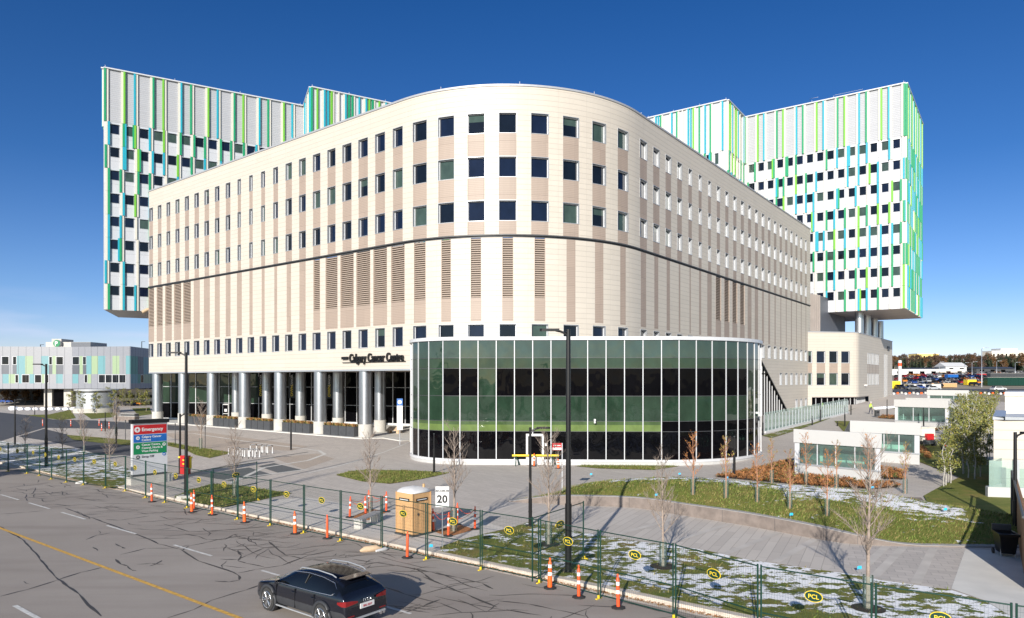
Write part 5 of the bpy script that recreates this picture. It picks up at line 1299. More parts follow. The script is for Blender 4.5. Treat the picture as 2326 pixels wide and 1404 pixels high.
for (pa_, pb_, lab) in (((1207, 1325), (1327, 1270), 'open green gate panel swung back onto the snowy lawn by the tall lamp'), ((482, 1160), (585, 1137), 'green fence panel turned back onto the small lawn by the black lamp')):
    a = Vector(pxg(*pa_)); b = Vector(pxg(*pb_)); d = b - a; o = copy_tree(fp); o.location = (a.x, a.y, .03); o.rotation_euler = (0, 0, atan2(d.y, d.x)); o.scale = (d.length / 2.9, 1, 1); o['label'] = lab

# ------------------------------------------------------------------ traffic tubes and cones
def tube_proto(main_, wide, bands=True):
    T = thing('traffic_tube', (0, 0, 0), 'x', 'traffic tube', 0, 'orange traffic tubes')
    m = MB()
    if wide: m.lathe([(.088, .04), (.084, .35), (.075, .62), (.062, .90), (.05, .98), (.035, 1.0), (.03, 1.05), (.045, 1.07), (.03, 1.12)], 18)
    else: m.lathe([(.060, .03), (.058, .5), (.055, .98), (.045, 1.0), (.03, 1.02), (.028, 1.08), (.04, 1.10), (.02, 1.14)], 16)
    m.build('tube', main_, T)
    if bands:
        for z0, z1 in ((.48, .60), (.76, .88)):
            r = (.083, .079) if wide and z0 < .6 else ((.073, .067) if wide else (.062, .060)); m = MB(); m.lathe([(r[0], z0), (r[1], z1)], 18); m.build('reflective_band', 'reflective', T)
    m = MB(); m.lathe([(.24, 0), (.24, .03), (.13, .055)], 8, smooth=False); m.build('rubber_base', 'rubber', T); return T
tw = tube_proto('orange', True); tn = tube_proto('redorange', False); tp = tube_proto('redorange', False, False)
tubes = [(345, 1140, 0, 'red orange traffic tube by the kerb, leftmost on the road'), (436, 1163.5, 1, 'orange tapered traffic tube at the foot of the colonnade lamp'), (440.5, 1157, 0, 'red traffic tube hidden behind the orange one by the lamp foot'), (482, 1170, 0, 'red traffic tube between the lamp foot and the orange tapered tube'), (555.7, 1187, 1, 'orange tapered traffic tube on the road beside the small lawn'),
 (670.5, 1212.5, 1, 'orange tapered traffic tube on a square black base left of the plain tube'), (743.5, 1223, 2, 'plain short red orange tube without white bands'), (925, 1267, 2, 'faded plain pink orange tube in front of the portable toilet'), (1249, 1336, 1, 'orange tapered traffic tube beside the gate near the tallest lamp'), (1314.6, 1357, 0, 'orange traffic tube in the middle of the right three'), (1404.4, 1381, 0, 'orange traffic tube farthest right on its round black base'),
 (794.5, 1175, 0, 'orange traffic tube at the left corner of the gravel square behind the bench'), (830.6, 1174, 0, 'orange traffic tube at the near corner of the gravel square by the bench'), (838, 1158, 0, 'orange traffic tube directly behind the thin tree by the bench'), (877.6, 1162, 0, 'orange traffic tube behind the right end of the bench'),
 (984.6, 1207, 0, 'orange traffic tube just right of the portable toilet'), (1018, 1217.6, 0, 'orange traffic tube at the near corner of the gravel square under the speed sign'), (1038, 1192, 0, 'orange traffic tube behind the thin tree right of the speed sign'), (1078.7, 1202, 0, 'orange traffic tube at the right corner of the gravel square'),
 (1213, 1059, 1, 'orange traffic tube by the glass building door'), (1297, 1055, 1, 'orange traffic tube right of the red sign board'), (1268, 1064, 1, 'short orange cone under the red and white board'),
 (97, 968, 0, 'orange tube on the far left pavement, second from left'), (161, 969, 0, 'orange tube standing on the far left paving before the green island'), (231, 979, 0, 'orange tube on the left plaza beside the black bollard'), (225, 968, 0, 'orange tube left of the black plaza bollard'), (248, 975, 0, 'orange tube right of the black plaza bollard')]
used = set()
for px_, py_, k, lab in tubes:
    z = ROADZ + .01 if py_ > 1135 and (px_, py_) in [(a, b) for a, b, *_ in tubes[:11]] else 0.01
    x, y = pxg(px_, py_, z); src = (tn, tw, tp)[k]
    if k not in used: used.add(k); o = src; o.location = (x, y, z); o['label'] = lab
    else: o = dup(src, (x, y, z), random.uniform(0, 1), lab)
    if 'short orange cone' in lab: o.scale = (1.3, 1.3, .72)
    o.rotation_euler = (random.uniform(-.03, .03), random.uniform(-.03, .03), random.uniform(0, 1))

# ------------------------------------------------------------------ lamps and bollards
def lamp(px_, py_, ytop, arm, label, r=.085, base=False, short=False, z=.02, sz=1.0):
    x, y = pxg(px_, py_, z); H = (py_ - ytop) / F * y
    T = thing('street_lamp', (x, y, z), label, 'street lamp', 0, 'black street lamps')
    m = MB(); m.tube([(0, 0, 0), (0, 0, H * .28)], r * 1.25, 14); m.tube([(0, 0, H * .28), (0, 0, H + .05)], [r, r * .85], 14); m.tube([(0, 0, H * .14), (0, 0, H * .14 + .05)], r * 1.4, 14)
    m.build('pole', 'black', T)
    m = MB(); s = arm; m.tube([(0, 0, H - .28), (s * .1, 0, H - .12), (s * .32 * sz, 0, H - .03), (s * .5 * sz, 0, H)], [.05, .05, .045, .04], 8); m.build('arm', 'black', T)
    m = MB(); a0, a1 = sorted((s * .36 * sz, s * 1.12 * sz)); m.prism([(a0, -.15), (a1 - .08 if s > 0 else a1, -.15), (a1, -.08 if s > 0 else .0), (a1, .08), (a1 - .08, .15), (a0, .15)] if s > 0 else [(a0, -.07), (a0 + .08, -.15), (a1, -.15), (a1, .15), (a0 + .08, .15), (a0, .07)], H - .02, H + .07); m.build('lamp_head', 'black', T)
    m = MB(); m.face([(a0 + .1, -.1, H - .024), (a0 + .1, .1, H - .024), (a1 - .1, .1, H - .024), (a1 - .1, -.1, H - .024)]); m.build('lens', 'alu_white', T)
    m = MB(); m.box(-.24, .24, -.24, .24, -.05, .02) if not base else m.box(-.42, .42, -.42, .42, -.05, .18)
    m.build('base_plate', 'black' if not base else 'concrete', T)
    return T
lamp(1291, 1297, 751, -1, 'tallest black street lamp on the snowy verge with its head turned left', .105, z=.03, sz=1.0)
lamp(1204.5, 1194, 973, 1, 'shorter black street lamp before the glass building door, head turned right', .075, sz=.9)
lamp(423, 1131, 802, -1, 'tall black street lamp on a concrete foot before the colonnade', .10, True, sz=1.0)
lamp(105, 1060, 828, -1, 'black street lamp on the snowy far left lawn', .10, sz=1.0)
lamp(409, 1076, 941, 1, 'short black lamp beside the red cabinet', .085, sz=.8)
lamp(2306, 1196, 984, 1, 'black lamp at the right edge before the cream building', .085, sz=.9, z=.4)
lamp(34, 1010, 908, 1, 'small distant black lamp at the far left edge', .08, sz=.8)
def bollard(px_, py_, ytop, label, r=.075, z=.02, name='light_bollard'):
    p = gp(px_, py_); x, y, z = p.x, p.y, p.z; H = (py_ - ytop) / F * y
    T = thing(name, (x, y, z), label, 'light column', 0, 'black light columns'); m = MB(); m.tube([(0, 0, 0), (0, 0, H * .62)], r * 1.25, 10); m.tube([(0, 0, H * .62), (0, 0, H)], r * .72, 10); m.build('shaft', 'black', T)
    m = MB(); m.tube([(0, 0, H), (0, 0, H + .04)], r * 1.0, 10); m.build('cap', 'darkgrey', T)
for a in ((986, 1074, 986, 'black light column on the right tip of the lens shaped lawn'), (661, 1022, 957, 'black light column before the second gap of the colonnade'), (1668, 1083, 992, 'black light column by the right curve of the glass building'), (239, 980, 937, 'black light column on the left plaza among orange tubes'), (264, 1010, 944, 'dark post standing left of the wayfinding sign'),
 (1733, 989, 942, 'black light column at the near end of the glass fence'), (1864, 958, 914, 'black light column on the grass strip beside the glass fence'), (1919, 969, 924, 'black light column in the middle of the right path'), (1933, 942, 908, 'black light column at the far end of the glass fence'), (1845, 966, 945, 'short black post on the grass strip'), (1902, 968, 957, 'very short black post on the path'),
 (2015, 948, 908, 'black light column left of the third pavilion'), (2098, 976, 926, 'black light column in front of the third pavilion'), (2181, 962, 916, 'black light column right of the third pavilion'), (79, 942, 920, 'black post before the white barrier blocks')): bollard(*a)
# thin silver posts on the drop-off edge
for px_, py_, yt, lab in ((285, 999, 955, 'thin grey post left of the sign top'), (398, 1010, 963, 'thin grey post left of the short lamp'), (466, 1017, 968, 'thin grey post right of the leafy sapling')):
    x, y = pxg(px_, py_); T = thing('marker_post', (x, y, 0), lab, 'post', 0, 'thin plaza posts'); m = MB(); H = (py_ - yt) / F * y; m.tube([(0, 0, 0), (0, 0, H)], .045, 8); m.build('shaft', 'darkgrey', T); m = MB(); m.box(-.05, .05, -.03, .03, H - .3, H + .05); m.build('head', 'black', T)

# ------------------------------------------------------------------ signs
def speed_sign():
    x, y = pxg(1004.5, 1245, 0); T = thing('speed_sign', (x, y, 0), 'white MAXIMUM 20 speed limit sign on a silver post by the verge', 'road sign')
    H = (1245 - 1105) / F * y; m = MB(); m.tube([(0, .03, 0), (0, .03, H - .1)], .028, 8); m.build('post', 'alu', T)
    w = .30; m = MB(); m.box(-w, w, -.005, .005, H - .92, H); m.build('sign_plate', 'white', T)
    b = MB(); 
    for x0, x1, z0, z1 in ((-w + .02, w - .02, H - .035, H - .02), (-w + .02, w - .02, H - .90, H - .885), (-w + .02, -w + .035, H - .885, H - .035), (w - .035, w - .02, H - .885, H - .035)): b.box(x0, x1, -.008, -.0055, z0, z1)
    b.build('border', 'white', T)
    text_obj('lettering', 'MAXIMUM', .125, 'black', T, Matrix.Translation((0, -.009, H - .24)) @ UP, .004, .002); text_obj('lettering', '20', .47, 'black', T, Matrix.Translation((0, -.009, H - .72)) @ UP, .004, .012)
speed_sign()
def wayfinding():
    z = 0; xl, yl = pxg(301, 1092, .5); D = (yl) ; x0, y0 = pxg(301, 1084, .55); x1, y1 = pxg(368, 1077, .55)
    a = Vector((x0, y0)); b = Vector((x1, y1)); b = a + (b - a).normalized() * 2.45; u = b - a; W = u.length; an = atan2(u.y, u.x)
    T = thing('wayfinding_sign', (a.x, a.y, 0), 'large white wayfinding sign with red, blue and green bands and a black cap', 'sign', an)
    m = MB(); m.box(-.2, W + .25, -.25, .55, -.05, .55); m.build('concrete_base', 'concrete', T)
    m = MB(); m.box(.02, W - .02, .02, .28, .551, .70); m.build('plinth_shadow_gap', 'darkgrey', T)
    H = 4.35; m = MB(); m.box(0, W, 0, .30, .70, H); m.build('panel', 'signwhite', T)
    m = MB(); m.box(-.1, W + .1, -.1, .42, H + .001, H + .27); m.build('cap', 'black', T)
    bands = [('red', H - .78, H - .12), ('blue', H - 1.36, H - .82), ('green', H - 2.22, H - 1.40)]
    for c, z0_, z1_ in bands:
        m = MB(); m.box(.07, W - .07, -.015, -.001, z0_, z1_); s = m.build('colour_band', c, T)
    def tx(t, size, x, z, c, bold=.01): text_obj('lettering', t, size, c, T, Matrix.Translation((x, -.02, z)) @ UP, .006, bold, 'LEFT')
    tx('Emergency', .34, .62, H - .56, 'white', .008); tx('Calgary Cancer', .22, .62, H - 1.05, 'white', .005); tx('Centre', .22, .62, H - 1.28, 'white', .005)
    tx('Cancer Centre,', .21, .62, H - 1.62, 'white', .005); tx('Central, North &', .21, .62, H - 1.85, 'white', .005); tx('West Parking', .21, .62, H - 2.08, 'white', .005); tx('Drop Off', .22, .62, H - 2.48, 'darkgrey', .002)
    def disc(x, z, r, c, arrow, ac, up):
        m = MB(); m.tube([(x, -.016, z), (x, -.022, z)], r, 20); m.build('symbol_disc', c, T)
        m = MB(); s = r * .62
        pts = [(-.18, -1), (.18, -1), (.18, .1), (.62, -.3), (.62, .18), (0, .85), (-.62, .18), (-.62, -.3), (-.18, .1)]
        if not up: pts = [(b_, -a_) for a_, b_ in pts]
        m.face([(x + a_ * s, -.025, z + b_ * s) for a_, b_ in pts]); m.build('arrow', ac, T)
    disc(.32, H - .45, .20, 'white', 1, 'red', True); disc(.36, H - 1.05, .13, 'white', 1, 'blue', False); disc(.36, H - 1.70, .13, 'white', 1, 'green', True); disc(.36, H - 2.41, .13, 'darkgrey', 1, 'white', False)
    m = MB(); m.tube([(W - .25, -.016, H - 1.60), (W - .25, -.022, H - 1.60)], .12, 18); m.build('symbol_disc', 'white', T); text_obj('lettering', 'P', .2, 'green', T, Matrix.Translation((W - .25, -.026, H - 1.67)) @ UP, .004, .004)
    m = MB(); m.tube([(W - .25, -.002, H - 2.32), (W - .25, -.022, H - 2.32)], .12, 18); m.build('symbol_disc', 'blue', T); m = MB(); m.box(W - .32, W - .18, -.026, -.023, H - 2.36, H - 2.29); m.build('car_symbol', 'white', T)
wayfinding()
def bus_sign():
    x, y = pxg(927, 1005); T = thing('transit_sign', (x - .5, y - 3.0, 0), 'tall narrow white and blue stop sign beside the last column', 'sign')
    m = MB(); m.box(-.33, .33, -.04, .04, 1.7, 5.3); m.build('panel', 'white', T); m = MB(); m.box(-.33, .33, -.06, -.041, 4.5, 5.3); m.build('blue_header', 'blue', T); m = MB(); m.tube([(0, -.062, 4.9), (0, -.07, 4.9)], .24, 16); m.box(-.1, .1, -.08, -.071, 4.82, 4.98); m.build('symbol', 'white', T)
    m = MB(); m.tube([(0, .06, 0), (0, .06, 5.2)], .05, 8); m.build('post', 'alu', T)
bus_sign()
def red_cabinet():
    x, y = pxg(421, 1078); T = thing('red_cabinet', (x, y, 0), 'red box with yellow handles strapped between the two black lamps', 'cabinet', R(-10))
    m = MB(); m.box(-.38, .38, -.12, .12, .05, 1.5); m.build('body', 'red', T); m = MB(); m.box(-.6, -.385, -.05, .05, 1.3, 1.42); m.box(.385, .6, -.05, .05, 1.3, 1.42); m.box(.385, .52, -.05, .05, .5, 1.3)
    for z in (.8, 1.1): m.box(-.16, .16, -.135, -.121, z, z + .1)
    m.build('yellow_fitting', 'yellow', T)
red_cabinet()
def barricade():
    x0, y0 = pxg(1166, 1058); x1, y1 = pxg(1266, 1058); T = thing('barricade', (x0, y0, 0), 'yellow beam barricade on green A-frame legs before the glass building', 'barricade')
    L = x1 - x0; m = MB(); m.box(-.1, L + .1, -.04, .04, .82, .98); m.build('beam', 'yellow', T)
    for x in (.25, L - .4):
        m = MB(); m.tube([(x - .05, -.35, 0), (x, 0, .85)], .05, 6); m.build('leg', 'green_metal', T); m = MB(); m.tube([(x + .3, .35, 0), (x, 0, .85)], .05, 6); m.build('leg', 'green_metal', T)
    x, y = pxg(1277, 1122, .3); T = thing('site_sign', (x, y, .1), 'small red and white board on a thin white pole at the tip of the mound', 'sign'); m = MB(); m.tube([(0, 0, 0), (0, 0, 3.4)], .03, 8); m.build('post', 'alu_white', T)
    m = MB(); m.box(-.62, -.03, -.02, .02, 2.95, 3.4); m.build('board', 'red', T); m = MB(); m.box(-.6, -.05, -.025, -.021, 2.97, 3.12); m.box(-.55, -.1, -.025, -.021, 3.22, 3.27); m.build('white_stripe', 'white', T)
barricade()

# ------------------------------------------------------------------ portable toilet, benches, bin, racks, planters
def toilet():
    x0, y0 = pxg(905, 1211); T = thing('portable_toilet', (x0 + .75, y0 - .1, 0), 'tan portable toilet with a white domed roof behind the fence', 'portable toilet', R(-40))
    w = .58; m = MB(); m.box(-w - .06, w + .06, -w - .06, w + .06, 0, .09); m.build('skid_base', 'darkgrey', T)
    m = MB(); m.box(-w, w, -w, w, .09, 2.05)
    for s in (-1, 1):
        for k in range(3): a = -.36 + k * .36; m.box(a - .10, a + .10, s * w - .012, s * w + .012, .25, 1.62); m.box(s * w - .012, s * w + .012, a - .10, a + .10, .25, 1.62)
        for t in (-1, 1): m.box(s * w - .03 * 1, s * w + .03, t * w - .03, t * w + .03, .09, 2.06)
    m.build('cabin', 'brownplastic', T)
    m = MB(); m.box(-w - .01, w + .01, -.03, .03, .4, .42); m.box(-.45, .45, -w - .02, -w - .013, .2, .22); m.build('trim', 'brownplastic', T)
    m = MB(); n = 8; rings = []
    for k, (s, z) in enumerate(((1.06, 2.05), (1.06, 2.10), (.96, 2.17), (.7, 2.26), (.3, 2.31))):
        rings.append([(w * s * a, w * s * b, z) for a, b in ((-1, -.8), (-.8, -1), (.8, -1), (1, -.8), (1, .8), (.8, 1), (-.8, 1), (-1, .8))])
    vs = [p for r in rings for p in r]; fs = [(i * 8 + k, i * 8 + (k + 1) % 8, (i + 1) * 8 + (k + 1) % 8, (i + 1) * 8 + k) for i in range(4) for k in range(8)] + [tuple(range(32, 40))]
    m.mesh(vs, fs, 0, True); m.build('roof', 'white', T); m = MB(); m.tube([(.35, .35, 2.1), (.35, .35, 2.42)], .06, 10); m.build('vent_pipe', 'brownplastic', T)
    for s in (0, 1):
        m = MB(); Mx = Matrix.Rotation(R(90) * s, 4, 'Z'); m.box(-.36, .36, -w - .028, -w - .014, 1.66, 1.80, 0, Mx); e = m.build('logo_plate', 'black', T)
        m = MB(); m.box(-.3, .3, -w - .032, -w - .029, 1.71, 1.75, 0, Mx); m.build('white_lettering_bar', 'white', e)
    m = MB(); m.box(w + .03, w + .05, -.3, -.22, 1.0, 1.1); m.build('door_latch', 'darkgrey', T)
toilet()
def bench(pxa, pxb, label):
    a = Vector(pxg(*pxa)); b = Vector(pxg(*pxb)); u = b - a; L = u.length; T = thing('bench', (a.x, a.y, 0), label, 'bench', atan2(u.y, u.x), 'concrete plaza benches')
    m = MB()
    for k in range(4): m.box(.0, L, -.02 + k * .125, .085 + k * .125, .44, .50)
    m.build('seat', 'alu', T)
    for x in (.05, L - .5): m = MB(); m.box(x, x + .45, 0, .46, 0, .44); m.build('leg', 'concrete', T)
bench((822, 1203), (868, 1182), 'bench with a silver slatted seat on two white blocks left of the toilet'); bench((990, 1205), (965, 1175), 'bench partly hidden behind the portable toilet')
for poly, lab in (([(796, 1176), (838, 1182), (880, 1163), (842, 1156)], 1), ([(985, 1208), (1020, 1220), (1080, 1203), (1040, 1191)], 2)): sheet('gravel_square', P(poly), .016, 'orange_mulch', step=30)
def bin_():
    x, y = pxg(2284, 1262); T = thing('wheeled_bin', (x, y, 0), 'black wheeled waste bin with open rim by the brown hoarding', 'bin', R(-18)); m = MB()
    def loft(s0, s1, z0, z1, mi=0): 
        a = [(-s0[0], -s0[1], z0), (s0[0], -s0[1], z0), (s0[0], s0[1], z0), (-s0[0], s0[1], z0)]; b = [(-s1[0], -s1[1], z1), (s1[0], -s1[1], z1), (s1[0], s1[1], z1), (-s1[0], s1[1], z1)]
        m.mesh(a + b, [(0, 3, 2, 1), (0, 1, 5, 4), (1, 2, 6, 5), (2, 3, 7, 6), (3, 0, 4, 7)], mi)
    loft((.26, .34), (.34, .46), .15, .92); loft((.30, .42), (.33, .45), .93, 1.0)
    m.box(-.38, .38, -.50, -.44, .90, 1.0); m.box(-.38, .38, .44, .50, .90, 1.0); m.box(-.38, -.33, -.44, .44, .9, 1.0); m.box(.33, .38, -.44, .44, .9, 1.0); m.build('body', 'black', T)
    m = MB(); m.box(-.36, .36, .46, .52, 1.0, 1.25, 0, Matrix.Rotation(R(0), 4, 'X')); m.build('lid', 'darkgrey', T); m = MB(); m.tube([(-.36, .56, 1.05), (.36, .56, 1.05)], .02, 6); m.build('handle', 'darkgrey', T)
    for s in (-1, 1):
        m = MB(); m.tube([(s * .34, .28, .13), (s * .40, .28, .13)], .13, 14); m.build('wheel', 'rubber', T)
        m = MB(); m.tube([(s * .26, -.3, 0), (s * .26, -.3, .9)], .022, 6); m.build('leg', 'alu', T)
bin_()
rk = thing('bike_rack', (0, 0, 0), 'bike rack hoop wrapped in white plastic on the plaza', 'bike rack', 0, 'wrapped bike racks on the plaza')
m = MB(); m.tube([(-.45, 0, 0), (-.45, 0, .82), (-.40, 0, .87), (.40, 0, .87), (.45, 0, .82), (.45, 0, 0)], .028, 8); m.build('hoop', 'black', rk)
m = MB(); m.tube([(-.45, 0, .2), (-.45, 0, .80)], [.045, .055], 8); m.tube([(-.3, 0, .87), (.2, 0, .87)], .05, 8); m.tube([(.45, 0, .05), (.45, 0, .3), (.45, 0, .7)], [.09, .05, .045], 8); m.build('plastic_wrap', 'white', rk)
first = True
for px_, py_ in ((527, 1036), (538, 1038), (548, 1040), (559, 1040), (572, 1041), (582, 1041), (576, 1029), (590, 1030), (601, 1031), (612, 1032)):
    x, y = pxg(px_, py_); a = R(68)
    if first: rk.location = (x, y, 0); rk.rotation_euler = (0, 0, a); first = False
    else: dup(rk, (x, y, 0), a)
def planters():
    sh = None
    def one(x, y, rz, lab):
        nonlocal sh
        if sh is None:
            sh = thing('planter_box', (x, y, .1), lab, 'planter', rz, 'grey planters between the columns'); m = MB(); m.box(-.76, .76, -.5, .5, 0, 1.25); m.box(-.78, .78, -.52, .52, 1.25, 1.31); m.build('box', 'darkgrey', sh)
            m = MB(); rnd = random.Random(2)
            for i in range(420):
                p = Vector((rnd.uniform(-.68, .68), rnd.uniform(-.46, .46), 1.31)); h = rnd.uniform(.10, .36); d = Vector((rnd.uniform(-.1, .1), rnd.uniform(-.1, .1), h)); t = Vector((rnd.uniform(-1, 1), rnd.uniform(-1, 1), 0)).normalized() * .035; m.face([p - t, p + t, p + t * .8 + d, p - t * .8 + d], 0 if rnd.random() < .5 else 1)
            m.build('planting', ['shrub', 'shrub_g'], sh)
        else: dup(sh, (x, y, .1), rz, lab)
    names = ['rightmost', 'second', 'third', 'fourth', 'farthest left']
    for b in range(5):
        qa = QA - (28.4 - 20.7) - 9.47 * b; n = 4 if b < 4 else 3
        for i in range(n):
            q = qa - 1.75 - i * 1.62; p, t, nn, a = frame_at(path, q, .35); one(p.x, p.y, a, ['grey planter box %s from the left in the %s bay of the colonnade' % (['last', 'third', 'second', 'first'][i], names[b])][0])
planters()
# benches and clutter under the soffit
for px_, py_, lab in ((650, 966, 'tan timber lounge seat in the shade between the third and fourth columns'), (735, 972, 'tan timber lounge seat behind the sixth column'), (895, 984, 'tan timber lounge seat near the last column')):
    x, y = pxg(px_, py_, .1); T = thing('lounge_seat', (x, y, .1), lab, 'seat', R(-20)); m = MB(); m.mesh([(-1, -.4, .45), (1, -.4, .45), (1, .5, .9), (-1, .5, .9), (-1, -.4, .36), (1, -.4, .36), (1, .5, .81), (-1, .5, .81)], [(0, 1, 2, 3), (4, 7, 6, 5), (0, 4, 5, 1), (2, 6, 7, 3), (1, 5, 6, 2), (3, 7, 4, 0)]); m.build('seat', 'paleboard', T); m = MB(); m.box(-.9, -.5, -.3, .4, 0, .4); m.build('leg', 'paleboard', T); m = MB(); m.box(.5, .9, -.3, .4, 0, .4); m.build('leg', 'paleboard', T)
x, y = pxg(892, 975, .1); T = thing('waste_station', (x - 5.0, y + 1, .1), 'grey litter bin in the shade behind the colonnade', 'bin'); m = MB(); m.box(-.4, .4, -.3, .3, 0, 1.3); m.box(-.43, .43, -.33, .33, 1.3, 1.42); m.build('body', 'darkgrey', T); m = MB(); m.box(-.25, .25, -.34, -.301, .95, 1.15); m.build('opening', 'black', T)
# boards and rubble at the kerb, little blue flags
x, y = pxg(843, 1252, ROADZ); T = thing('sandbag', (x, y, ROADZ), 'torn pale sandbag lying at the kerb under the fence', 'sandbag', R(25)); m = MB(); m.tube([(-.5, 0, .06), (-.3, 0, .1), (.2, 0, .12), (.5, 0, .05)], [.04, .14, .15, .05], 10); m.build('bag', 'paleboard', T); m = MB(); m.tube([(.15, -.28, .05), (.6, -.15, .07), (.8, .05, .04)], [.05, .09, .03], 8); m.build('loose_flap', 'white', T)
x, y = pxg(184, 1099, ROADZ); T = thing('sandbag', (x, y, ROADZ), 'small white sandbag at the left kerb under the fence', 'sandbag', R(15)); m = MB(); m.tube([(-.35, 0, .05), (0, 0, .12), (.35, 0, .05)], [.05, .13, .05], 10); m.build('bag', 'white', T)
MT['cyan'] = mat('cyan plastic', (.02, .45, .75), .5)
for px_, py_, lab in ((1341, 1081, 'blue marker flag at the left tip of the mound crest'), (1542, 1080, 'blue marker flag on the middle of the mound crest'), (1489, 1130, 'blue marker flag on the retaining wall edge'), (1649, 1090, 'blue marker flag beside the second orange tree'), (1795, 1176, 'blue marker flag low on the mound slope'), (2145, 1164, 'blue marker flag on the snow by the stone path'), (1949, 1300, 'blue marker flag at the verge edge by the big bare tree'), (976, 1249, 'blue marker flag at the kerb below the speed sign'), (1980, 1113, 'blue marker flag behind the big bare tree')):
    p = gp(px_, py_ + 3); T = thing('marker_flag', p, lab, 'flag', 0, 'blue marker flags'); m = MB(); m.tube([(0, 0, 0), (0, 0, .3)], .006, 4); m.build('wire', 'alu', T); m = MB(); m.box(0, .14, -.002, .002, .18, .3); m.box(-.03, 0, -.002, .002, .16, .28); m.build('flag', 'cyan', T)
# low stone blocks and white barriers left background
mbk = None
for i, px_ in enumerate(range(30, 168, 17)):
    x, y = pxg(px_, 932); 
    if mbk is None:
        mbk = thing('snow_block', (x, y, 0), 'white wrapped block in the row before the parkade', 'barrier block', 0, 'white blocks in a row before the parkade'); m = MB(); rnd = random.Random(5)
        me = bmesh.new(); bmesh.ops.create_cube(me, size=1); bmesh.ops.bevel(me, geom=me.edges[:], offset=.18, segments=2, affect='EDGES')
        for v in me.verts: v.co = Vector((v.co.x * 1.9 + rnd.uniform(-.1, .1), v.co.y, v.co.z * 1.0 + .5 + rnd.uniform(-.08, .08)))
        d = bpy.data.meshes.new('cover'); me.to_mesh(d); d.materials.append(MT['snow']); link('cover', d, mbk)
    else: dup(mbk, (x, y, 0), random.uniform(-.2, .2), scale=random.uniform(.65, .8))
for px_, py_, w, lab in ((290, 950, 3.5, 'dark cube seat block by the left paving'), (282, 956, 5, 'long low concrete seating wall on the left plaza')):
    x, y = pxg(px_, py_); T = thing('seat_wall', (x, y, 0), lab, 'seating wall', R(-20)); m = MB(); m.box(-w / 2, w / 2, 0, 1, 0, .8); m.build('block', 'darkgrey' if w < 4 else 'concrete_dk', T); m = MB(); m.box(-w / 2 - .03, w / 2 + .03, -.03, 1.03, .8, .86); m.build('cap', 'concrete', T)

# red tape strung between the tubes round the two gravel squares
for pts, lab in (([(794.5, 1175), (830.6, 1174), (877.6, 1162), (838, 1158), (794.5, 1175)], 'red tape strung between the tubes round the left gravel square'), ([(984.6, 1207), (1018, 1217.6), (1078.7, 1202), (1038, 1192), (984.6, 1207)], 'red tape strung between the tubes round the right gravel square')):
    q = [Vector((*pxg(*p), .98)) for p in pts]; m = MB()
    line = []
    for a, b in zip(q, q[1:]): line += [a.lerp(b, t / 6) - Vector((0, 0, .30 * sin(pi * t / 6))) for t in range(6)]
    m.tube(line + [q[-1]], .012, 4); tag(m.build('barrier_tape', 'redorange'), lab, 'tape')
# ------------------------------------------------------------------ trees
def bare_tree(name, seed, H, r0, bark, spread=.34, upright=.8, leaves=0, leafmat='leaf_orange', first=.28, guard=True, nl=15, label='x', group=None):
    rnd = random.Random(seed); T = thing(name, (0, 0, 0), label, 'tree', 0, group)
    tk = MB(); tw_ = MB(); lf = MB(); pts = []; n = 10; ph = rnd.uniform(0, 6)
    for i in range(n + 1): t = i / n; pts.append(Vector((sin(ph + t * 3) * .05 * H * .25 * t, cos(ph + t * 2.3) * .05 * H * .25 * t, H * t)))
    rs = [r0 * (1 - .88 * i / n) for i in range(n + 1)]; tk.tube(pts, rs, 8)
    def leaf(p):
        s = rnd.uniform(.025, .05); a = Vector((rnd.uniform(-1, 1), rnd.uniform(-1, 1), rnd.uniform(-1, 1))).normalized() * s; b = Vector((rnd.uniform(-1, 1), rnd.uniform(-1, 1), rnd.uniform(-1, 1))).normalized() * s
        lf.face([p - a, p + b, p + a, p - b])
    def branch(p, d, L, r, lev):
        k = 5; q = [p]; dd = d.copy()
        for i in range(k):
            dd = (dd + Vector((rnd.uniform(-.13, .13), rnd.uniform(-.13, .13), rnd.uniform(.0, .10) * upright))).normalized(); q.append(q[-1] + dd * L / k)
        (tk if lev == 0 else tw_).tube(q, [r * (1 - .8 * i / k) for i in range(k + 1)], 5 if lev == 0 else 3, 0, False)
        if lev < 2:
            for i in range(rnd.randint(7, 9) if lev == 0 else 4):
                t = rnd.uniform(.25, .95); b = q[int(t * k)]; a = rnd.uniform(0, 2 * pi); side = Vector((cos(a), sin(a), rnd.uniform(.1, .6))); e = (dd * .9 + side * .55).normalized()
                branch(b, e, L * rnd.uniform(.35, .55), r * .5, lev + 1)
        if leaves and lev >= 1:
            for i in range(leaves):
                if rnd.random() < .28: leaf(q[rnd.randint(1, k)] + Vector((rnd.uniform(-.04, .04),) * 3))
    for i in range(nl):
        t = first + (1 - first - .06) * (i + rnd.random() * .6) / nl; p = pts[int(t * n)].lerp(pts[min(n, int(t * n) + 1)], t * n - int(t * n)); a = i * 2.4 + rnd.uniform(-.4, .4)
        L = H * spread * (1 - .55 * t) * rnd.uniform(.75, 1.15); d = Vector((cos(a), sin(a), upright + rnd.uniform(-.1, .35))).normalized(); branch(p, d, L, r0 * .38 * (1 - .55 * t), 0)
    tr = tk.build('trunk', bark, T); tw_.build('twigs', bark, T)
    if leaves: lf.build('last_leaves', leafmat, T)
    if guard:
        m = MB(); m.tube([(0, 0, 0), (0, 0, .95)], .14, 12, 0, False); m.build('trunk_guard', 'guard', T)
    return T
bt1 = bare_tree('bare_tree', 3, 4.6, .065, 'bark', .33, 1.0, group='young bare street trees', nl=22)
bt2 = bare_tree('bare_tree', 9, 4.3, .06, 'bark', .31, 1.2, group='young bare street trees', nl=20)
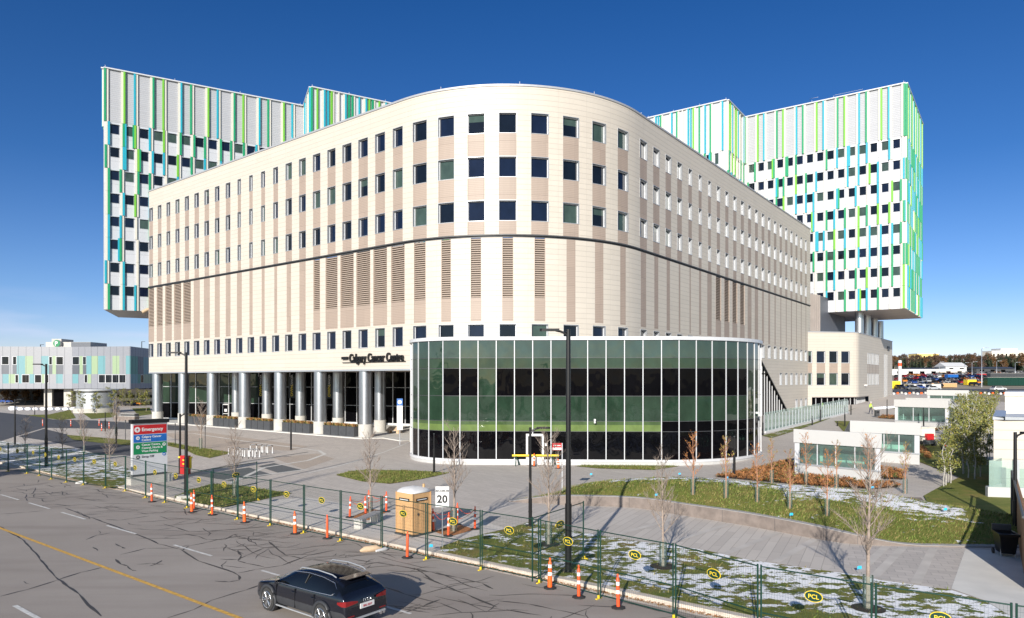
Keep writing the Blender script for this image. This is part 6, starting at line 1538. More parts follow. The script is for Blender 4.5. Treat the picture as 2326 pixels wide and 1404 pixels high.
ot1 = bare_tree('orange_tree', 21, 3.6, .045, 'bark_red', .30, 1.0, 1, group='young orange twigged trees', nl=14)
ot2 = bare_tree('orange_tree', 25, 3.3, .045, 'bark_red', .27, 1.15, 1, 'leaf_y', group='young orange twigged trees', nl=13)
ust = set()
def place(src, px_, py_, ytop, label, Hs, ring=False):
    p = gp(px_, py_); H = (py_ - ytop) / F * p.y; s = H / Hs
    if src.name not in ust: ust.add(src.name); o = src; o.location = p; o['label'] = label
    else: o = dup(src, p, random.uniform(0, 6.2), label)
    o.scale = (s, s, s)
    if ring:
        m = MB(); m.lathe([(.62, 0), (.5, .05), (.1, .06)], 18, 0); r = m.build('mulch_ring', 'mulch', None, (p.x, p.y, p.z - .01)); tag(r, kind='structure')
for a in ((bt1, 1246, 1238, 985, 'bare tree on the verge left of the tallest lamp', 4.6, True), (bt2, 1506, 1288, 1030, 'bare tree on the snowy verge in the middle of the right fence', 4.3, True), (bt1, 1972, 1384, 1010, 'largest bare tree on the verge near the lower right', 4.6, True),
          (bt1, 841, 1168, 985, 'bare tree behind the silver bench', 4.6), (bt2, 1031, 1207, 970, 'bare tree just right of the speed limit sign', 4.3), (bt2, 533, 1128, 965, 'bare sapling on the small lawn with the lamp', 4.3, True),
          (bt1, 248, 1070, 972, 'bare tree on the left lawn beside the wayfinding sign', 4.6), (bt2, 191, 1030, 948, 'bare tree on the left lawn, second from the sign', 4.3), (bt1, 142, 1042, 950, 'bare tree on the left lawn, third from the sign', 4.6), (bt2, 456, 1020, 908, 'bare sapling in front of the second grey column', 4.3), (bt2, 264, 990, 900, 'bare tree on the far island left of the sign top', 4.3), (bt1, 57, 1030, 948, 'bare tree on the shaded far left lawn', 4.6), (bt1, 183, 990, 925, 'slender bare tree behind the left driveway', 4.6)): place(*a)
for a in ((ot1, 1574, 1124, 985, 'orange twigged tree on the mound, left of the row', 3.6), (ot2, 1649, 1131, 990, 'orange twigged tree on the mound, second from the left', 3.3), (ot1, 1720, 1141, 1010, 'orange twigged tree on the mound, third from the left', 3.6), (ot2, 1794, 1155, 1020, 'orange twigged tree on the mound, fourth from the left', 3.3), (ot1, 1879, 1172, 1025, 'orange twigged tree lowest on the mound, at the right end of the row', 3.6),
          (ot2, 1753, 1098, 995, 'thin reddish tree at the left corner of the nearest pavilion', 3.3), (ot1, 1831, 1102, 985, 'thin reddish tree before the left panes of the nearest pavilion', 3.6), (ot2, 1900, 1109, 1000, 'thin reddish tree before the middle of the nearest pavilion', 3.3), (ot1, 1972, 1115, 990, 'thin reddish tree before the right end of the nearest pavilion', 3.6), (ot2, 2056, 1121, 1005, 'thin reddish tree standing on the paving right of the pavilion', 3.3)): place(*a)
def leafy(name, seed, H, crown_r, n, mats, trunkmat, zlo=.22, stems=1, label='x', group=None, leafs=(.05, .10), cat='tree'):
    rnd = random.Random(seed); T = thing(name, (0, 0, 0), label, cat, 0, group); tk = MB(); lf = MB(); tips = []
    for s in range(stems):
        bx, by = (rnd.uniform(-.5, .5), rnd.uniform(-.5, .5)) if stems > 1 else (0, 0); h = H * rnd.uniform(.85, 1); pts = [Vector((bx + rnd.uniform(-.06, .06) * i, by + rnd.uniform(-.06, .06) * i, h * i / 7)) for i in range(8)]
        tk.tube(pts, [.055 * H / 6 * (1 - .8 * i / 7) + .008 for i in range(8)], 6)
        for i in range(26):
            t = rnd.uniform(zlo, .97); p = pts[int(t * 7)].lerp(pts[min(7, int(t * 7) + 1)], t * 7 - int(t * 7)); a = rnd.uniform(0, 2 * pi); L = crown_r * (1 - .6 * abs(t - .45)) * rnd.uniform(.5, 1.1); e = p + Vector((cos(a) * L, sin(a) * L, L * rnd.uniform(.2, .8)))
            tk.tube([p, p.lerp(e, .5) + Vector((0, 0, .05)), e], [.016, .010, .004], 3, 0, False)
            for j in range(5): tips.append(p.lerp(e, rnd.uniform(.35, 1.05)))
    for i in range(n):
        c = rnd.choice(tips); r = rnd.gauss(0, .13 * H / 6); p = c + Vector((rnd.gauss(0, .12), rnd.gauss(0, .12), rnd.gauss(0, .10))) * H / 5
        s = rnd.uniform(*leafs); a = Vector((rnd.uniform(-1, 1), rnd.uniform(-1, 1), rnd.uniform(-.6, .6))).normalized() * s; b = a.cross(Vector((rnd.uniform(-1, 1), rnd.uniform(-1, 1), rnd.uniform(-1, 1)))).normalized() * s * .8
        lf.face([p - a, p + b, p + a, p - b], 1 if rnd.random() < .25 else 0)
    tk.build('trunk', trunkmat, T); lf.build('crown', mats, T); return T
bi = [leafy('birch_tree', 31 + i, 6.0, .95, 1450, ['leaf', 'leaf_y'], 'bark_white', .20, 2, group='young birches in the right grove') for i in range(3)]
spots = [(2149, 1105, 960, 'birch nearest the path with yellow green leaves'), (2165, 1098, 950, 'birch with two white trunks at the front of the grove'), (2188, 1078, 925, 'birch in the second line of the grove'), (2203, 1060, 912, 'birch in the third line of the grove'), (2222, 1045, 905, 'birch beside the shaded striped lawn'), (2176, 1050, 915, 'birch on the left flank of the grove'), (2232, 1020, 895, 'birch behind the shaded lawn'), (2180, 1020, 893, 'birch on the left flank nearer the pavilions'), (2212, 1005, 888, 'birch rising in the middle back of the grove'), (2240, 1000, 890, 'birch at the back right of the grove'), (2195, 990, 886, 'tall birch at the back left of the grove'), (2262, 985, 888, 'birch behind the cream building roof'), (2305, 960, 890, 'thin leafy birch in front of the small cream room'), (2225, 1085, 945, 'birch nearest the shaded striped lawn'), (2240, 1058, 925, 'birch close to the corner of the glass screen'), (2208, 1088, 935, 'birch between the front birch and the lawn'), (2160, 1040, 912, 'birch behind the bending worker'), (2218, 965, 888, 'birch in the far middle of the grove'), (2238, 952, 886, 'birch at the far right end of the grove'), (2186, 962, 886, 'birch at the far left end of the grove')]
for i, (a, b, c, lab) in enumerate(spots):
    p = gp(a, b); H = (b - c) / F * p.y; src = bi[i % 3]
    if i < 3: o = src; o.location = p; o['label'] = lab
    else: o = dup(src, p, i * 1.3, lab)
    s = H / 6.0; o.scale = (s * .9, s * .9, s)
asp = [leafy('aspen_tree', 51 + i, 6.0, 1.3, 900, ['leaf', 'leaf_y'], 'bark', .25, 1, group='thin aspens before the parkade', leafs=(.06, .12)) for i in range(2)]
sp2 = [(163, 938, 882, 'thin aspen left of the ribbed drum'), (188, 940, 888, 'thin aspen in front of the left side of the drum'), (220, 941, 885, 'thin aspen in front of the right side of the drum'), (246, 936, 882, 'aspen just right of the drum'), (258, 942, 878, 'second aspen right of the drum'), (278, 925, 884, 'aspen before the parking decks'), (296, 930, 882, 'aspen left of the yellow loader'), (318, 928, 884, 'aspen right of the yellow loader'), (332, 935, 880, 'aspen beside the leftmost column')]
for i, (a, b, c, lab) in enumerate(sp2):
    x, y = pxg(a, b); H = (b - c) / F * y; src = asp[i % 2]
    if i < 2: o = src; o.location = (x, y, 0); o['label'] = lab
    else: o = dup(src, (x, y, 0), i * 1.7, lab)
    o.scale = (H / 6,) * 3
def conifer(seed, H, R0, m='spruce', name='spruce_tree', label='x', group=None):
    rnd = random.Random(seed); T = thing(name, (0, 0, 0), label, 'tree', 0, group); tk = MB(); tk.tube([(0, 0, 0), (0, 0, H * .96)], [.28, .04], 7); tk.build('trunk', 'bark', T); lf = MB()
    z = H * .10
    while z < H:
        t = z / H; rr = R0 * (1 - t) ** .85 * rnd.uniform(.85, 1.1) + .08; nb = int(9 + 8 * (1 - t)); a0 = rnd.uniform(0, 6)
        for k in range(nb):
            a = a0 + 2 * pi * k / nb + rnd.uniform(-.2, .2); L = rr * rnd.uniform(.7, 1.15); d = Vector((cos(a), sin(a), 0)); sd = Vector((-sin(a), cos(a), 0)); n = 4
            for j in range(n):
                u0 = L * j / n; u1 = L * (j + 1.5) / n; w = .30 * rr * (1 - j / n) * rnd.uniform(.6, 1.1) + .10; dz = -.28 * L * (j / n) ** 1.0
                p = Vector((0, 0, z)) + d * u0 + Vector((0, 0, dz + rnd.uniform(-.1, .1))); q = Vector((0, 0, z)) + d * u1 + Vector((0, 0, dz - .16 * L / n + rnd.uniform(-.12, .1)))
                lf.face([p - sd * w, q - sd * w * .3, q + sd * w * .3, p + sd * w]); lf.face([p + Vector((0, 0, .12 * L)), q, p - Vector((0, 0, .20 * L))])
        z += max(.35, H * .045) * rnd.uniform(.8, 1.2)
    lf.build('crown', m, T); return T
def round_tree(seed, H, m, n=1500, name='deciduous_tree', group=None):
    rnd = random.Random(seed); T = thing(name, (0, 0, 0), 'x', 'tree', 0, group); tk = MB(); tk.tube([(0, 0, 0), (0, 0, H * .5)], [.3, .15], 7); lobes = []
    for i in range(14):
        a = rnd.uniform(0, 6.28); r = H * .26 * rnd.uniform(.2, 1); c = Vector((cos(a) * r, sin(a) * r, H * rnd.uniform(.35, .88))); lobes.append((c, H * rnd.uniform(.08, .15))); tk.tube([(0, 0, H * .3), c], [.12, .03], 4)
    tk.build('trunk', 'bark', T); lf = MB()
    for i in range(n):
        c, r = rnd.choice(lobes); v = Vector((rnd.gauss(0, 1), rnd.gauss(0, 1), rnd.gauss(0, 1))).normalized() * r * rnd.uniform(.6, 1.15); p = c + v; s = H * rnd.uniform(.012, .028)
        a = Vector((rnd.uniform(-1, 1), rnd.uniform(-1, 1), rnd.uniform(-1, 1))).normalized() * s; b = a.cross(Vector((rnd.uniform(-1, 1), rnd.uniform(-1, 1), rnd.uniform(-1, 1)))).normalized() * s; lf.face([p - a, p + b, p + a, p - b])
    lf.build('crown', m, T); return T
# ------------------------------------------------------------------ distant tree line on the right
def far():
    grp = 'trees on the rise behind the car park'
    cs = [conifer(61 + i, 18, 4.2, group=grp) for i in range(3)]; cb = [round_tree(71 + i, 13, ['brownwood', 'autumn', 'spruce'][i], group=grp) for i in range(3)]
    labs = {0: 'dark green spruce on the rise beyond the car park', 1: 'dark green spruce on the rise beyond the car park', 2: 'dark green spruce on the rise beyond the car park'}
    labb = ['brown leafless looking tree on the rise beyond the car park', 'rusty orange autumn tree on the rise beyond the car park', 'dark rounded tree on the rise beyond the car park']
    rnd = random.Random(8); first = {}
    def put(src, key, x, y, s, lab):
        z = g(x, y) - .3
        if key not in first: first[key] = 1; o = src; o.location = (x, y, z); o['label'] = lab; o.rotation_euler = (0, 0, rnd.uniform(0, 6))
        else: o = dup(src, (x, y, z), rnd.uniform(0, 6), lab)
        o.scale = (s, s, s)
    px_ = 2022
    while px_ < 2345:
        Y = rnd.uniform(420, 520); x = (px_ - CX) / F * Y
        k = rnd.random()
        if k < .62: i = rnd.randrange(3); put(cs[i], ('c', i), x, Y, rnd.uniform(.45, .72), labs[i])
        else: i = rnd.choice((0, 0, 1, 2)); put(cb[i], ('b', i), x, Y, rnd.uniform(.6, .95), labb[i])
        if k < .8:
            Y2 = rnd.uniform(560, 640); x = (px_ + 3 - CX) / F * Y2; i = rnd.choice((0, 0, 1)); put(cb[i], ('b', i), x, Y2, rnd.uniform(.7, 1.0), labb[i])
        px_ += rnd.uniform(4, 8)
    # dark trees left under and beside the parkade
    for px_, Y in ((12, 214), (34, 218), (58, 212), (84, 216)): x = (px_ - CX) / F * Y; put(cb[1], ('b', 1), x, Y, .38, 'shaded autumn tree under the raised parkade') ; 
    # big trees out of frame to the left that shade the far left lawn and the road, and a row behind the viewer
    for (x, y, s) in ((-49.5, 45, .75), (-47.5, 51, .7), (-52, 54, .8), (-46.5, 40, .7), (-51, 37, .8), (-57, 46, .85), (-48.5, 31, .75), (-62, 56, .8), (-54, 35, .7), (-66, 48, .8)): put(cs[0], ('c', 0), x, y, s, 'tall spruce outside the left edge shading the lawn')
    for i in range(9): put(cs[1], ('c', 1), -48 + i * 13 + rnd.uniform(-4, 4), -62 + rnd.uniform(-8, 8), rnd.uniform(.5, .9), 'spruce behind the viewer')
    # houses, warehouses
    def house(px_, Y, w, h, roof, col, lab, yb=None, cat='house', d=10):
        x = (px_ - CX) / F * Y; z = g(x, Y); T = thing('distant_house' if cat == 'house' else 'distant_building', (x, Y, z - .5), lab, cat); m = MB(); m.box(-w / 2, w / 2, 0, d, 0, h); m.build('wall', col, T)
        m = MB()
        if roof: m.mesh([(-w / 2 - .5, -.5, h), (w / 2 + .5, -.5, h), (w / 2 + .5, d + .5, h), (-w / 2 - .5, d + .5, h), (-w / 2 - .5, d / 2, h + roof), (w / 2 + .5, d / 2, h + roof)], [(0, 1, 5, 4), (2, 3, 4, 5), (0, 4, 3), (1, 2, 5), (0, 3, 2, 1)])
        else: m.box(-w / 2 - .3, w / 2 + .3, -.3, d + .3, h, h + .5)
        m.build('roof', ('white' if roof > 2 else 'darkgrey') if roof else 'white', T)
        for i in range(int(w / 6)):
            m = MB(); m.box(-w / 2 + 2 + i * 6, -w / 2 + 4.4 + i * 6, -.06, -.01, h * .4, h * .8); m.build('window', 'black_glass', T)
    house(2172, 400, 12, 4, 2.4, 'white', 'small white house with steep gable before the dark trees'); house(2262, 395, 22, 3, 1.0, 'darkgrey', 'dark low bungalow before the trees at the far right'); house(2102, 400, 18, 2.6, .8, 'white', 'pale low bungalow before the trees')
    house(2055, 365, 36, 3.0, 0, 'white', 'long low white warehouse behind the parked cars', cat='warehouse'); house(2128, 372, 30, 2.8, 0, 'cream_flat', 'long beige and white shed behind the car park', cat='warehouse')
    house(2108, 900, 28, 14, 0, 'paleyellow', 'large yellow block showing above the trees', cat='building', d=20); house(2300, 1000, 60, 18.5, 0, 'cream_flat', 'distant white stepped complex above the trees at the far right', cat='building', d=20); house(2292, 1010, 24, 22, 0, 'white', 'white upper storey of the distant complex', cat='building', d=20)
    # construction site boxes
    for px_, y_, Y, w, h, c, lab in ((2034, 0, 235, 3.6, 2.5, 'yellow', 'orange yellow site container left of the parked cars'), (2208, 0, 262, 3.4, 2.0, 'yellow', 'lime yellow banner on the site fence'), (2292, 0, 258, 16, 3.0, 'green_metal', 'long dark green site hoarding with pale lettering'), (2290, 0, 275, 14, 4.0, 'darkgrey', 'dark site office behind the green hoarding'), (2240, 0, 330, 6, 1.8, 'red', 'red container on the rise beyond the site hoarding'), (2100, 0, 232, 11, 1.5, 'white', 'white pipe stack wrapped in sheeting'), (2145, 0, 245, 9, 1.4, 'brownplastic', 'rusty steel stack beside the site road'), (2165, 0, 300, 4.5, 2.6, 'blue', 'blue container behind the parked cars')):
        x = (px_ - CX) / F * Y; T = thing('site_container', (x, Y, g(x, Y)), lab, 'container'); m = MB(); m.box(-w / 2, w / 2, 0, 2.4, 0, h)
        k = int(w / .6)
        for i in range(k): m.box(-w / 2 + i * .6 + .1, -w / 2 + i * .6 + .35, -.05, 0, .1, h - .1)
        m.build('body', c, T); m = MB(); m.box(-w / 2, w / 2, -.06, 2.46, h, h + .08); m.build('roof', 'concrete', T)
    # street lights in the distance
    for px_, yb, yt, Y in ((2230, 905, 790, 245), (2208, 868, 822, 330), (2264, 860, 820, 350), (2306, 862, 823, 350), (2191, 845, 824, 380), (2134, 846, 822, 380)):
        x = (px_ - CX) / F * Y; z = g(x, Y); H = max(4, (HZ - yt) * Y / F + EYE - z); T = thing('distant_street_light', (x, Y, z), 'slender grey street light over the car park', 'street light', 0, 'distant street lights'); m = MB(); m.tube([(0, 0, 0), (0, 0, H - .4), (.6, 0, H), (1.8, 0, H + .05)], [.14, .09, .07, .06], 6); m.build('pole', 'alu', T); m = MB(); m.box(1.6, 2.5, -.15, .15, H - .02, H + .12); m.build('lamp_head', 'alu', T)
    x = (2227 - CX) / F * 250
    T = thing('site_mast', ((2044 - CX) / F * 240, 240, g(130, 240)), 'white and red mast at the left of the car park', 'mast'); m = MB(); m.tube([(0, 0, 0), (0, 0, 9.5)], .6, 10); m.build('shaft', 'white', T); m = MB(); m.tube([(0, 0, 7.5), (0, 0, 8.6)], .62, 10); m.build('red_band', 'redorange', T)
    sheet('site_road', [((2030 - CX) / F * 205, 205), ((2400 - CX) / F * 205, 205), ((2400 - CX) / F * 225, 225), ((2030 - CX) / F * 225, 225)], .25, 'asphalt_new', step=6)
far()
# ------------------------------------------------------------------ small cars in the far car park
cols = {'white': (.7, .7, .7), 'silver': (.45, .47, .5), 'black': (.02, .02, .022), 'red': (.45, .02, .02), 'blue': (.03, .08, .3), 'grey': (.15, .16, .17), 'orange': (.7, .25, .03)}
protos = {}
def small_car(c):
    MT['cp_' + c] = mat(c + ' car paint', cols[c], .25, .2, coat=.8); T = thing('parked_car', (0, 0, 0), 'x', 'car', 0, 'cars in the distant car park'); m = MB()
    prof = [(-2.2, .35), (-2.25, .85), (-1.9, 1.0), (-1.5, 1.45), (.3, 1.45), (1.0, .98), (2.0, .85), (2.2, .4)]
    for s in (-1, 1): m.face([(x, s * .85, z) for x, z in (prof if s < 0 else prof[::-1])])
    for a, b in zip(prof, prof[1:] + prof[:1]): m.face([(a[0], -.85, a[1]), (a[0], .85, a[1]), (b[0], .85, b[1]), (b[0], -.85, b[1])])
    m.build('body', 'cp_' + c, T); m = MB()
    for s in (-1, 1): m.face([(-1.6, s * .86, 1.0), (.75, s * .86, 1.0), (.25, s * .86, 1.38), (-1.4, s * .86, 1.38)])
    m.face([(.98, -.75, 1.02), (.98, .75, 1.02), (.36, .7, 1.44), (.36, -.7, 1.44)]); m.face([(-1.92, -.75, 1.03), (-1.92, .75, 1.03), (-1.56, .7, 1.42), (-1.56, -.7, 1.42)]); m.build('windows', 'carglass', T)
    for x in (-1.4, 1.35):
        for s in (-1, 1): m = MB(); m.tube([(x, s * .7, .32), (x, s * .88, .32)], .32, 10); m.build('wheel', 'rubber', T)
    return T
def carpark():
    rnd = random.Random(12)
    rows = [(270, 2036, 2340), (283, 2050, 2345), (297, 2042, 2330), (312, 2048, 2250), (328, 2040, 2235), (345, 2052, 2220), (216, 2030, 2120), (256, 2060, 2225), (243, 2050, 2140), (232, 2045, 2110), (360, 2130, 2345), (338, 2200, 2345), (376, 2150, 2345)]
    for Y, a, b in rows:
        x = (a - CX) / F * Y; x1 = (b - CX) / F * Y
        while x < x1:
            if rnd.random() < (.86 if Y > 220 else .25):
                c = rnd.choice(['white', 'white', 'silver', 'black', 'grey', 'grey', 'red', 'blue', 'black', 'orange'] if Y > 220 else ['silver', 'grey'])
                y = Y + rnd.uniform(-.6, .6); p = (x, y, g(x, y) + (.0 if Y > 230 else .26)); rz = R(90) + rnd.choice((0, pi)) + rnd.uniform(-.06, .06) if Y > 230 else 0; lab = '%s parked car in the crowded car park on the right horizon' % c if Y > 220 else '%s car on the site road before the car park' % c
                if c not in protos: o = protos[c] = small_car(c); o.location = p; o.rotation_euler = (0, 0, rz); o['label'] = lab
                else: o = dup(protos[c], p, rz, lab)
            x += 3.1 if Y > 220 else 6
    for px_, py_, c, lab in ((20, 912, 'blue', 'dark blue car under the raised parkade'), (72, 910, 'black', 'black car under the raised parkade'), (290, 918, 'black', 'black car behind the aspens'), (310, 917, 'orange', 'yellow orange machine behind the aspens')):
        x, y = pxg(px_, py_ + 4); dup(protos[c], (x, y, 0), rnd.uniform(-.3, .3), lab, group='vehicles by the parkade')
    x, y = pxg(2268, 892, 3.4); dup(protos['white'], (x, y, g(x, y) + .1), .1, 'white car beyond the birches right of the hoarding')
carpark()
# construction fence and orange barrels between pavilions and car park
bb = {}
for i in range(34):
    px_ = 2030 + i * 9; Y = 196 + (i % 3) * 2; x = (px_ - CX) / F * Y; k = ('white', 'orange', 'concrete')[i % 3]; loc = (x, Y, g(x, Y)); lab = {'white': 'white', 'orange': 'orange', 'concrete': 'grey concrete'}[k] + ' barrier block in the line along the site road'
    if k not in bb: bb[k] = thing('road_barrier', loc, lab, 'barrier', 0, 'barrier blocks along the site road'); bb[k].scale = (.55, .6, .6); m = MB(); m.mesh([(-.5, -.3, 0), (.5, -.3, 0), (.5, .3, 0), (-.5, .3, 0), (-.5, -.08, .9), (.5, -.08, .9), (.5, .08, .9), (-.5, .08, .9)], [(0, 3, 2, 1), (4, 5, 6, 7), (0, 1, 5, 4), (1, 2, 6, 5), (2, 3, 7, 6), (3, 0, 4, 7)]); m.build('block', k, bb[k])
    else: dup(bb[k], loc)

# ------------------------------------------------------------------ the dark estate car
def estate():
    T = thing('estate_car', (0, 0, 0), 'dark blue grey estate car driving away on the road in the foreground', 'car')
    st = [ # x, half width, sill z, belt z, roof z, roof half width, top-of-body z for hood
        (2.38, .60, .30, .58, .60, .45), (2.33, .74, .24, .66, .69, .55), (2.18, .86, .22, .72, .76, .62), (1.75, .915, .22, .80, .87, .66), (1.30, .92, .22, .87, .94, .68), (1.02, .92, .22, .91, 1.00, .68),
        (.62, .92, .22, .925, 1.25, .62), (.22, .92, .22, .935, 1.42, .58), (-.45, .92, .22, .95, 1.475, .58), (-1.15, .92, .22, .97, 1.455, .57), (-1.75, .915, .22, .99, 1.39, .55), (-2.02, .90, .23, 1.0, 1.28, .54), (-2.22, .88, .25, .99, 1.06, .60), (-2.34, .86, .28, .90, .95, .66), (-2.40, .82, .32, .66, .70, .66), (-2.42, .78, .34, .50, .52, .6)]
    NS = 11
    def sec(s):
        x, w, zs, zb, zt, wr = s; h = zb - zs; cabin = zt - zb > .2
        if cabin: top = [(wr + (w - wr) * .52, zb + (zt - zb) * .50), (wr + .045, zt - .085), (wr * .86, zt - .02), (wr * .45, zt - .002), (0, zt)]
        else: top = [(w * .93, zb + (zt - zb) * .45), (w * .84, zb + (zt - zb) * .72), (w * .66, zb + (zt - zb) * .9), (w * .35, zt - .002), (0, zt)]
        return [(0, zs), (w * .86, zs), (w * .985, zs + h * .14), (w, zs + h * .45), (w * .985, zs + h * .80), (w * .945, zb)] + top
    vs = []; 
    for s in st:
        half = sec(s); vs += [(s[0], y, z) for y, z in half] + [(s[0], -y, z) for y, z in half[-2:0:-1]]
    W = 20; fs = []; mi = []
    for i in range(len(st) - 1):
        for k in range(W):
            fs.append((i * W + k, (i + 1) * W + k, (i + 1) * W + (k + 1) % W, i * W + (k + 1) % W)); kk = k if k < 10 else 19 - k; m_ = 0
            cab = 5 <= i <= 11
            if kk in (5, 6) and 5 <= i <= 10: m_ = 1
            if kk in (7, 8, 9) and i in (5, 6): m_ = 1
            if kk in (6, 7, 8, 9) and i in (11,): m_ = 1
            if kk in (8, 9) and 7 <= i <= 9: m_ = 3
            if kk in (0, 1, 2) and True: m_ = 2
            mi.append(m_)
    fs.append(tuple(range(W))); mi.append(0); fs.append(tuple(reversed(range((len(st) - 1) * W, len(st) * W)))); mi.append(0)
    me = bpy.data.meshes.new('tmp'); me.from_pydata(vs, [], fs); me.polygons.foreach_set('material_index', mi)
    for n in ('carpaint', 'carglass', 'cladding', 'roofglass'): me.materials.append(MT[n])
    o = bpy.data.objects.new('tmp', me); COL.objects.link(o); o.modifiers.new('s', 'SUBSURF').levels = 2
    bpy.context.view_layer.update(); ev = bpy.data.meshes.new_from_object(o.evaluated_get(bpy.context.evaluated_depsgraph_get())); bpy.data.objects.remove(o)
    for k, n, mt_ in ((0, 'body', 'carpaint'), (1, 'windows', 'carglass'), (2, 'lower_cladding', 'cladding'), (3, 'glass_roof', 'roofglass')):
        ix = {}; v2 = []; f2 = []
        for p in ev.polygons:
            if p.material_index != k: continue
            f = []
            for v in p.vertices:
                if v not in ix: ix[v] = len(v2); v2.append(ev.vertices[v].co.copy())
                f.append(ix[v])
            f2.append(tuple(f))
        b = MB(); b.mesh(v2, f2, 0, True); b.build(n, mt_, T)
    for s in (-1, 1):
        for x in (1.42, -1.40):
            m = MB(); pts = []   # dark wheel arch lip
            for i in range(13): a = pi * i / 12 - .15 + .025 * i; pts.append((x + cos(a) * .415, s * .925, .34 + sin(a) * .415))
            m.tube(pts, .055, 6); m.tube([(x, s * .80, .34), (x, s * .928, .34)], .40, 24); m.build('wheel_arch', 'cladding', T)  # flat dark disc stands in for the shaded wheel well
            w = MB(); w.tube([(x, s * .72, .34), (x, s * .955, .34)], .34, 28); w.tube([(x, s * .955, .34), (x, s * .965, .34)], [.34, .31], 28); wo = w.build('wheel', 'rubber', T)
            w = MB(); w.tube([(x, s * .966, .34), (x, s * .969, .34)], .25, 28, 1)
            for k in range(5):
                for dlt in (-.10, .10):
                    a = 2 * pi * k / 5 + dlt; a2 = 2 * pi * k / 5 + dlt * 1.7; w.tube([(x + cos(a) * .04, s * .975, .34 + sin(a) * .04), (x + cos(a2) * .24, s * .985, .34 + sin(a2) * .24)], [.022, .016], 4)
            ring = [(x + cos(2 * pi * k / 28) * .245, s * .98, .34 + sin(2 * pi * k / 28) * .245) for k in range(29)]; w.tube(ring, .018, 5); w.tube([(x, s * .965, .34), (x, s * .99, .34)], .05, 12)
            w.build('rim', ['chrome', 'rubber'], wo)
        m = MB(); m.tube([(1.0, s * .895, .955), (.62, s * .80, 1.19), (.26, s * .70, 1.335), (-.45, s * .665, 1.385), (-1.15, s * .66, 1.37), (-1.72, s * .665, 1.29), (-1.93, s * .74, 1.10), (-1.80, s * .875, 1.0), (-.8, s * .893, .965), (.4, s * .893, .945), (1.0, s * .895, .945)], .011, 6); m.build('window_trim', 'chrome', T)
        m = MB(); m.tube([(.12, s * .60, 1.40), (.0, s * .60, 1.465), (-.8, s * .605, 1.51), (-1.5, s * .59, 1.475), (-1.68, s * .58, 1.42)], .018, 6); m.build('roof_rail', 'alu', T)
        m = MB(); m.prism([(.98, s * .93), (.80, s * 1.10), (.72, s * 1.10), (.76, s * .93)][::s], .93, 1.06); m.tube([(.8, s * .92, .96), (.8, s * .97, .97)], .04, 6); m.build('door_mirror', 'carpaint', T)
        for x in (.05, -.95): m = MB(); m.tube([(x - .1, s * .925, .80), (x, s * .945, .80), (x + .1, s * .925, .80)], .014, 6); m.build('door_handle', 'carpaint', T)
        m = MB(); 
        for x in (.98, -.02, -1.0): m.box(x - .004, x + .004, s * .90 - .018, s * .90 + .024, .34, .90)
        m.build('door_gaps', 'black', T)
        m = MB(); m.box(-1.0, 1.0, s * .905 - .02, s * .905 + .025, .235, .27); m.build('sill_trim', 'alu', T)
        m = MB(); m.tube([(-.42, s * .80, 1.11), (-.50, s * .685, 1.36)], .03, 6); m.build('door_pillar', 'black', T)
        # rear lamp wraps the corner
        m = MB(); pts = [(-2.10, .895), (-2.28, .872), (-2.385, .80), (-2.415, .55), (-2.42, .36)]
        z0 = [.80, .755, .745, .77, .79]; z1 = [.86, .89, .90, .875, .84]
        for i in range(4): m.face([(pts[i][0], s * pts[i][1], z0[i]), (pts[i + 1][0], s * pts[i + 1][1], z0[i + 1]), (pts[i + 1][0], s * pts[i + 1][1], z1[i + 1]), (pts[i][0], s * pts[i][1], z1[i])])
        m.build('tail_lamp', 'redlamp', T)
        m = MB(); m.box(-2.43, -2.40, s * .62 - .12, s * .62 + .12, .44, .47); m.build('reflector', 'redlamp', T)
        m = MB(); m.tube([(-2.3, s * .52, .31), (-2.47, s * .52, .31)], .05, 12); m.tube([(-2.30, s * .66, .31), (-2.45, s * .66, .31)], .05, 12); m.build('exhaust_tip', 'chrome', T)
    m = MB(); m.box(-2.455, -2.38, -.72, .72, .335, .385); m.build('bumper_skid', 'alu', T)
    m = MB(); m.box(-2.44, -2.41, -.27, .27, .60, .74); p = m.build('licence_plate', 'white', T)
    ry = Matrix.Translation((-2.446, 0, .635)) @ Matrix.Rotation(R(-90), 4, 'Z') @ UP
    text_obj('plate_characters', 'BVL-5217', .085, 'red', p, ry, .003, .001)
    m = MB()
    for k in range(4):
        y = (k - 1.5) * .075; m.tube([(-2.405 - .022, y + cos(2 * pi * i / 14) * .045, .815 + sin(2 * pi * i / 14) * .045) for i in range(15)], .007, 4)
    m.build('ring_badge', 'chrome', T)
    m = MB(); m.tube([(-2.20, .18, 1.0), (-2.16, -.25, 1.08)], .012, 5); m.build('rear_wiper', 'black', T)
    m = MB(); m.prism([(-1.72, -.52), (-1.72, .52), (-2.06, .50), (-2.06, -.50)], 1.385, 1.405); m.build('roof_spoiler', 'carpaint', T)
    a = R(180 - 37.5); c = Vector((-6.38, 22.85)); T.scale = (1.0, 1.0, 1.08); T.location = (c.x, c.y, ROADZ + .004); T.rotation_euler = (0, 0, a)
MT['roofglass'] = mat('dark glass roof', (.004, .004, .005), .12, spec=.12)
MT['cladding'] = mat('dark grey plastic cladding', (.035, .037, .042), .5)
estate()

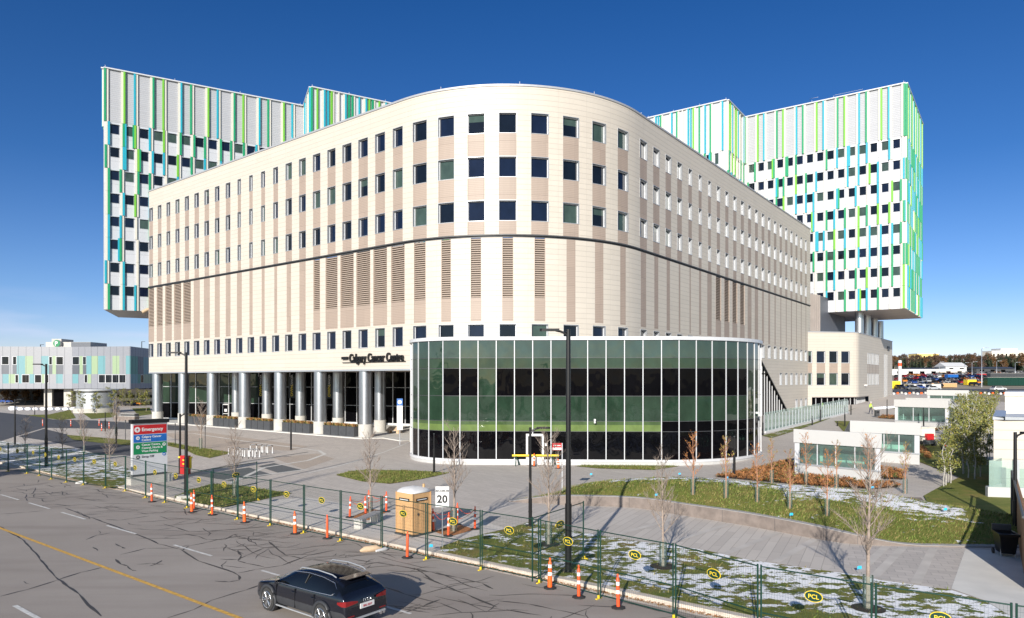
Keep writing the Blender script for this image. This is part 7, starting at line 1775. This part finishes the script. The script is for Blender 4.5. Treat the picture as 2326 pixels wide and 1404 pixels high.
# ------------------------------------------------------------------ people
def person(label, loc, rz, pose, vest, helmet, scale=1.0):
    T = thing('person', loc, label, 'person', rz); T.scale = (scale,) * 3
    if pose == 'walk':
        J = {'p': (0, 0, .95), 'c': (0, .02, 1.25), 'n': (0, .02, 1.48), 'h': (0, -.02, 1.62), 'h2': (0, -.02, 1.74), 'hl': (.10, 0, .92), 'kl': (.11, -.14, .50), 'al': (.11, -.10, .09), 'tl': (.11, -.26, .03), 'hr': (-.10, 0, .92), 'kr': (-.11, .08, .49), 'ar': (-.11, .26, .12), 'tr': (-.11, .14, .03), 'sl': (.19, .02, 1.42), 'el': (.25, .06, 1.15), 'wl': (.24, -.10, .92), 'fl': (.24, -.14, .84), 'sr': (-.19, .02, 1.42), 'er': (-.26, .0, 1.15), 'wr': (-.26, -.14, .95), 'fr': (-.26, -.18, .87)}
    else:
        J = {'p': (0, 0, .92), 'c': (0, -.28, 1.08), 'n': (0, -.50, 1.12), 'h': (0, -.62, 1.08), 'h2': (0, -.72, 1.04), 'hl': (.10, 0, .88), 'kl': (.13, -.10, .47), 'al': (.13, .04, .09), 'tl': (.13, -.12, .03), 'hr': (-.10, 0, .88), 'kr': (-.13, -.05, .47), 'ar': (-.13, .12, .09), 'tr': (-.13, -.04, .03), 'sl': (.19, -.44, 1.08), 'el': (.22, -.52, .78), 'wl': (.14, -.66, .54), 'fl': (.12, -.68, .46), 'sr': (-.19, -.44, 1.08), 'er': (-.22, -.50, .78), 'wr': (-.10, -.66, .54), 'fr': (-.09, -.68, .46)}
    Rr = {'p': .145, 'c': .16, 'n': .06, 'h': .095, 'h2': .08, 'hl': .10, 'kl': .065, 'al': .045, 'tl': .04, 'hr': .10, 'kr': .065, 'ar': .045, 'tr': .04, 'sl': .065, 'el': .045, 'wl': .03, 'fl': .03, 'sr': .065, 'er': .045, 'wr': .03, 'fr': .03}
    E = [('p', 'c'), ('c', 'n'), ('n', 'h'), ('h', 'h2'), ('p', 'hl'), ('hl', 'kl'), ('kl', 'al'), ('al', 'tl'), ('p', 'hr'), ('hr', 'kr'), ('kr', 'ar'), ('ar', 'tr'), ('c', 'sl'), ('sl', 'el'), ('el', 'wl'), ('wl', 'fl'), ('c', 'sr'), ('sr', 'er'), ('er', 'wr'), ('wr', 'fr')]
    ks = list(J); me = bpy.data.meshes.new('b'); me.from_pydata([J[k] for k in ks], [(ks.index(a), ks.index(b)) for a, b in E], []); o = bpy.data.objects.new('b', me); COL.objects.link(o)
    md = o.modifiers.new('k', 'SKIN'); md.use_smooth_shade = True
    for i, k in enumerate(ks): me.skin_vertices[0].data[i].radius = (Rr[k], Rr[k] * (.72 if k in 'pc' else 1)); me.skin_vertices[0].data[i].use_root = (k == 'p')
    o.modifiers.new('s', 'SUBSURF').levels = 1
    bpy.context.view_layer.update(); ev = bpy.data.meshes.new_from_object(o.evaluated_get(bpy.context.evaluated_depsgraph_get())); bpy.data.objects.remove(o)
    for n in ('skin', 'jeans', vest, 'rubber'): ev.materials.append(MT[n])
    H = Vector(J['h']); 
    for p in ev.polygons:
        c = p.center; near = min(ks, key=lambda k: (Vector(J[k]) - c).length); p.material_index = 0 if near in ('h', 'h2', 'fl', 'fr') else (3 if near in ('tl', 'tr') else (1 if near in ('p', 'hl', 'hr', 'kl', 'kr', 'al', 'ar') else 2)); p.use_smooth = True
    link('body', ev, T)
    m = MB(); c = Vector(J['h2']); m.tube([c + Vector((0, 0, -.02)), c + Vector((0, 0, .04)), c + Vector((0, .0, .09))], [.125, .115, .05], 12); m.tube([c + Vector((0, 0, -.03)), c + Vector((0, 0, -.015))], .15, 12); m.build('hard_hat', helmet, T)
    if pose == 'walk':
        m = MB(); m.box(-.15, .15, -.145, .15, 1.18, 1.22); m.build('reflective_band', 'reflective', T)
p = gp(1978, 941); person('worker in a yellow green vest walking on the path by the glass fence', p, R(20), 'walk', 'hivis', 'white', 1.25)
p = gp(2141, 1032); person('worker in a red vest bending down beside the utility cart', p, R(110), 'bend', 'redvest', 'redorange', 1.15)
def cart():
    p = gp(2110, 1015); T = thing('utility_cart', p, 'small cream utility cart with a red engine seen from behind on the path', 'utility cart', R(8)); m = MB(); m.box(-.75, .75, 0, 2.2, .45, .95); m.box(-.8, .8, .1, 1.4, 1.15, 2.0); m.box(-.85, .85, .0, 1.5, 2.0, 2.08); m.build('body', 'cream_flat', T); m = MB(); m.box(-.4, .4, -.25, .1, .75, 1.4); m.build('engine', 'red', T); m = MB(); m.box(-.7, .7, -.1, .0, .3, .75); m.build('bumper', 'darkgrey', T)
    for x in (-.68, .68):
        for y in (.15, 1.9): m = MB(); m.tube([(x - .1, y, .33), (x + .1, y, .33)], .33, 14); m.build('wheel', 'rubber', T)
cart()
x, y, z = gp(1992, 948); T = thing('litter_bin', (x, y, z), 'grey litter bin on the path before the shrub bed', 'bin'); m = MB(); m.box(-.3, .3, -.3, .3, .15, 1.1); m.box(-.33, .33, -.33, .33, 1.1, 1.2); m.build('body', 'darkgrey', T); m = MB(); m.box(-.2, .2, -.34, -.301, .8, 1.0); m.build('opening', 'black', T)
for i, px_ in enumerate(range(1990, 2040, 9)):
    p = gp(px_, 930 - i * .6); o = dup(mbk, (p.x, p.y, p.z), random.uniform(-.2, .2), 'white wrapped block on the far path by the cream wing', .5, group='white blocks by the cream wing')
